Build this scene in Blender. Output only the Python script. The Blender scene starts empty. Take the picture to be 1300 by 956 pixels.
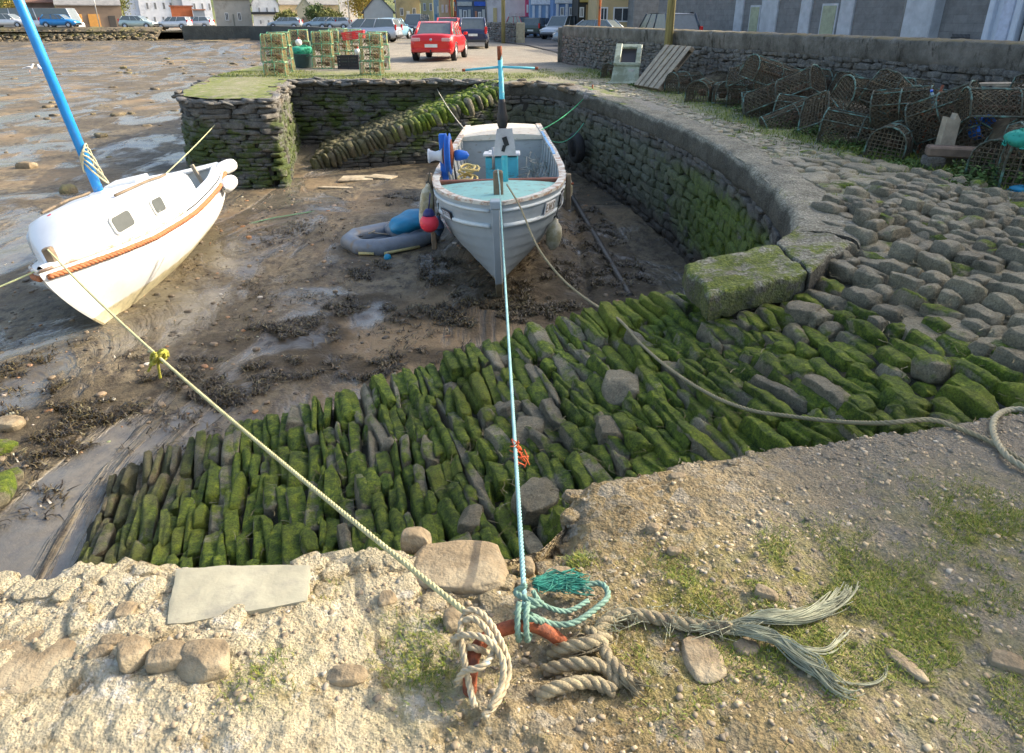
import bpy, bmesh, math, random
import numpy as np
from mathutils import Vector, Matrix, geometry
R = math.radians
pi = math.pi
RNG = np.random.default_rng(7)
random.seed(5)
scene = bpy.context.scene
COL = scene.collection

# ------------------------------------------------------------------ camera model (points of the place are read off the photo on known levels)
PIT, FOC, EYE = R(24.65), 900.0, 1.65
CP, SP = math.cos(PIT), math.sin(PIT)
def ray(px, py):
    u = (px-650)/FOC; v = (433-py)/FOC
    return u, CP+v*SP, -SP+v*CP
def P(px, py, z=0.0):
    x, y, d = ray(px, py); t = (z-EYE)/d
    return (x*t, y*t, z)
def PY(px, py, Y):
    x, y, d = ray(px, py); t = Y/y
    return (x*t, Y, EYE+d*t)

# ------------------------------------------------------------------ numpy noise
_T = np.random.default_rng(3).random(65536)
def _h(i, j, k):
    return _T[((i*73856093) ^ (j*19349663) ^ (k*83492791)) & 65535]
def vnoise(p):
    p = np.asarray(p, float); f = np.floor(p).astype(np.int64); t = p-f; t = t*t*(3-2*t)
    x, y, z = f[..., 0], f[..., 1], f[..., 2]; a, b, c = t[..., 0], t[..., 1], t[..., 2]
    def L(u, v, w): return u+(v-u)*w
    return L(L(L(_h(x, y, z), _h(x+1, y, z), a), L(_h(x, y+1, z), _h(x+1, y+1, z), a), b),
             L(L(_h(x, y, z+1), _h(x+1, y, z+1), a), L(_h(x, y+1, z+1), _h(x+1, y+1, z+1), a), b), c)
def fbm(p, octv=4, gain=.5, lac=2.03):
    p = np.asarray(p, float); s = 0; a = 1; n = 0
    for o in range(octv):
        s = s+a*(vnoise(p+o*17.3)-.5); n += a; a *= gain; p = p*lac
    return s/n*2
def fb2(x, y, sc, octv=4, seed=0.0, gain=.5):
    x = np.asarray(x, float); y = np.asarray(y, float)
    return fbm(np.stack([x*sc, y*sc, np.full_like(x, seed)], -1), octv, gain)
def smst(a, b, x):
    t = np.clip((x-a)/(b-a), 0, 1); return t*t*(3-2*t)

# ------------------------------------------------------------------ objects
def props(o, label=None, cat=None, group=None, kind=None):
    if label: o['label'] = label
    if cat: o['category'] = cat
    if group: o['group'] = group
    if kind: o['kind'] = kind
    return o
def empty(name, loc=(0, 0, 0), rz=0.0, label=None, cat=None, group=None, sc=1.0):
    o = bpy.data.objects.new(name, None); COL.objects.link(o)
    o.location = loc; o.rotation_euler = (0, 0, rz); o.scale = (sc, sc, sc); o.empty_display_size = .2
    return props(o, label, cat, group)
def link(name, me, m=None, parent=None, label=None, cat=None, group=None, kind=None):
    o = bpy.data.objects.new(name, me); COL.objects.link(o)
    if m is not None:
        for q in (m if isinstance(m, (list, tuple)) else [m]): me.materials.append(q)
    if parent is not None: o.parent = parent
    return props(o, label, cat, group, kind)
def mesh_np(name, V, F, smooth=True, attrs=None):
    V = np.asarray(V, np.float32); F = np.asarray(F, np.int32); me = bpy.data.meshes.new(name)
    k = F.shape[1]
    me.vertices.add(len(V)); me.vertices.foreach_set('co', V.ravel())
    me.loops.add(F.size); me.loops.foreach_set('vertex_index', F.ravel())
    me.polygons.add(len(F)); me.polygons.foreach_set('loop_start', np.arange(0, F.size, k, dtype=np.int32))
    me.polygons.foreach_set('loop_total', np.full(len(F), k, np.int32))
    me.polygons.foreach_set('use_smooth', np.full(len(F), smooth))
    me.update(calc_edges=True); me.validate()
    for n, a in (attrs or {}).items():
        at = me.attributes.new(n, 'FLOAT', 'POINT'); at.data.foreach_set('value', np.asarray(a, np.float32))
    return me

class MB:
    """collects shapes in local space; build() links ONE mesh object"""
    def __init__(s): s.v = []; s.f = []; s.sm = []; s.mi = []; s.M = None; s.cur = 0
    def _add(s, vs, fs, smooth=False):
        b = len(s.v)
        if s.M is not None: vs = [tuple(s.M @ Vector(q)) for q in vs]
        s.v += [tuple(map(float, q)) for q in vs]; s.f += [tuple(int(i)+b for i in q) for q in fs]
        s.sm += [smooth]*len(fs); s.mi += [s.cur]*len(fs); return s
    def box(s, c, d, rot=None, bev=0.0):
        x, y, z = d[0]/2, d[1]/2, d[2]/2
        if bev <= 0:
            vs = [(i*x, j*y, k*z) for i in (-1, 1) for j in (-1, 1) for k in (-1, 1)]
            fs = [(0, 1, 3, 2), (4, 6, 7, 5), (0, 4, 5, 1), (2, 3, 7, 6), (0, 2, 6, 4), (1, 5, 7, 3)]
        else:
            bev = min(bev, x*.9, y*.9, z*.9); vs = []; idx = {}
            for i in (-1, 1):
                for j in (-1, 1):
                    for k in (-1, 1):
                        for ax in range(3):
                            q = [i*(x-bev), j*(y-bev), k*(z-bev)]; q[ax] = (i, j, k)[ax]*(x, y, z)[ax]
                            idx[(i, j, k, ax)] = len(vs); vs.append(tuple(q))
            g = lambda *a: idx[a]; fs = []
            for sg in (-1, 1):
                a = [g(sg, -1, -1, 0), g(sg, 1, -1, 0), g(sg, 1, 1, 0), g(sg, -1, 1, 0)]; fs.append(a if sg > 0 else a[::-1])
                a = [g(-1, sg, -1, 1), g(1, sg, -1, 1), g(1, sg, 1, 1), g(-1, sg, 1, 1)]; fs.append(a[::-1] if sg > 0 else a)
                a = [g(-1, -1, sg, 2), g(1, -1, sg, 2), g(1, 1, sg, 2), g(-1, 1, sg, 2)]; fs.append(a if sg > 0 else a[::-1])
            for a in (-1, 1):
                for b in (-1, 1):
                    f = [g(a, b, -1, 0), g(a, b, 1, 0), g(a, b, 1, 1), g(a, b, -1, 1)]; fs.append(f if a*b < 0 else f[::-1])
                    f = [g(a, -1, b, 0), g(a, 1, b, 0), g(a, 1, b, 2), g(a, -1, b, 2)]; fs.append(f if a*b > 0 else f[::-1])
                    f = [g(-1, a, b, 1), g(1, a, b, 1), g(1, a, b, 2), g(-1, a, b, 2)]; fs.append(f if a*b < 0 else f[::-1])
                    for k in (-1, 1):
                        f = [g(a, b, k, 0), g(a, b, k, 1), g(a, b, k, 2)]; fs.append(f if a*b*k > 0 else f[::-1])
        if rot is not None: vs = [tuple(rot @ Vector(q)) for q in vs]
        return s._add([(q[0]+c[0], q[1]+c[1], q[2]+c[2]) for q in vs], fs)
    def tube(s, pts, r, n=8, caps=True, closed=False, smooth=True):
        pts = [Vector(p) for p in pts]; m = len(pts); rs = r if isinstance(r, (list, tuple)) else [r]*m
        up = None; vs = []
        for i, p in enumerate(pts):
            if closed: t = pts[(i+1) % m]-pts[i-1]
            else: t = pts[min(i+1, m-1)]-pts[max(i-1, 0)]
            if t.length < 1e-9: t = Vector((0, 0, 1))
            t.normalize()
            if up is None:
                up = Vector((0, 0, 1)) if abs(t.z) < .9 else Vector((1, 0, 0))
            up = up-t*up.dot(t)
            if up.length < 1e-6: up = t.orthogonal()
            up.normalize(); w = t.cross(up)
            for k in range(n):
                a = 2*pi*k/n; vs.append(tuple(p+(up*math.cos(a)+w*math.sin(a))*rs[i]))
        fs = []
        for i in range(m if closed else m-1):
            j = (i+1) % m
            for k in range(n):
                fs.append((i*n+k, i*n+(k+1) % n, j*n+(k+1) % n, j*n+k))
        if caps and not closed:
            fs.append(tuple(range(n))[::-1]); fs.append(tuple((m-1)*n+k for k in range(n)))
        return s._add(vs, fs, smooth)
    def lathe(s, prof, n=20, M=None, smooth=True):
        """prof: list of (r, z)"""
        vs = [(r*math.cos(2*pi*k/n), r*math.sin(2*pi*k/n), z) for r, z in prof for k in range(n)]
        fs = []
        for i in range(len(prof)-1):
            for k in range(n): fs.append((i*n+k, i*n+(k+1) % n, (i+1)*n+(k+1) % n, (i+1)*n+k))
        fs.append(tuple(range(n))[::-1]); fs.append(tuple((len(prof)-1)*n+k for k in range(n)))
        if M is not None: vs = [tuple(M @ Vector(q)) for q in vs]
        return s._add(vs, fs, smooth)
    def prism(s, poly, h, M=None):
        """poly (x,y) list ccw, extruded z 0..h"""
        n = len(poly); vs = [(x, y, 0) for x, y in poly]+[(x, y, h) for x, y in poly]
        fs = [tuple(range(n))[::-1], tuple(range(n, 2*n))]+[(i, (i+1) % n, n+(i+1) % n, n+i) for i in range(n)]
        if M is not None: vs = [tuple(M @ Vector(q)) for q in vs]
        return s._add(vs, fs)
    def grid(s, rows, smooth=True, closed=False):
        n = len(rows[0]); vs = [q for r in rows for q in r]; fs = []
        for i in range(len(rows)-1):
            for k in range(n if closed else n-1):
                fs.append((i*n+k, i*n+(k+1) % n, (i+1)*n+(k+1) % n, (i+1)*n+k))
        return s._add(vs, fs, smooth)
    def poly(s, pts, smooth=False): return s._add(pts, [tuple(range(len(pts)))], smooth)
    def npadd(s, V, F, smooth=True): return s._add([tuple(q) for q in V], [tuple(q) for q in F], smooth)
    def mesh(s, name):
        me = bpy.data.meshes.new(name); me.from_pydata(s.v, [], s.f)
        me.polygons.foreach_set('use_smooth', s.sm); me.polygons.foreach_set('material_index', s.mi); me.update(); return me
    def build(s, name, m=None, parent=None, **k): return link(name, s.mesh(name), m, parent, **k)

def copy_tree(o, parent=None):
    c = o.copy(); COL.objects.link(c)
    if parent is not None: c.parent = parent
    for ch in list(o.children): copy_tree(ch, c)
    return c

# ------------------------------------------------------------------ rock generator (vectorised)
_TC = {}
def cube_t(n):
    if n in _TC: return _TC[n]
    g = np.linspace(-1, 1, n); idx = {}; V = []; F = []
    def vid(p):
        k = tuple(np.round(p, 5))
        if k not in idx: idx[k] = len(V); V.append(p)
        return idx[k]
    for ax in range(3):
        for sg in (-1, 1):
            a, b = (ax+1) % 3, (ax+2) % 3
            for i in range(n-1):
                for j in range(n-1):
                    q = []
                    for di, dj in ((0, 0), (1, 0), (1, 1), (0, 1)):
                        p = [0, 0, 0]; p[ax] = sg; p[a] = g[i+di]; p[b] = g[j+dj]; q.append(vid(tuple(p)))
                    F.append(q if sg > 0 else q[::-1])
    _TC[n] = (np.array(V), np.array(F)); return _TC[n]
def rocks(C, H, RM, n=5, rnd=.35, cuts=3, amp=.06, rng=RNG, fine=0.0):
    """C (N,3) centres, H (N,3) half sizes, RM (N,3,3) rotations (columns = local axes)"""
    T, F = cube_t(n); N = len(C); C = np.asarray(C, float); H = np.asarray(H, float)
    rnd = np.broadcast_to(np.asarray(rnd, float), (N,))
    S = T/np.linalg.norm(T, axis=1, keepdims=True)*1.12
    p = T[None]*(1-rnd[:, None, None])+S[None]*rnd[:, None, None]
    for _ in range(cuts):
        nv = rng.normal(size=(N, 3)); nv /= np.linalg.norm(nv, axis=1, keepdims=True)
        d = rng.uniform(.62, 1.1, N)*np.abs(nv).sum(1)**.5
        e = np.einsum('nvk,nk->nv', p, nv)-d[:, None]
        p = p-np.maximum(e, 0)[..., None]*nv[:, None, :]*.9
    for f in (2.3, 5.1):
        k = rng.normal(size=(N, 3, 3))*f*.6; ph = rng.uniform(0, 6.3, (N, 1, 3))
        p = p+amp*(2.3/f)*np.sin(np.einsum('nvk,nkj->nvj', p, k)+ph)
    q = p*H[:, None, :]
    W = np.einsum('nvk,njk->nvj', q, RM)+C[:, None, :]
    if fine > 0:
        W = W+fine*(fbm(W*18.0, 3)[..., None])*np.array([.4, .4, 1.0])
    V = W.reshape(-1, 3); FF = (F[None]+np.arange(N)[:, None, None]*len(T)).reshape(-1, 4)
    return V, FF
def frames(t, nrm, up):
    """columns t, nrm, up"""
    return np.stack([t, nrm, up], -1)
def rotz(a):
    a = np.asarray(a, float); c, s_, z, o = np.cos(a), np.sin(a), np.zeros_like(a), np.ones_like(a)
    return np.stack([np.stack([c, -s_, z], -1), np.stack([s_, c, z], -1), np.stack([z, z, o], -1)], -2)
def rotx(a):
    a = np.asarray(a, float); c, s_, z, o = np.cos(a), np.sin(a), np.zeros_like(a), np.ones_like(a)
    return np.stack([np.stack([o, z, z], -1), np.stack([z, c, -s_], -1), np.stack([z, s_, c], -1)], -2)
def roty(a):
    a = np.asarray(a, float); c, s_, z, o = np.cos(a), np.sin(a), np.zeros_like(a), np.ones_like(a)
    return np.stack([np.stack([c, z, s_], -1), np.stack([z, o, z], -1), np.stack([-s_, z, c], -1)], -2)

# ------------------------------------------------------------------ curves, ropes
def spline(pts, per=12):
    pts = [Vector(p) for p in pts]; out = []
    q = [pts[0]*2-pts[1]]+pts+[pts[-1]*2-pts[-2]]
    for i in range(1, len(q)-2):
        p0, p1, p2, p3 = q[i-1:i+3]
        for k in range(per):
            t = k/per
            out.append(.5*((2*p1)+(p2-p0)*t+(2*p0-5*p1+4*p2-p3)*t*t+(3*p1-p0-3*p2+p3)*t**3))
    out.append(pts[-1]); return out
def resample(pts, step):
    out = [pts[0].copy()]; acc = 0.0
    for a, b in zip(pts, pts[1:]):
        L = (b-a).length
        if L < 1e-9: continue
        d = step-acc
        while d <= L: out.append(a.lerp(b, d/L)); d += step
        acc = (acc+L) % step
    if len(out) < 2: out.append(pts[-1].copy())
    return out
def sag(a, b, d, n=24):
    a = Vector(a); b = Vector(b)
    return [a.lerp(b, i/n)-Vector((0, 0, d*4*(i/n)*(1-i/n))) for i in range(n+1)]
def rope_mb(mb, pts, r, strands=3, pitch=None, step=None, n=6):
    pitch = pitch or r*7; step = step or pitch/8
    pts = resample([Vector(p) for p in pts], step)
    up = None; fr = []
    for i, p in enumerate(pts):
        t = (pts[min(i+1, len(pts)-1)]-pts[max(i-1, 0)]).normalized()
        if up is None: up = t.orthogonal()
        up = (up-t*up.dot(t)).normalized(); fr.append((p, up.copy(), t.cross(up)))
    for s in range(strands):
        path = [p+(u*math.cos(2*pi*(s/strands+i*step/pitch))+w*math.sin(2*pi*(s/strands+i*step/pitch)))*r*.48 for i, (p, u, w) in enumerate(fr)]
        mb.tube(path, r*.56, n)
    return mb

# ------------------------------------------------------------------ node materials
class NT:
    def __init__(s, name):
        s.m = bpy.data.materials.new(name); s.m.use_nodes = True; s.t = s.m.node_tree; s.N = s.t.nodes
        s.b = s.N['Principled BSDF']; s.out = s.N['Material Output']; s._tc = None
    def node(s, typ, **k):
        n = s.N.new(typ)
        for a, v in k.items(): setattr(n, a, v)
        return n
    def put(s, sock, v):
        if isinstance(v, bpy.types.NodeSocket): s.t.links.new(v, sock)
        elif isinstance(v, (tuple, list)) and len(v) == 3 and sock.type == 'RGBA': sock.default_value = (*v, 1)
        else: sock.default_value = v
    @property
    def obj(s):
        if s._tc is None: s._tc = s.node('ShaderNodeTexCoord')
        return s._tc.outputs['Object']
    def mapped(s, scale, loc=(0, 0, 0), co=None):
        m = s.node('ShaderNodeMapping'); s.put(m.inputs['Vector'], co or s.obj)
        m.inputs['Scale'].default_value = scale; m.inputs['Location'].default_value = loc; return m.outputs[0]
    def noise(s, scale, detail=4, rough=.55, co=None, dist=0.0):
        n = s.node('ShaderNodeTexNoise'); s.put(n.inputs['Vector'], co or s.obj)
        n.inputs['Scale'].default_value = scale; n.inputs['Detail'].default_value = detail
        n.inputs['Roughness'].default_value = rough; n.inputs['Distortion'].default_value = dist; return n.outputs['Fac']
    def voro(s, scale, feature='F1', out='Distance', co=None, rnd=1.0):
        n = s.node('ShaderNodeTexVoronoi', feature=feature); s.put(n.inputs['Vector'], co or s.obj)
        n.inputs['Scale'].default_value = scale; n.inputs['Randomness'].default_value = rnd; return n.outputs[out]
    def ramp(s, fac, stops, interp='LINEAR'):
        n = s.node('ShaderNodeValToRGB'); s.put(n.inputs[0], fac); cr = n.color_ramp; cr.interpolation = interp
        while len(cr.elements) > 1: cr.elements.remove(cr.elements[-1])
        for i, (p, c) in enumerate(stops):
            e = cr.elements[0] if i == 0 else cr.elements.new(p)
            e.position = p; e.color = (*c, 1) if isinstance(c, (tuple, list)) else (c, c, c, 1)
        return n.outputs[0]
    def mix(s, fac, a, b, mode='MIX'):
        n = s.node('ShaderNodeMix', data_type='RGBA', blend_type=mode)
        s.put(n.inputs[0], fac); s.put(n.inputs[6], a); s.put(n.inputs[7], b); return n.outputs[2]
    def math(s, op, a, b=0.0, clamp=False):
        n = s.node('ShaderNodeMath', operation=op, use_clamp=clamp); s.put(n.inputs[0], a); s.put(n.inputs[1], b); return n.outputs[0]
    def step(s, v, lo, hi):
        n = s.node('ShaderNodeMapRange', interpolation_type='SMOOTHSTEP'); s.put(n.inputs[0], v)
        n.inputs[1].default_value = lo; n.inputs[2].default_value = hi; return n.outputs[0]
    def attr(s, name):
        n = s.node('ShaderNodeAttribute', attribute_name=name); return n.outputs['Fac']
    def sep(s, v):
        n = s.node('ShaderNodeSeparateXYZ'); s.put(n.inputs[0], v); return n.outputs
    def geo(s): 
        n = s.node('ShaderNodeNewGeometry'); return n.outputs
    def bump(s, h, strength=.5, dist=.01, nrm=None):
        n = s.node('ShaderNodeBump'); s.put(n.inputs['Height'], h); n.inputs['Strength'].default_value = strength
        n.inputs['Distance'].default_value = dist
        if nrm is not None: s.put(n.inputs['Normal'], nrm)
        return n.outputs[0]
    def fin(s, color=None, rough=None, metal=None, normal=None, spec=None, alpha=None, coat=None, trans=None):
        for k, v in (('Base Color', color), ('Roughness', rough), ('Metallic', metal), ('Normal', normal),
                     ('Specular IOR Level', spec), ('Alpha', alpha), ('Coat Weight', coat), ('Transmission Weight', trans)):
            if v is not None: s.put(s.b.inputs[k], v)
        return s.m
def speck(n, c, sc=70.0, lo=.45, hi=1.35, big=None):
    """grain: the stone's own light and dark mineral / moss flecks"""
    v = n.ramp(n.noise(sc, 6, .8), [(.32, (lo, lo, lo)), (.5, (.95, .95, .95)), (.68, (hi, hi, hi))]); c = n.mix(1.0, c, v, 'MULTIPLY')
    if big: w = n.ramp(n.noise(big, 5, .65), [(.3, (.6, .6, .58)), (.7, (1.25, 1.25, 1.2))]); c = n.mix(1.0, c, w, 'MULTIPLY')
    return c
def simple(name, col, rough=.6, metal=0.0, var=.18, sc=6.0, bump=.2, bsc=40.0, bd=.003, dirt=None, dirt_amt=.35, spec=.5, dsc=3.0):
    n = NT(name); a = n.noise(sc, 5, .6)
    c = n.ramp(a, [(.3, tuple(x*(1-var) for x in col)), (.7, tuple(min(1, x*(1+var)) for x in col))])
    if dirt is not None:
        m = n.step(n.noise(dsc, 7, .68, co=n.mapped((1, 1, 1), (3, 7, 1))), .62-dirt_amt*.35, .78-dirt_amt*.3)
        c = n.mix(m, c, dirt)
    nb = n.bump(n.noise(bsc, 4, .6), bump, bd)
    return n.fin(c, n.ramp(a, [(.2, rough*.85), (.8, min(1, rough*1.15))]), metal, nb, spec)
# ------------------------------------------------------------------ materials of the setting
def mat_mud():
    n = NT('wet_mud'); co = n.obj
    wet = n.step(n.noise(.55, 6, .62, co=n.mapped((1, .55, 1), (2.3, 4.1, 0)), dist=1.2), .48, .58)
    big = n.noise(.9, 5, .6, co=n.mapped((1, .6, 1), (9, 2, 0)))
    c = n.ramp(big, [(.3, (.085, .068, .042)), (.5, (.155, .125, .075)), (.7, (.26, .205, .12))])
    c = n.mix(n.step(n.noise(7, 9, .78, co=n.mapped((1, .6, 1))), .42, .62), c, (.055, .043, .03)); c = n.mix(n.math('MULTIPLY', n.step(n.noise(30, 6, .8), .56, .66), .6), c, (.34, .27, .17))
    sand = n.step(n.noise(.35, 3, .5, co=n.mapped((1, 1, 1), (5, 1, 3))), .5, .68)
    c = n.mix(n.math('MULTIPLY', sand, .5), c, (.36, .245, .125))
    c = n.mix(n.math('MULTIPLY', wet, .6), c, (.13, .12, .10))
    c = n.mix(n.math('MULTIPLY', n.attr('weed'), .85), c, (.05, .038, .022))
    grit = n.noise(60, 5, .7)
    h = n.math('ADD', n.math('MULTIPLY', n.noise(9, 7, .68), 1.0), n.math('MULTIPLY', grit, .18))
    dry = n.math('SUBTRACT', 1.0, n.math('MULTIPLY', wet, .72)); b1 = n.bump(n.math('MULTIPLY', n.noise(3.5, 6, .65, dist=.4), dry), .75, .06)
    nb = n.bump(n.math('MULTIPLY', h, dry), .8, .03, b1)
    r = n.math('SUBTRACT', n.math('ADD', .5, n.math('MULTIPLY', n.noise(5, 5, .6), .25)), n.math('MULTIPLY', wet, .48), True)
    r = n.math('ADD', r, n.math('MULTIPLY', n.attr('weed'), .2), True)
    return n.fin(c, r, 0, nb, n.math('ADD', .3, n.math('MULTIPLY', wet, .6)))
def mat_land():
    n = NT('quay_gravel')
    a = n.noise(1.2, 5, .6)
    c = n.ramp(a, [(.3, (.19, .165, .12)), (.55, (.30, .26, .19)), (.75, (.38, .335, .25))])
    p = n.voro(38, out='Color'); pv = n.sep(p)[0]
    c = n.mix(.45, c, n.ramp(pv, [(0, (.10, .095, .085)), (.5, (.26, .23, .18)), (1, (.45, .42, .36))]))
    c = n.mix(n.attr('grey'), c, n.mix(.55, n.ramp(pv, [(0, (.10, .10, .095)), (.6, (.24, .24, .22)), (1, (.42, .41, .38))]), (.21, .21, .18)))
    g = n.math('MULTIPLY', n.attr('grass'), n.step(n.noise(4, 6, .7), .34, .52))
    c = n.mix(n.math('MULTIPLY', g, .9), c, n.ramp(n.noise(9, 5, .7), [(.3, (.05, .085, .012)), (.55, (.15, .19, .025)), (.8, (.27, .25, .06))]))
    c = n.mix(n.attr('slip'), c, (.035, .036, .02))
    h = n.math('ADD', n.voro(38), n.noise(120, 3, .6))
    nb = n.bump(h, .7, .012, n.bump(n.noise(6, 5, .6), .6, .03))
    return n.fin(c, .85, 0, nb, .3)
def mat_quay():
    n = NT('conglomerate_concrete')
    a = n.noise(1.6, 6, .65); vc = n.sep(n.voro(55, out='Color')); vb = n.sep(n.voro(19, out='Color', co=n.mapped((1, 1, 1), (3, 1, 0))))
    base = n.ramp(a, [(.28, (.27, .19, .095)), (.5, (.45, .34, .175)), (.72, (.58, .46, .27))])
    peb = n.ramp(vc[0], [(0, (.12, .09, .055)), (.35, (.34, .25, .13)), (.7, (.48, .385, .23)), (1, (.62, .55, .42))])
    c = n.mix(n.math('MULTIPLY', n.step(n.noise(26, 4, .6), .42, .6), .75), base, peb)
    big = n.ramp(vb[1], [(0, (.2, .18, .14)), (.6, (.38, .33, .24)), (1, (.5, .46, .38))])
    c = n.mix(n.math('MULTIPLY', n.step(vb[0], .72, .8), .6), c, big)
    # lime-rich pale mortar toward the broken left part, dark crusts, yellow lichen
    sx = n.sep(n.obj)
    left = n.step(sx[0], .25, -.5)
    lim = n.math('MULTIPLY', n.step(n.noise(7, 7, .7, co=n.mapped((1, 1, 1), (1, 8, 2))), .34, .52), left)
    c = n.mix(n.math('MULTIPLY', lim, .9), c, (.78, .68, .46))
    wh = n.math('MULTIPLY', n.step(n.noise(5, 7, .75, co=n.mapped((1, 1, 1), (7, 3, 2))), .53, .62), left)
    c = n.mix(wh, c, (.86, .80, .66))
    right = n.step(sx[0], .5, 1.5)
    c = n.mix(n.math('MULTIPLY', right, .72), c, (.34, .325, .28))  # grey puts the building's shade on the right into the colour
    dk = n.step(n.noise(3.1, 6, .7, co=n.mapped((1, 1, 1), (4, 4, 4))), .6, .72)
    c = n.mix(n.math('MULTIPLY', dk, .5), c, (.17, .13, .075))
    c = n.mix(n.math('MULTIPLY', n.step(n.noise(9, 6, .75, co=n.mapped((1, 1, 1), (1, 5, 9))), .6, .7), .4), c, (.40, .36, .08))
    ms = n.math('MULTIPLY', n.attr('grass'), n.step(n.noise(11, 7, .75), .38, .6))
    c = n.mix(n.math('MULTIPLY', ms, .8), c, n.ramp(n.noise(23, 4, .7), [(.3, (.14, .16, .03)), (.55, (.36, .34, .07)), (.8, (.54, .50, .14))]))
    h = n.math('ADD', n.math('MULTIPLY', n.voro(70), 1.8), n.math('ADD', n.voro(150), n.math('MULTIPLY', n.noise(300, 3, .6), .6)))
    nb = n.bump(h, 1.0, .011, n.bump(n.noise(24, 8, .8), 1.0, .035))
    return n.fin(c, .88, 0, nb, .25)
def mat_slipstone(moss_lo=3.1, moss_hi=1.7, base_g=1.0, name='mossy_slip_stone'):
    n = NT(name); g = n.geo(); ri = g['Random Per Island']; sx = n.sep(n.obj); nz = n.sep(g['Normal'])[2]
    a = n.noise(9, 6, .65)
    c = n.ramp(ri, [(0, (.11*base_g, .11*base_g, .085*base_g)), (.3, (.22*base_g, .215*base_g, .165*base_g)), (.6, (.31*base_g, .295*base_g, .225*base_g)), (.85, (.38*base_g, .35*base_g, .26*base_g)), (1, (.2*base_g, .155*base_g, .10*base_g))])
    c = n.mix(.55, c, n.ramp(a, [(.25, (.11, .11, .08)), (.5, (.34, .32, .24)), (.8, (.58, .54, .42))]))
    c = n.mix(n.math('MULTIPLY', n.step(n.noise(38, 5, .75), .56, .68), .5), c, (.4, .39, .35))
    zone = n.step(n.math('ADD', sx[0], n.math('MULTIPLY', n.math('SUBTRACT', sx[1], 4.2), .75)), moss_lo, moss_hi)
    mv = n.math('ADD', n.math('ADD', n.math('MULTIPLY', zone, .62), n.math('MULTIPLY', nz, .22)), n.math('MULTIPLY', n.math('SUBTRACT', n.noise(3.2, 6, .65), .5), 1.3))
    mv = n.math('ADD', mv, n.math('MULTIPLY', n.math('SUBTRACT', ri, .5), .72))
    mask = n.step(mv, .43, .60)
    mo = n.ramp(n.noise(17, 6, .75), [(.25, (.02, .04, .006)), (.42, (.07, .12, .012)), (.56, (.17, .24, .018)), (.72, (.36, .40, .04))])
    mo2 = n.mix(n.math('MULTIPLY', n.step(n.noise(1.6, 4, .6, co=n.mapped((1, 1, 1), (2, 2, 8))), .48, .66), .55), mo, (.24, .27, .022))
    c = n.mix(mask, c, mo2)
    silt = n.math('MULTIPLY', n.step(n.math('ADD', sx[0], n.math('MULTIPLY', n.noise(2.2, 5, .6), 2.2)), -.9, -2.2), .85)
    c = n.mix(silt, c, n.ramp(n.noise(8, 5, .6), [(.3, (.10, .085, .045)), (.7, (.20, .17, .11))]))
    c = n.mix(n.math('SUBTRACT', 1.0, mask), c, (1.07, 1.0, .89), 'MULTIPLY'); c = speck(n, c, 75, .35, 1.5, 1.3)
    c = n.mix(n.math('MULTIPLY', n.step(n.noise(6, 8, .8, co=n.mapped((1, 1, 1), (9, 9, 1))), .60, .68), .75), c, (.045, .038, .02))
    hm = n.bump(n.noise(70, 6, .85), 1.0, .02, n.bump(n.noise(16, 7, .75, co=n.mapped((1, .45, 1))), 1.0, .045))
    return n.fin(c, n.math('ADD', .42, n.math('MULTIPLY', mask, .4)), 0, hm, .4)
def mat_wallstone(name, dark=1.0, mb_=1.0, band=(-1.5, -.55), gx=None, amt=.6, brown=.3, mseed=0.0, rocky=.6):
    n = NT(name); g = n.geo(); ri = g['Random Per Island']; sx = n.sep(n.obj)
    d = dark
    c = n.ramp(ri, [(0, (.05*d, .048*d, .045*d)), (.35, (.10*d, .098*d, .092*d)), (.7, (.15*d, .145*d, .13*d)), (.92, (.20*d, .18*d, .15*d)), (1, (.3*d, .29*d, .26*d))])
    c = n.mix(rocky, c, n.ramp(n.noise(13, 7, .7), [(.25, (.03*d, .03*d, .028*d)), (.5, (.12*d, .115*d, .10*d)), (.8, (.30*d, .28*d, .25*d))]))
    c = n.mix(n.math('MULTIPLY', n.step(n.noise(1.1, 5, .6, co=n.mapped((1, 1, 1), (1, 3, 7))), .5, .65), brown), c, (.20, .15, .085))
    z = n.math('ADD', sx[2], n.math('MULTIPLY', n.math('SUBTRACT', n.noise(2.0, 4, .6), .5), .6))
    b = n.math('MULTIPLY', n.step(z, band[1]+.15, band[1]-.15), n.step(z, band[0]-.2, band[0]+.15))
    mv = n.math('MULTIPLY', b, n.step(n.noise(1.7, 7, .72, co=n.mapped((1, 1, 1.6), (mseed, 2, 1))), .62-amt*.3, .75-amt*.3))
    if gx is not None: mv = n.math('MULTIPLY', mv, n.math('ADD', .25, n.math('MULTIPLY', n.step(sx[1], gx[1], gx[0]), .9), True))
    mo = n.ramp(n.noise(19, 6, .75), [(.25, (.02*mb_, .038*mb_, .006*mb_)), (.48, (.075*mb_, .12*mb_, .012*mb_)), (.7, (.19*mb_, .23*mb_, .022*mb_))])
    c = n.mix(n.math('MULTIPLY', mv, .92), c, mo)
    low = n.step(z, band[0]+.1, band[0]-.25)
    c = n.mix(n.math('MULTIPLY', low, .75), c, (.055, .044, .028))
    c = speck(n, c, 60, .4, 1.45)
    nb = n.bump(n.noise(45, 6, .8), .9, .015, n.bump(n.noise(9, 7, .75, co=n.mapped((1, 1, 3.5))), 1.0, .05))
    return n.fin(c, n.math('ADD', .5, n.math('MULTIPLY', n.noise(7, 3, .5), .35)), 0, nb, .35)
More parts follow.
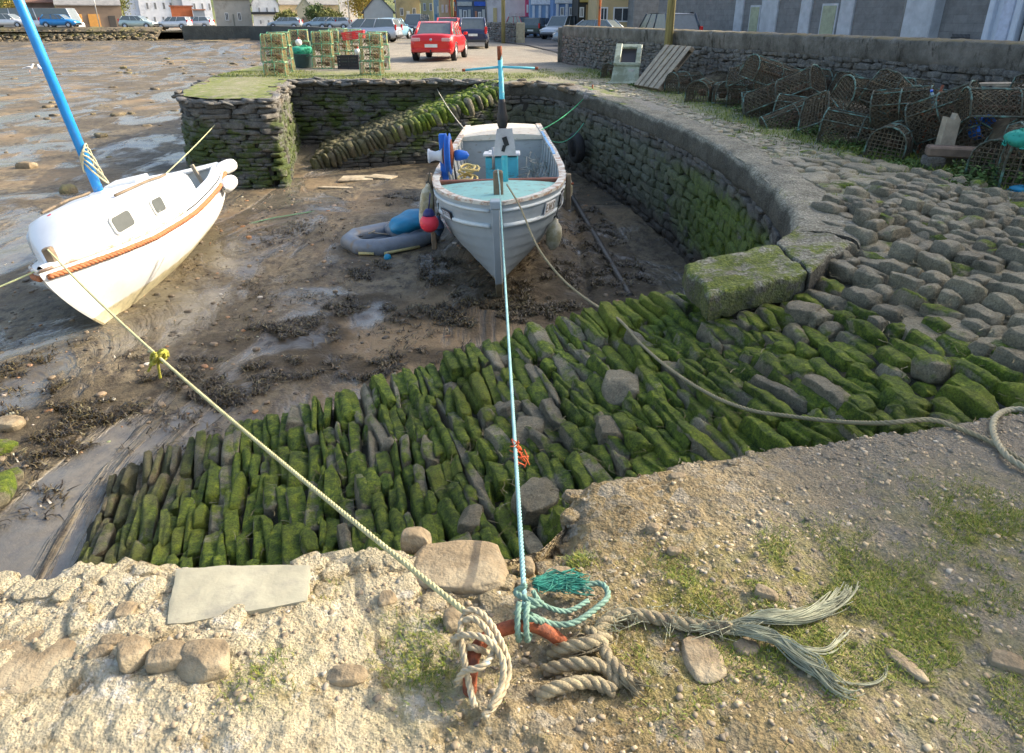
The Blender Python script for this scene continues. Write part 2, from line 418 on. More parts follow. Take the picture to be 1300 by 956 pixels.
def mat_coping(green=0.0, name='rough_coping_concrete', tone=1.15):
    n = NT(name); t = tone
    a = n.noise(3, 6, .65); v = n.sep(n.voro(60, out='Color'))
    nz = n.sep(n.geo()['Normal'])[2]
    c = n.ramp(a, [(.3, (.13*t, .125*t, .09*t)), (.7, (.27*t, .255*t, .18*t))])
    c = n.mix(.45, c, n.ramp(v[0], [(0, (.05*t, .05*t, .045*t)), (.6, (.25*t, .235*t, .20*t)), (1, (.5*t, .48*t, .43*t))]))
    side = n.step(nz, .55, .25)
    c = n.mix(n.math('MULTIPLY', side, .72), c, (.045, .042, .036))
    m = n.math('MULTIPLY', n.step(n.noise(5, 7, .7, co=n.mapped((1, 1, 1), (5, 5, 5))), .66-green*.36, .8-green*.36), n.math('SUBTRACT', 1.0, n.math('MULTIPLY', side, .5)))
    c = n.mix(n.math('MULTIPLY', m, .88), c, n.ramp(n.noise(30, 5, .7), [(.3, (.05, .07, .008)), (.5, (.12, .16, .012)), (.75, (.26, .29, .03))]))
    c = speck(n, c, 80, .5, 1.4, 2.0)
    nb = n.bump(n.math('ADD', n.voro(60), n.noise(90, 4, .7)), .9, .01, n.bump(n.noise(12, 6, .7), .8, .025))
    return n.fin(c, .85, 0, nb, .3)

M_mud, M_land, M_quay = mat_mud(), mat_land(), mat_quay()
M_slip = mat_slipstone()
M_wall = mat_wallstone('basin_slate', 1.05, 1.35, (-1.55, -.5), gx=(8.5, 13.5), amt=1.0, brown=.2)
M_wallfar = mat_wallstone('far_wall_slate', 1.25, .8, (-1.6, -.45), amt=.62, brown=.45, mseed=4)
M_pier = mat_wallstone('pier_head_slate', 1.25, .75, (-1.9, -.45), amt=.72, brown=.5, mseed=9)
M_garden = mat_wallstone('garden_wall_rubble', 1.45, 1, (-9, -8), amt=0, brown=.35, rocky=.7)
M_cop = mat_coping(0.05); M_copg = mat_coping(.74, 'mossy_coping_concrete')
M_black = simple('joint_dirt', (.035, .032, .024), .95, bump=.6, bsc=25, bd=.02)

# ------------------------------------------------------------------ shapes of the ground
MUDZ = -1.86
def hslip(X, Y=None):
    X = np.asarray(X, float); k = .35
    d = np.log1p(np.exp((2.75-X)/k))*k
    return -.31*d*1.0
EDGE = np.array([P(px, py, 0)[:2] for px, py in [(-300, 745), (-150, 722), (0, 713), (50, 716), (90, 706), (140, 702), (185, 701), (235, 716), (300, 723), (350, 712), (395, 692), (450, 682), (505, 690), (560, 696), (610, 700), (640, 684), (685, 668), (702, 655), (716, 640), (726, 613), (800, 600), (870, 588), (950, 573), (1050, 559), (1150, 545), (1225, 528), (1300, 513)]]+[(3.4, 3.3), (5.0, 4.0), (8.2, 5.2)])
for _i in range(1, len(EDGE)): EDGE[_i, 0] = max(EDGE[_i, 0], EDGE[_i-1, 0]+.012)
EDGE = np.vstack([[-60, EDGE[0, 1]-.2], [-8, EDGE[0, 1]-.1], EDGE])
def Ye(X): return np.interp(X, EDGE[:, 0], EDGE[:, 1])
FARE = np.array([(-3.7, 4.75), (-3.36, 4.85), (-2.99, 5.03), (-2.33, 5.14), (-1.65, 5.17), (-.99, 5.28), (-.59, 5.33), (-.07, 5.42), (.46, 5.42), (.97, 5.42), (1.4, 5.35)])
def Yf(X): return np.interp(X, FARE[:, 0], FARE[:, 1])

# mudflat: one graded sheet reaching the far shore
def graded(lo, hi, a, b, fine, grow=1.12):
    xs = list(np.arange(a, b, fine)); st = fine
    while xs[-1] < hi: st *= grow; xs.append(xs[-1]+st)
    st = fine
    while xs[0] > lo: st *= grow; xs.insert(0, xs[0]-st)
    return np.array(xs)
xs = graded(-260, 6, -9, 3.4, .05); ys = graded(1.0, 130, 4.4, 19, .05, 1.06)
X, Y = np.meshgrid(xs, ys, indexing='ij')
WEED = [(P(px, py, MUDZ)[0], P(px, py, MUDZ)[1], rx, ry, s) for px, py, rx, ry, s in [
    (385, 425, .55, .4, 1), (440, 395, .35, .35, 1), (470, 470, .35, .2, 1), (560, 455, .55, .22, 1), (520, 400, .35, .25, .8), (430, 465, .35, .2, .9),
    (100, 520, .6, .3, .8), (60, 560, .5, .25, .8), (130, 500, .5, .2, .7), (200, 495, .4, .2, .7), (30, 545, .3, .3, .8), (290, 500, .4, .25, .8), (330, 430, .5, .3, .6),
    (600, 400, .5, .5, .9), (700, 395, .7, .4, .8), (790, 355, .4, 1.2, .8), (760, 300, .3, 1.6, .8), (640, 380, .7, .5, .9), (350, 470, .5, .25, .8), (0, 480, .5, .3, .6), (505, 255, .4, .5, .6), (470, 345, .3, .3, .5), (560, 345, .3, .6, .7), (250, 470, .6, .2, .5), (730, 350, .5, .5, .7), (480, 385, .4, .2, .7)]]
weed = np.zeros_like(X)
nz_ = fb2(X, Y, 2.2, 5, 3.3)
for wx, wy, rx, ry, s in WEED:
    d = np.sqrt(((X-wx)/(rx*1.05))**2+((Y-wy)/(ry*1.35))**2)
    weed = np.maximum(weed, s*smst(1.15, .55, d+nz_*1.1))
Z = MUDZ+.10*fb2(X, Y, .35, 3, 1.0)+.035*fb2(X, Y, 1.6, 4, 2.0)*(np.hypot(X, Y) < 60)+.018*np.abs(fb2(X, Y, 6.0, 4, 5.0))+weed*(.02+.05*np.abs(fb2(X, Y, 9.0, 4, 9.0)))
ripple = fb2(X*.5, Y*1.3, 1.2, 4, 8.0)
Z += .03*ripple*smst(-3, -7, X)
# scour groove beside the right wall, stream bed in the bay, rise to the foot of the sea wall
Z -= .10*np.exp(-((X-(1.05+.02*(Y-9)))/.10)**2)*smst(5.2, 6.2, Y)*smst(16, 14, Y)
Z += np.where(Y > 70, smst(72, 88, Y)*.9*smst(-14, -30, X), 0)
for gx in (P(372, 320, MUDZ)[0], P(412, 320, MUDZ)[0]):
    Z -= .035*np.exp(-((X-(gx-.02*(Y-11)))/.05)**2)*smst(9.5, 10.2, Y)*smst(13.2, 12.4, Y)
V = np.stack([X, Y, Z], -1).reshape(-1, 3); nx, ny = X.shape
I = np.arange(nx*ny).reshape(nx, ny); F = np.stack([I[:-1, :-1], I[1:, :-1], I[1:, 1:], I[:-1, 1:]], -1).reshape(-1, 4)
link('mudflat', mesh_np('mudflat', V, F, attrs={'weed': weed.ravel()}), M_mud, kind='structure')
def mudh(x, y):
    i = np.clip(np.searchsorted(xs, x), 0, nx-1); j = np.clip(np.searchsorted(ys, y), 0, ny-1); return float(Z[i, j])

# near quay: dense sheet following its broken edge
xq = graded(-60, 8, -2.2, 2.7, .0085, 1.1)
dq = np.concatenate([np.arange(0, 1.75, .0085), 1.75+np.cumsum(.0085*1.12**np.arange(54))])
Xq, Dq = np.meshgrid(xq, dq, indexing='ij')
jag = .035*fb2(xq, xq*0, 7.0, 4, 4.4)+.015*fb2(xq, xq*0, 30.0, 3, 6.4)
_b = smst(.0, .9, Dq); Yq = (Ye(xq)+jag)[:, None]*(1-_b)+np.where(_b > 0, _b*(2.15+.22*xq.clip(-4, 4)[:, None]), 0)-Dq
leftm = smst(.35, .1, Xq)
fall = smst(.0, .06, Dq)
Zq = .035*fb2(Xq, Yq, 1.3, 4, 7.0)+.010*fb2(Xq, Yq, 9, 4, 2.0)+(.008*fb2(Xq, Yq, 30, 4, 3.0, .7)+.007*np.abs(fb2(Xq, Yq, 22, 3, 8.0))+.009*np.maximum(fb2(Xq, Yq, 12, 2, 18.0)-.1, 0))*(Dq < 2.5)
Zq += leftm*(.05*fb2(Xq, Yq, 3.0, 5, 12.0)+.016*np.abs(fb2(Xq, Yq, 14, 4, 13.0)))-leftm*.05*smst(.45, 0, Dq)
holl = np.exp(-((Xq-.08)/.16)**2-((Yq-2.03)/.17)**2); Zq -= .13*holl
holl2 = np.exp(-((Xq-.0)/.14)**2-((Yq-1.52)/.09)**2); Zq -= .05*holl2
Zq -= (1-fall)*(.03+.03*np.abs(fb2(Xq, Yq, 20, 3, 1)))
gr = np.zeros_like(Xq)
GRASS = [(P(px, py)[0], P(px, py)[1], r, s) for px, py, r, s in [(880, 760, .22, 1), (960, 740, .2, .8), (1010, 735, .2, 1), (1080, 720, .25, .8), (1130, 780, .3, .9), (1250, 670, .3, 1), (1290, 700, .3, .8), (1180, 800, .3, .8), (1020, 810, .15, .8), (850, 850, .2, .7), (870, 735, .12, .6), (545, 850, .15, .9), (520, 810, .15, .5), (390, 740, .1, .5), (1200, 750, .2, .7), (1100, 860, .3, .6), (1260, 860, .3, .6), (960, 830, .2, .6), (650, 700, .1, .4), (340, 860, .12, .6)]]
for gx, gy, r, s in GRASS: gr = np.maximum(gr, s*np.exp(-((Xq-gx)**2+(Yq-gy)**2)/(r*r)))
gr *= smst(8, 3, np.abs(Xq))
def quayh(x, y):
    i = np.clip(np.searchsorted(xq, x), 0, len(xq)-1); j = np.clip(np.searchsorted(-Yq[i], -y), 0, len(dq)-1); return float(Zq[i, j])
# face of the quay below the edge
fz = [-.06, -.13, -.22, -.35, -.55, -.8, -1.1, -1.5, -2.1]
rows = [np.stack([xq, Ye(xq)+jag-.01+.03*fb2(xq, xq*0+z*3, 5.0, 4, 2.1)-.04, np.full_like(xq, z)], -1) for z in fz]
Vq = np.stack([Xq, Yq, Zq], -1); Vf = np.stack(rows, 1)[:, ::-1]
A = np.concatenate([Vf, Vq], 1); nx2, ny2 = A.shape[:2]
I = np.arange(nx2*ny2).reshape(nx2, ny2); F = np.stack([I[:-1, :-1], I[:-1, 1:], I[1:, 1:], I[1:, :-1]], -1).reshape(-1, 4)
ga = np.concatenate([np.zeros(Vf.shape[:2]), gr], 1)
link('quay_pavement', mesh_np('quay_pavement', A.reshape(-1, 3), F, attrs={'grass': ga.ravel()}), M_quay, kind='structure')

# land: outline with the basin cut out
RIM = [(2.12, 5.46), (2.45, 5.95), (2.67, 6.8), (2.86, 8.4), (2.88, 10.0), (2.78, 11.6), (2.42, 14.0), (1.95, 16.4), (1.45, 18.4), (.95, 19.7), (.35, 20.25), (-.25, 20.0)]
rim = spline([(x, y, 0) for x, y in RIM], 8)
xe = np.concatenate([np.arange(-3.7, 8.2, .12)])
OUT = [(x, float(Ye(x))-.04) for x in xe]
OUT += [(9.5, 5.4), (30, 6), (30, -40), (400, -40), (400, 420), (-400, 420), (-400, 87), (-100, 87), (-60, 88.5), (-41.5, 90), (-41, 96), (-22, 95), (-18, 80), (-13, 60), (-10.6, 44), (-9.6, 33), (-9.3, 28), (-9.0, 23), (-7.9, 18.0), (-7.35, 16.7), (-6.6, 16.15), (-5.25, 16.15), (-5.8, 18.5), (-6.45, 21.7), (-4.5, 21.75), (-2.5, 21.7), (-1.0, 21.6), (-.3, 21.35), (-.25, 20.0)]
OUT += [(p.x, p.y) for p in rim[::-1]][1:]
OUT += [(1.75, 5.3), (1.42, 5.25)]
OUT += [(x, float(Yf(x))) for x in np.arange(1.3, -3.7, -.15)]
def dedup(L):
    o = []
    for p in L:
        if not o or math.hypot(p[0]-o[-1][0], p[1]-o[-1][1]) > .01: o.append(p)
    return o
OUT = dedup(OUT)
def inside(poly, x, y):
    x = np.asarray(x); y = np.asarray(y); r = np.zeros(x.shape, bool); n = len(poly)
    for i in range(n):
        (x1, y1), (x2, y2) = poly[i], poly[(i+1) % n]
        if y1 == y2: continue
        c = ((y1 > y) != (y2 > y)) & (x < (x2-x1)*(y-y1)/(y2-y1)+x1); r ^= c
    return r
def distpoly(poly, x, y, closed=True):
    d = np.full(np.shape(x), 1e9); n = len(poly)
    for i in range(n if closed else n-1):
        ax, ay = poly[i]; bx, by = poly[(i+1) % n]; L = (bx-ax)**2+(by-ay)**2+1e-12
        t = np.clip(((x-ax)*(bx-ax)+(y-ay)*(by-ay))/L, 0, 1); d = np.minimum(d, np.hypot(x-ax-t*(bx-ax), y-ay-t*(by-ay)))
    return d
pts = []
for x0, x1, y0, y1, st in [(-4, 8, 1.5, 9, .13), (0, 9, 9, 20, .28), (-10, 9, 15, 30, .33), (-14, 12, 30, 60, 1.2), (9, 30, -20, 60, 1.8), (-45, 60, 60, 140, 5), (-200, 200, 100, 400, 20)]:
    gx, gy = np.meshgrid(np.arange(x0, x1, st), np.arange(y0, y1, st)); pts.append(np.stack([gx.ravel(), gy.ravel()], -1)+RNG.uniform(-.3, .3, (gx.size, 2))*st)
pts = np.concatenate(pts); k = inside(OUT, pts[:, 0], pts[:, 1]); pts = pts[k]; pts = pts[distpoly(OUT, pts[:, 0], pts[:, 1]) > .05]
nO = len(OUT)
r_ = geometry.delaunay_2d_cdt([Vector(p) for p in OUT]+[Vector(p) for p in pts], [(i, (i+1) % nO) for i in range(nO)], [], 1, 1e-5)
LV = np.array([(v.x, v.y) for v in r_[0]]); LF = [tuple(f) for f in r_[2]]
lx, ly = LV[:, 0], LV[:, 1]
near = smst(60, 30, np.hypot(lx, ly))
sl = (smst(6.6, 5.3, ly))
hz = np.where(ly < 7, hslip(lx)*sl, 0)
db = distpoly(OUT[len(xe):], lx, ly)
LZ = hz+near*(.05*fb2(lx, ly, .6, 4, 2)+.02*fb2(lx, ly, 3.5, 3, 2))-.03*(ly < 6.6)
LZ = np.where(lx > 2.9, LZ-.02, LZ); LZ = np.where((lx > 9)&(ly < 7), LZ-.06, LZ)
far = smst(60, 100, ly); LZ = LZ*(1-far)
def landh(x, y): return float((hslip(x)*smst(6.6, 5.3, y) if y < 7 else 0)+.05*fb2(x, y, .6, 4, 2)+.02*fb2(x, y, 3.5, 3, 2)-.03*(y < 6.6)-.02*(x > 2.9))
POTFOOT = [(2.6, 26), (3.2, 21), (4.1, 17), (4.0, 14), (4.3, 11), (4.9, 9.6), (5.3, 8.6), (5.9, 7.3), (7, 5.5)]
dfoot = distpoly(POTFOOT, lx, ly, False)
sideR = lx-np.interp(ly, [p[1] for p in POTFOOT][::-1], [p[0] for p in POTFOOT][::-1])
grass = np.exp(-(dfoot/.7)**2)*.9
grass = np.maximum(grass, np.where((ly > 15)&(ly < 27)&(lx < 2.5), np.exp(-(db/1.3)**2)*1.0, 0))
grass = np.maximum(grass, .9*np.exp(-((ly-23.6)/1.2)**2)*(lx < 2.2)*smst(-9.5, -7, lx))
grass = np.maximum(grass, .55*np.exp(-((lx-3.4)/.5)**2)*(ly < 12)*(ly > 6.5))
grass = np.maximum(grass, .5*np.exp(-((lx-4.6)**2+(ly-4.6)**2)/1.2))
grey = .75*smst(18, 14, ly)*(lx > 0)
slip = smst(2.9, 2.3, lx)*(ly < 6)
me = bpy.data.meshes.new('quay_ground'); me.from_pydata([(a, b, c) for a, b, c in zip(lx, ly, LZ)], [], LF)
for nm, a in (('grass', grass), ('grey', grey), ('slip', slip)):
    at = me.attributes.new(nm, 'FLOAT', 'POINT'); at.data.foreach_set('value', a.astype(np.float32))
me.polygons.foreach_set('use_smooth', [True]*len(me.polygons)); me.update()
link('quay_ground', me, M_land, kind='structure')

# ------------------------------------------------------------------ the near stone slipway (stones set on edge)
def slip_stones(rng):
    C, H, RR, rn = [], [], [], []
    x = -3.30
    while x < 4.6:
        f = smst(.7, 2.4, x)                      # stones grow and round off uphill
        w = rng.uniform(.036, .082)+rng.random()**3*.07+f*rng.uniform(.02, .10)
        xc = x+w/2
        y0 = float(Ye(xc+.9))-.15
        y1 = float(Yf(xc)) if xc < 1.42 else float(np.interp(xc, [1.42, 1.75, 2.15, 2.6, 2.9, 4.7], [4.62, 4.72, 4.86, 5.6, 6.7, 8.3]))
        if xc > 3.2: y0 = max(y0, 2.9)
        y = y1-.02; first = True
        while y > y0:
            L = (rng.uniform(.35, .6) if first else rng.uniform(.14, .55))*(1-.42*f)
            L = min(L, y-y0+.15)
            if L < .07: break
            yc = y-L/2; wob = (y1-yc)*.30-.35*(xc < 2.6)*0+.05*float(fb2(xc, yc, 1.1, 3, 5))
            ww = w*rng.uniform(.72, 1.12)
            z = max(float(hslip(xc+wob)), -1.93)*float(smst(6.6, 5.3, yc))+rng.normal(0, .014+.012*f)-.02+(.045 if first and xc < 1.4 else 0)
            if xc > 3.0: z += .0
            hh = rng.uniform(.07, .10)
            C.append((xc+wob+rng.normal(0, .012), yc, z)); H.append((ww/2*(1.12-.06*f), L/2*(1.02-.05*f), hh))
            RR.append(rotz(np.array(rng.normal(.30, .07+.13*f))) @ roty(np.array(rng.normal(.13, .09))) @ rotx(np.array(rng.normal(0, .04))))
            rn.append(rng.uniform(.2, .42)+.12*f+.3*f*rng.random())
            y -= L*rng.uniform(.93, 1.06); first = False
        x += w*.9
    return np.array(C), np.array(H), np.array(RR), np.array(rn)
C, H, RR, rn = slip_stones(np.random.default_rng(11))
t_small = C[:, 0] < -0.0
V, F = rocks(C, H, RR, 9, np.clip(rn, .1, .85), cuts=5, amp=.06, rng=np.random.default_rng(12), fine=.018)
# loose boulders lying on it
BL = [(672, 545, .13, .17), (650, 520, .09, .10), (790, 490, .15, .22), (775, 545, .11, .16), (680, 630, .16, .17), (598, 660, .09, .13), (495, 565, .06, .08), (1020, 395, .14, .12), (905, 410, .07, .08), (880, 435, .08, .08), (925, 450, .08, .08), (1245, 430, .12, .09), (945, 555, .16, .10), (790, 475, .10, .09), (770, 450, .1, .06), (1060, 440, .12, .1), (700, 520, .06, .07), (640, 500, .07, .1), (850, 470, .09, .07), (560, 440, .10, .15), (600, 500, .06, .14)]
C2, H2, R2 = [], [], []
for px, py, a, b in BL[:9]:
    z = -.5
    for _ in range(30):
        q = P(px, py, z); z = .5*z+.5*float(hslip(q[0]))
    q = P(px, py, z+.05); C2.append((q[0], q[1], z+.01)); H2.append((a*.78, b*.78, .09)); R2.append(rotz(np.array(RNG.uniform(-.5, .5))))
V2, F2 = rocks(np.array(C2), np.array(H2), np.array(R2), 14, .5, cuts=7, amp=.07, rng=np.random.default_rng(5), fine=.014)
_sl = link('stone_slipway', mesh_np('slip', V, F), M_slip,
     label='green mossy slipway of long stones set on edge below the near quay', cat='slipway')
_nb = len(V2)//len(C2); _nf = len(F2)//len(C2); M_bld = mat_slipstone(-.5, -3, name='pale_boulder', base_g=1.15)
for i in range(len(C2)): link('boulder', mesh_np('bl', V2[i*_nb:(i+1)*_nb], F2[:_nf]), M_bld, _sl)

# ------------------------------------------------------------------ stone walls
def wall_stones(path, ztop, zbot, ch, ln, side=1, batter=.06, prot=.03, rng=RNG, res=6, depth=.10, irregular=.3, rnd=.10, cuts=6):
    pts = np.array([(p[0], p[1]) for p in path]); seg = np.diff(pts, axis=0); L = np.hypot(seg[:, 0], seg[:, 1]); S = np.concatenate([[0], np.cumsum(L)])
    def at(s):
        x = np.interp(s, S, pts[:, 0]); y = np.interp(s, S, pts[:, 1]); e = .1
        tx = np.interp(s+e, S, pts[:, 0])-np.interp(s-e, S, pts[:, 0]); ty = np.interp(s+e, S, pts[:, 1])-np.interp(s-e, S, pts[:, 1])
        m = math.hypot(tx, ty)+1e-9; return x, y, tx/m, ty/m
    zt = ztop if callable(ztop) else (lambda s: ztop)
    C, H, RR = [], [], []; top = max(zt(s) for s in np.linspace(0, S[-1], 40))
    z = zbot
    while z < top-.02:
        h = rng.uniform(*ch); s = -rng.uniform(0, ln[1])*.3
        while s < S[-1]:
            l = rng.uniform(*ln)*(h/np.mean(ch))**.4; sc = s+l/2
            if 0 < sc < S[-1]:
                zz = z+h/2+irregular*h*float(fb2(sc*1.0, z, 1.3, 3, 3)); T = zt(sc)
                hh = min(h, (T-(zz-h/2)))
                if hh > .025:
                    x, y, tx, ty = at(sc); nx_, ny_ = -ty*side, tx*side
                    o = batter*(T-zz)+rng.normal(prot*.4, prot*.5)-depth*.75
                    C.append((x+nx_*o, y+ny_*o, zz-h/2+hh/2)); H.append((l/2*1.02, depth, hh/2*1.05))
                    t3 = np.array([tx, ty, rng.normal(0, .03)]); t3 /= np.linalg.norm(t3); n3 = np.array([nx_, ny_, rng.normal(0, .05)]); n3 -= t3*n3.dot(t3); n3 /= np.linalg.norm(n3)
                    RR.append(np.stack([t3, n3, np.cross(t3, n3)], -1))
            s += l*rng.uniform(.95, 1.05)
        z += h*.98
    V, F = rocks(np.array(C), np.array(H), np.array(RR), res, rnd, cuts=cuts, amp=.045, rng=rng)
    # dark joint backing
    ss = np.linspace(0, S[-1], max(3, int(S[-1]/.4))); n0 = len(V); rows = []
    for s in ss:
        x, y, tx, ty = at(s); nx_, ny_ = -ty*side, tx*side; T = zt(s)
        rows.append([(x+nx_*(batter*(T-zbot)-.055), y+ny_*(batter*(T-zbot)-.055), zbot-.3), (x-nx_*.05, y-ny_*.05, T-.02)])
    return V, F, rows
def stone_wall(name, path, ztop, zbot, ch, ln, m, label, cat='wall', root=None, part='stonework', **k):
    V, F, rows = wall_stones(path, ztop, zbot, ch, ln, **k)
    if root is None: root = empty(name, (0, 0, 0), 0, label, cat)
    link(part, mesh_np(part, V, F), m, root)
    b = MB(); b.grid(rows, False); b.build('mortar_bed', M_black, root)
    return root
def strip(mb_rows, path, prof, side=1, noise=.012, sc=9, step=.07):
    """sweep a cross-section (offset outward, z) along a path with rough noise"""
    p = resample([Vector((q[0], q[1], 0)) for q in path], step); rows = []
    for i, q in enumerate(p):
        t = (p[min(i+1, len(p)-1)]-p[max(i-1, 0)]).normalized(); n_ = Vector((-t.y, t.x, 0))*side
        rows.append([tuple(q+n_*o+Vector((0, 0, z))) for o, z in prof])
    A = np.array(rows); d = fbm(A*sc, 4)*noise; e = fbm(A*sc+50, 4)*noise; A[..., 0] += d; A[..., 1] += e; A[..., 2] += fbm(A*sc+90, 4)*noise
    return A
def gridmesh(name, A, m, parent=None, **k):
    a, b = A.shape[:2]; I = np.arange(a*b).reshape(a, b); F = np.stack([I[:-1, :-1], I[1:, :-1], I[1:, 1:], I[:-1, 1:]], -1).reshape(-1, 4)
    return link(name, mesh_np(name, A.reshape(-1, 3), F), m, parent, **k)

basin = stone_wall('basin_wall', [(p.x, p.y) for p in rim[2:]], -.30, -2.0, (.10, .20), (.18, .50), M_wall,
                   'dark curved slate wall of the basin with a green algae patch', side=1, batter=.05, rng=np.random.default_rng(21), res=6, irregular=.5, rnd=.14, cuts=6)
prof = [(-.05, -.36), (.02, -.33), (.045, -.27), (.045, -.18), (.04, -.1), (.03, -.03), (-.01, .005), (-.06, .02), (-.14, .025), (-.24, .025), (-.34, .02), (-.44, .01), (-.50, -.01), (-.53, -.07), (-.56, -.2)]
A_ = strip(None, [(p.x, p.y) for p in rim[6:]], prof, side=1, noise=.04, sc=5)
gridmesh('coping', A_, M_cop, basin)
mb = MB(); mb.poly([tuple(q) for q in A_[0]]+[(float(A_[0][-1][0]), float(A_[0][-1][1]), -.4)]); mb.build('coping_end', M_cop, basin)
# mossy slab at the end of the coping, tipped toward the slipway
mb = MB()
def slab(cs, th, nx_=70, ny_=60):
    a, b, c, d = [np.array(q, float) for q in cs]; top = []
    for i in range(nx_):
        u = i/(nx_-1)
        top.append([(a*(1-u)+b*u)*(1-v)+(d*(1-u)+c*u)*v for v in np.linspace(0, 1, ny_)])
    T = np.array(top); T[..., 2] += .030*fbm(T*6, 5); eu = np.minimum(np.arange(nx_), np.arange(nx_)[::-1])[:, None]/nx_*2; ev = np.minimum(np.arange(ny_), np.arange(ny_)[::-1])[None]/ny_*2; ee = np.minimum(eu, ev)
    k_ = min(1.0, th/.12)*.8; T[..., 2] -= k_*(.012+.05*np.abs(fbm(T*9+7, 3)))*np.exp(-ee/.018)
    T[..., 0] += .05*k_*fbm(T*[5, 5, 0]+3, 4)*(ee < .9); T[..., 1] += .05*k_*fbm(T*[5, 5, 0]+9, 4)
    B = T.copy(); B[..., 2] -= th
    ring = lambda G: np.concatenate([G[:, 0], G[-1, 1:], G[::-1, -1][1:], G[0, ::-1][1:]])
    r0, r1 = ring(T), ring(B); rows = [r0]+[r0*(1-q)+r1*q+np.array([0, 0, 0]) for q in (.08, .3, .6, .85)]+[r1]
    S = np.array(rows); ce = T.mean((0, 1)); out = S-ce; out[..., 2] = 0; out /= np.linalg.norm(out, axis=-1, keepdims=True)+1e-9
    nn = fbm(S*8, 4)*.03; S[1:-1] += (out*(nn[..., None]+.012))[1:-1]
    return T, S
for nm, cs, th, lb in (('concrete_slab', [(2.10, 5.46, .0), (1.32, 5.19, -.06), (1.37, 4.56, -.09), (2.11, 4.84, -.01)], .18, 'moss covered concrete slab ending the basin coping above the slipway'),
                       ('coping_slab', [(2.46, 5.96, .02), (2.12, 5.48, .0), (2.13, 4.82, -.01), (2.72, 5.50, .02)], .22, 'cracked half mossy concrete slab where the coping turns')):
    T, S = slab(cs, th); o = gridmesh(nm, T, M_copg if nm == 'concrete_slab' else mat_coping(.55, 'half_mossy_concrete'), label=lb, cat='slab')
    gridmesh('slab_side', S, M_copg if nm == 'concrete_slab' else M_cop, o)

# right path: setts and cobbles between coping and pots
def cobbles(poly, st, hs, n, rng, zoff=.0, rnd=.6, stretch=1.5, ang=None):
    P2 = np.array(poly); x0, y0 = P2.min(0); x1, y1 = P2.max(0); L = []
    for _ in range(n*6):
        x, y = rng.uniform(x0, x1), rng.uniform(y0, y1); L.append((x, y))
    L = np.array(L); L = L[inside(poly, L[:, 0], L[:, 1])]; keep = []; cell = {}
    for x, y in L:
        k = (int(x/st), int(y/st)); ok = True
        for a in (-1, 0, 1):
            for b in (-1, 0, 1):
                for (u, v) in cell.get((k[0]+a, k[1]+b), ()):
                    if ((u-x)/1.0)**2+((v-y)/stretch)**2 < (st*.8)**2: ok = False
        if ok: cell.setdefault(k, []).append((x, y)); keep.append((x, y))
        if len(keep) >= n: break
    K = np.array(keep); N = len(K); s = rng.uniform(hs[0], hs[1], N)
    z = np.array([landh(x, y) for x, y in K])+zoff
    C = np.column_stack([K, z]); H = np.column_stack([s*rng.uniform(.7, 1.25, N), s*stretch*rng.uniform(.6, 1.25, N), s*.6])
    a = rng.normal(.3 if ang is None else ang, .5, N)
    return rocks(C, H, rotz(a) @ rotx(rng.normal(0, .06, N)) @ roty(rng.normal(0, .06, N)), 7, rnd, 3, .05, rng, fine=.012)
M_cob = mat_slipstone(2.9, 1.2, name='grey_cobble', base_g=1.35)
cobpoly = [P(px, py)[:2] for px, py in [(985, 205), (1090, 196), (1185, 232), (1200, 255), (1130, 262), (1215, 292), (1310, 320), (1420, 360), (1420, 480), (1190, 410), (1080, 330), (1085, 260), (1040, 232)]]
Va, Fa = cobbles(cobpoly, .20, (.085, .14), 330, np.random.default_rng(31), zoff=-.02)
pathpoly = [P(px, py)[:2] for px, py in [(730, 100), (800, 108), (880, 140), (985, 170), (1080, 196), (985, 205), (960, 190), (900, 160), (830, 130), (740, 108)]]
Vb, Fb = cobbles(pathpoly, .13, (.05, .085), 900, np.random.default_rng(32), zoff=-.022, stretch=1.3)
link('cobbled_path', mesh_np('cobbles', np.vstack([Va, Vb]), np.vstack([Fa, Fb+len(Va)])), M_cob, kind='structure')

# far wall, pier head, far slipway
stone_wall('quay_wall', [(-6.45, 21.7), (-4.5, 21.75), (-2.5, 21.7), (-1.0, 21.6), (-.3, 21.35), (.2, 21.2)], -.12, -2.0, (.08, .15), (.3, .8), M_wallfar,
           'dark slate wall below the stacked green pots, far side of the basin', side=-1, rng=np.random.default_rng(22), res=5, irregular=.3)
PH = [(-9.0, 23), (-8.4, 20.2), (-7.9, 18.0), (-7.62, 17.15), (-7.2, 16.5), (-6.6, 16.15), (-5.9, 16.12), (-5.25, 16.15), (-5.5, 17.4), (-5.8, 18.5), (-6.12, 20), (-6.45, 21.7)]
pr = stone_wall('stone_pier', PH, -.02, -2.0, (.07, .14), (.25, .75), M_pier, 'rounded end of the far stone pier with green lower courses', 'pier', side=-1, batter=.07, rng=np.random.default_rng(23), res=5, irregular=.25)
def lumps(path, n, hs, rng, m, name, parent, off=0.0, zc=0.0, side=1):
    p = [Vector((a, b, 0)) for a, b in path]; p = resample(p, .05); C, H, RR = [], [], []
    for _ in range(n):
        i = rng.integers(1, len(p)-1); t = (p[i+1]-p[i-1]).normalized(); nn = Vector((-t.y, t.x, 0))*side; s = rng.uniform(*hs)
        q = p[i]+nn*(off+rng.normal(0, .10)); C.append((q.x, q.y, zc+rng.normal(-.02, .03))); H.append((s*1.7, s, s*.38))
        RR.append(rotz(np.array(math.atan2(t.y, t.x)+rng.normal(0, .3))) @ roty(np.array(rng.normal(0, .12))))
    V, F = rocks(np.array(C), np.array(H), np.array(RR), 5, .4, 4, .08, rng)
    return link(name, mesh_np(name, V, F), m, parent)
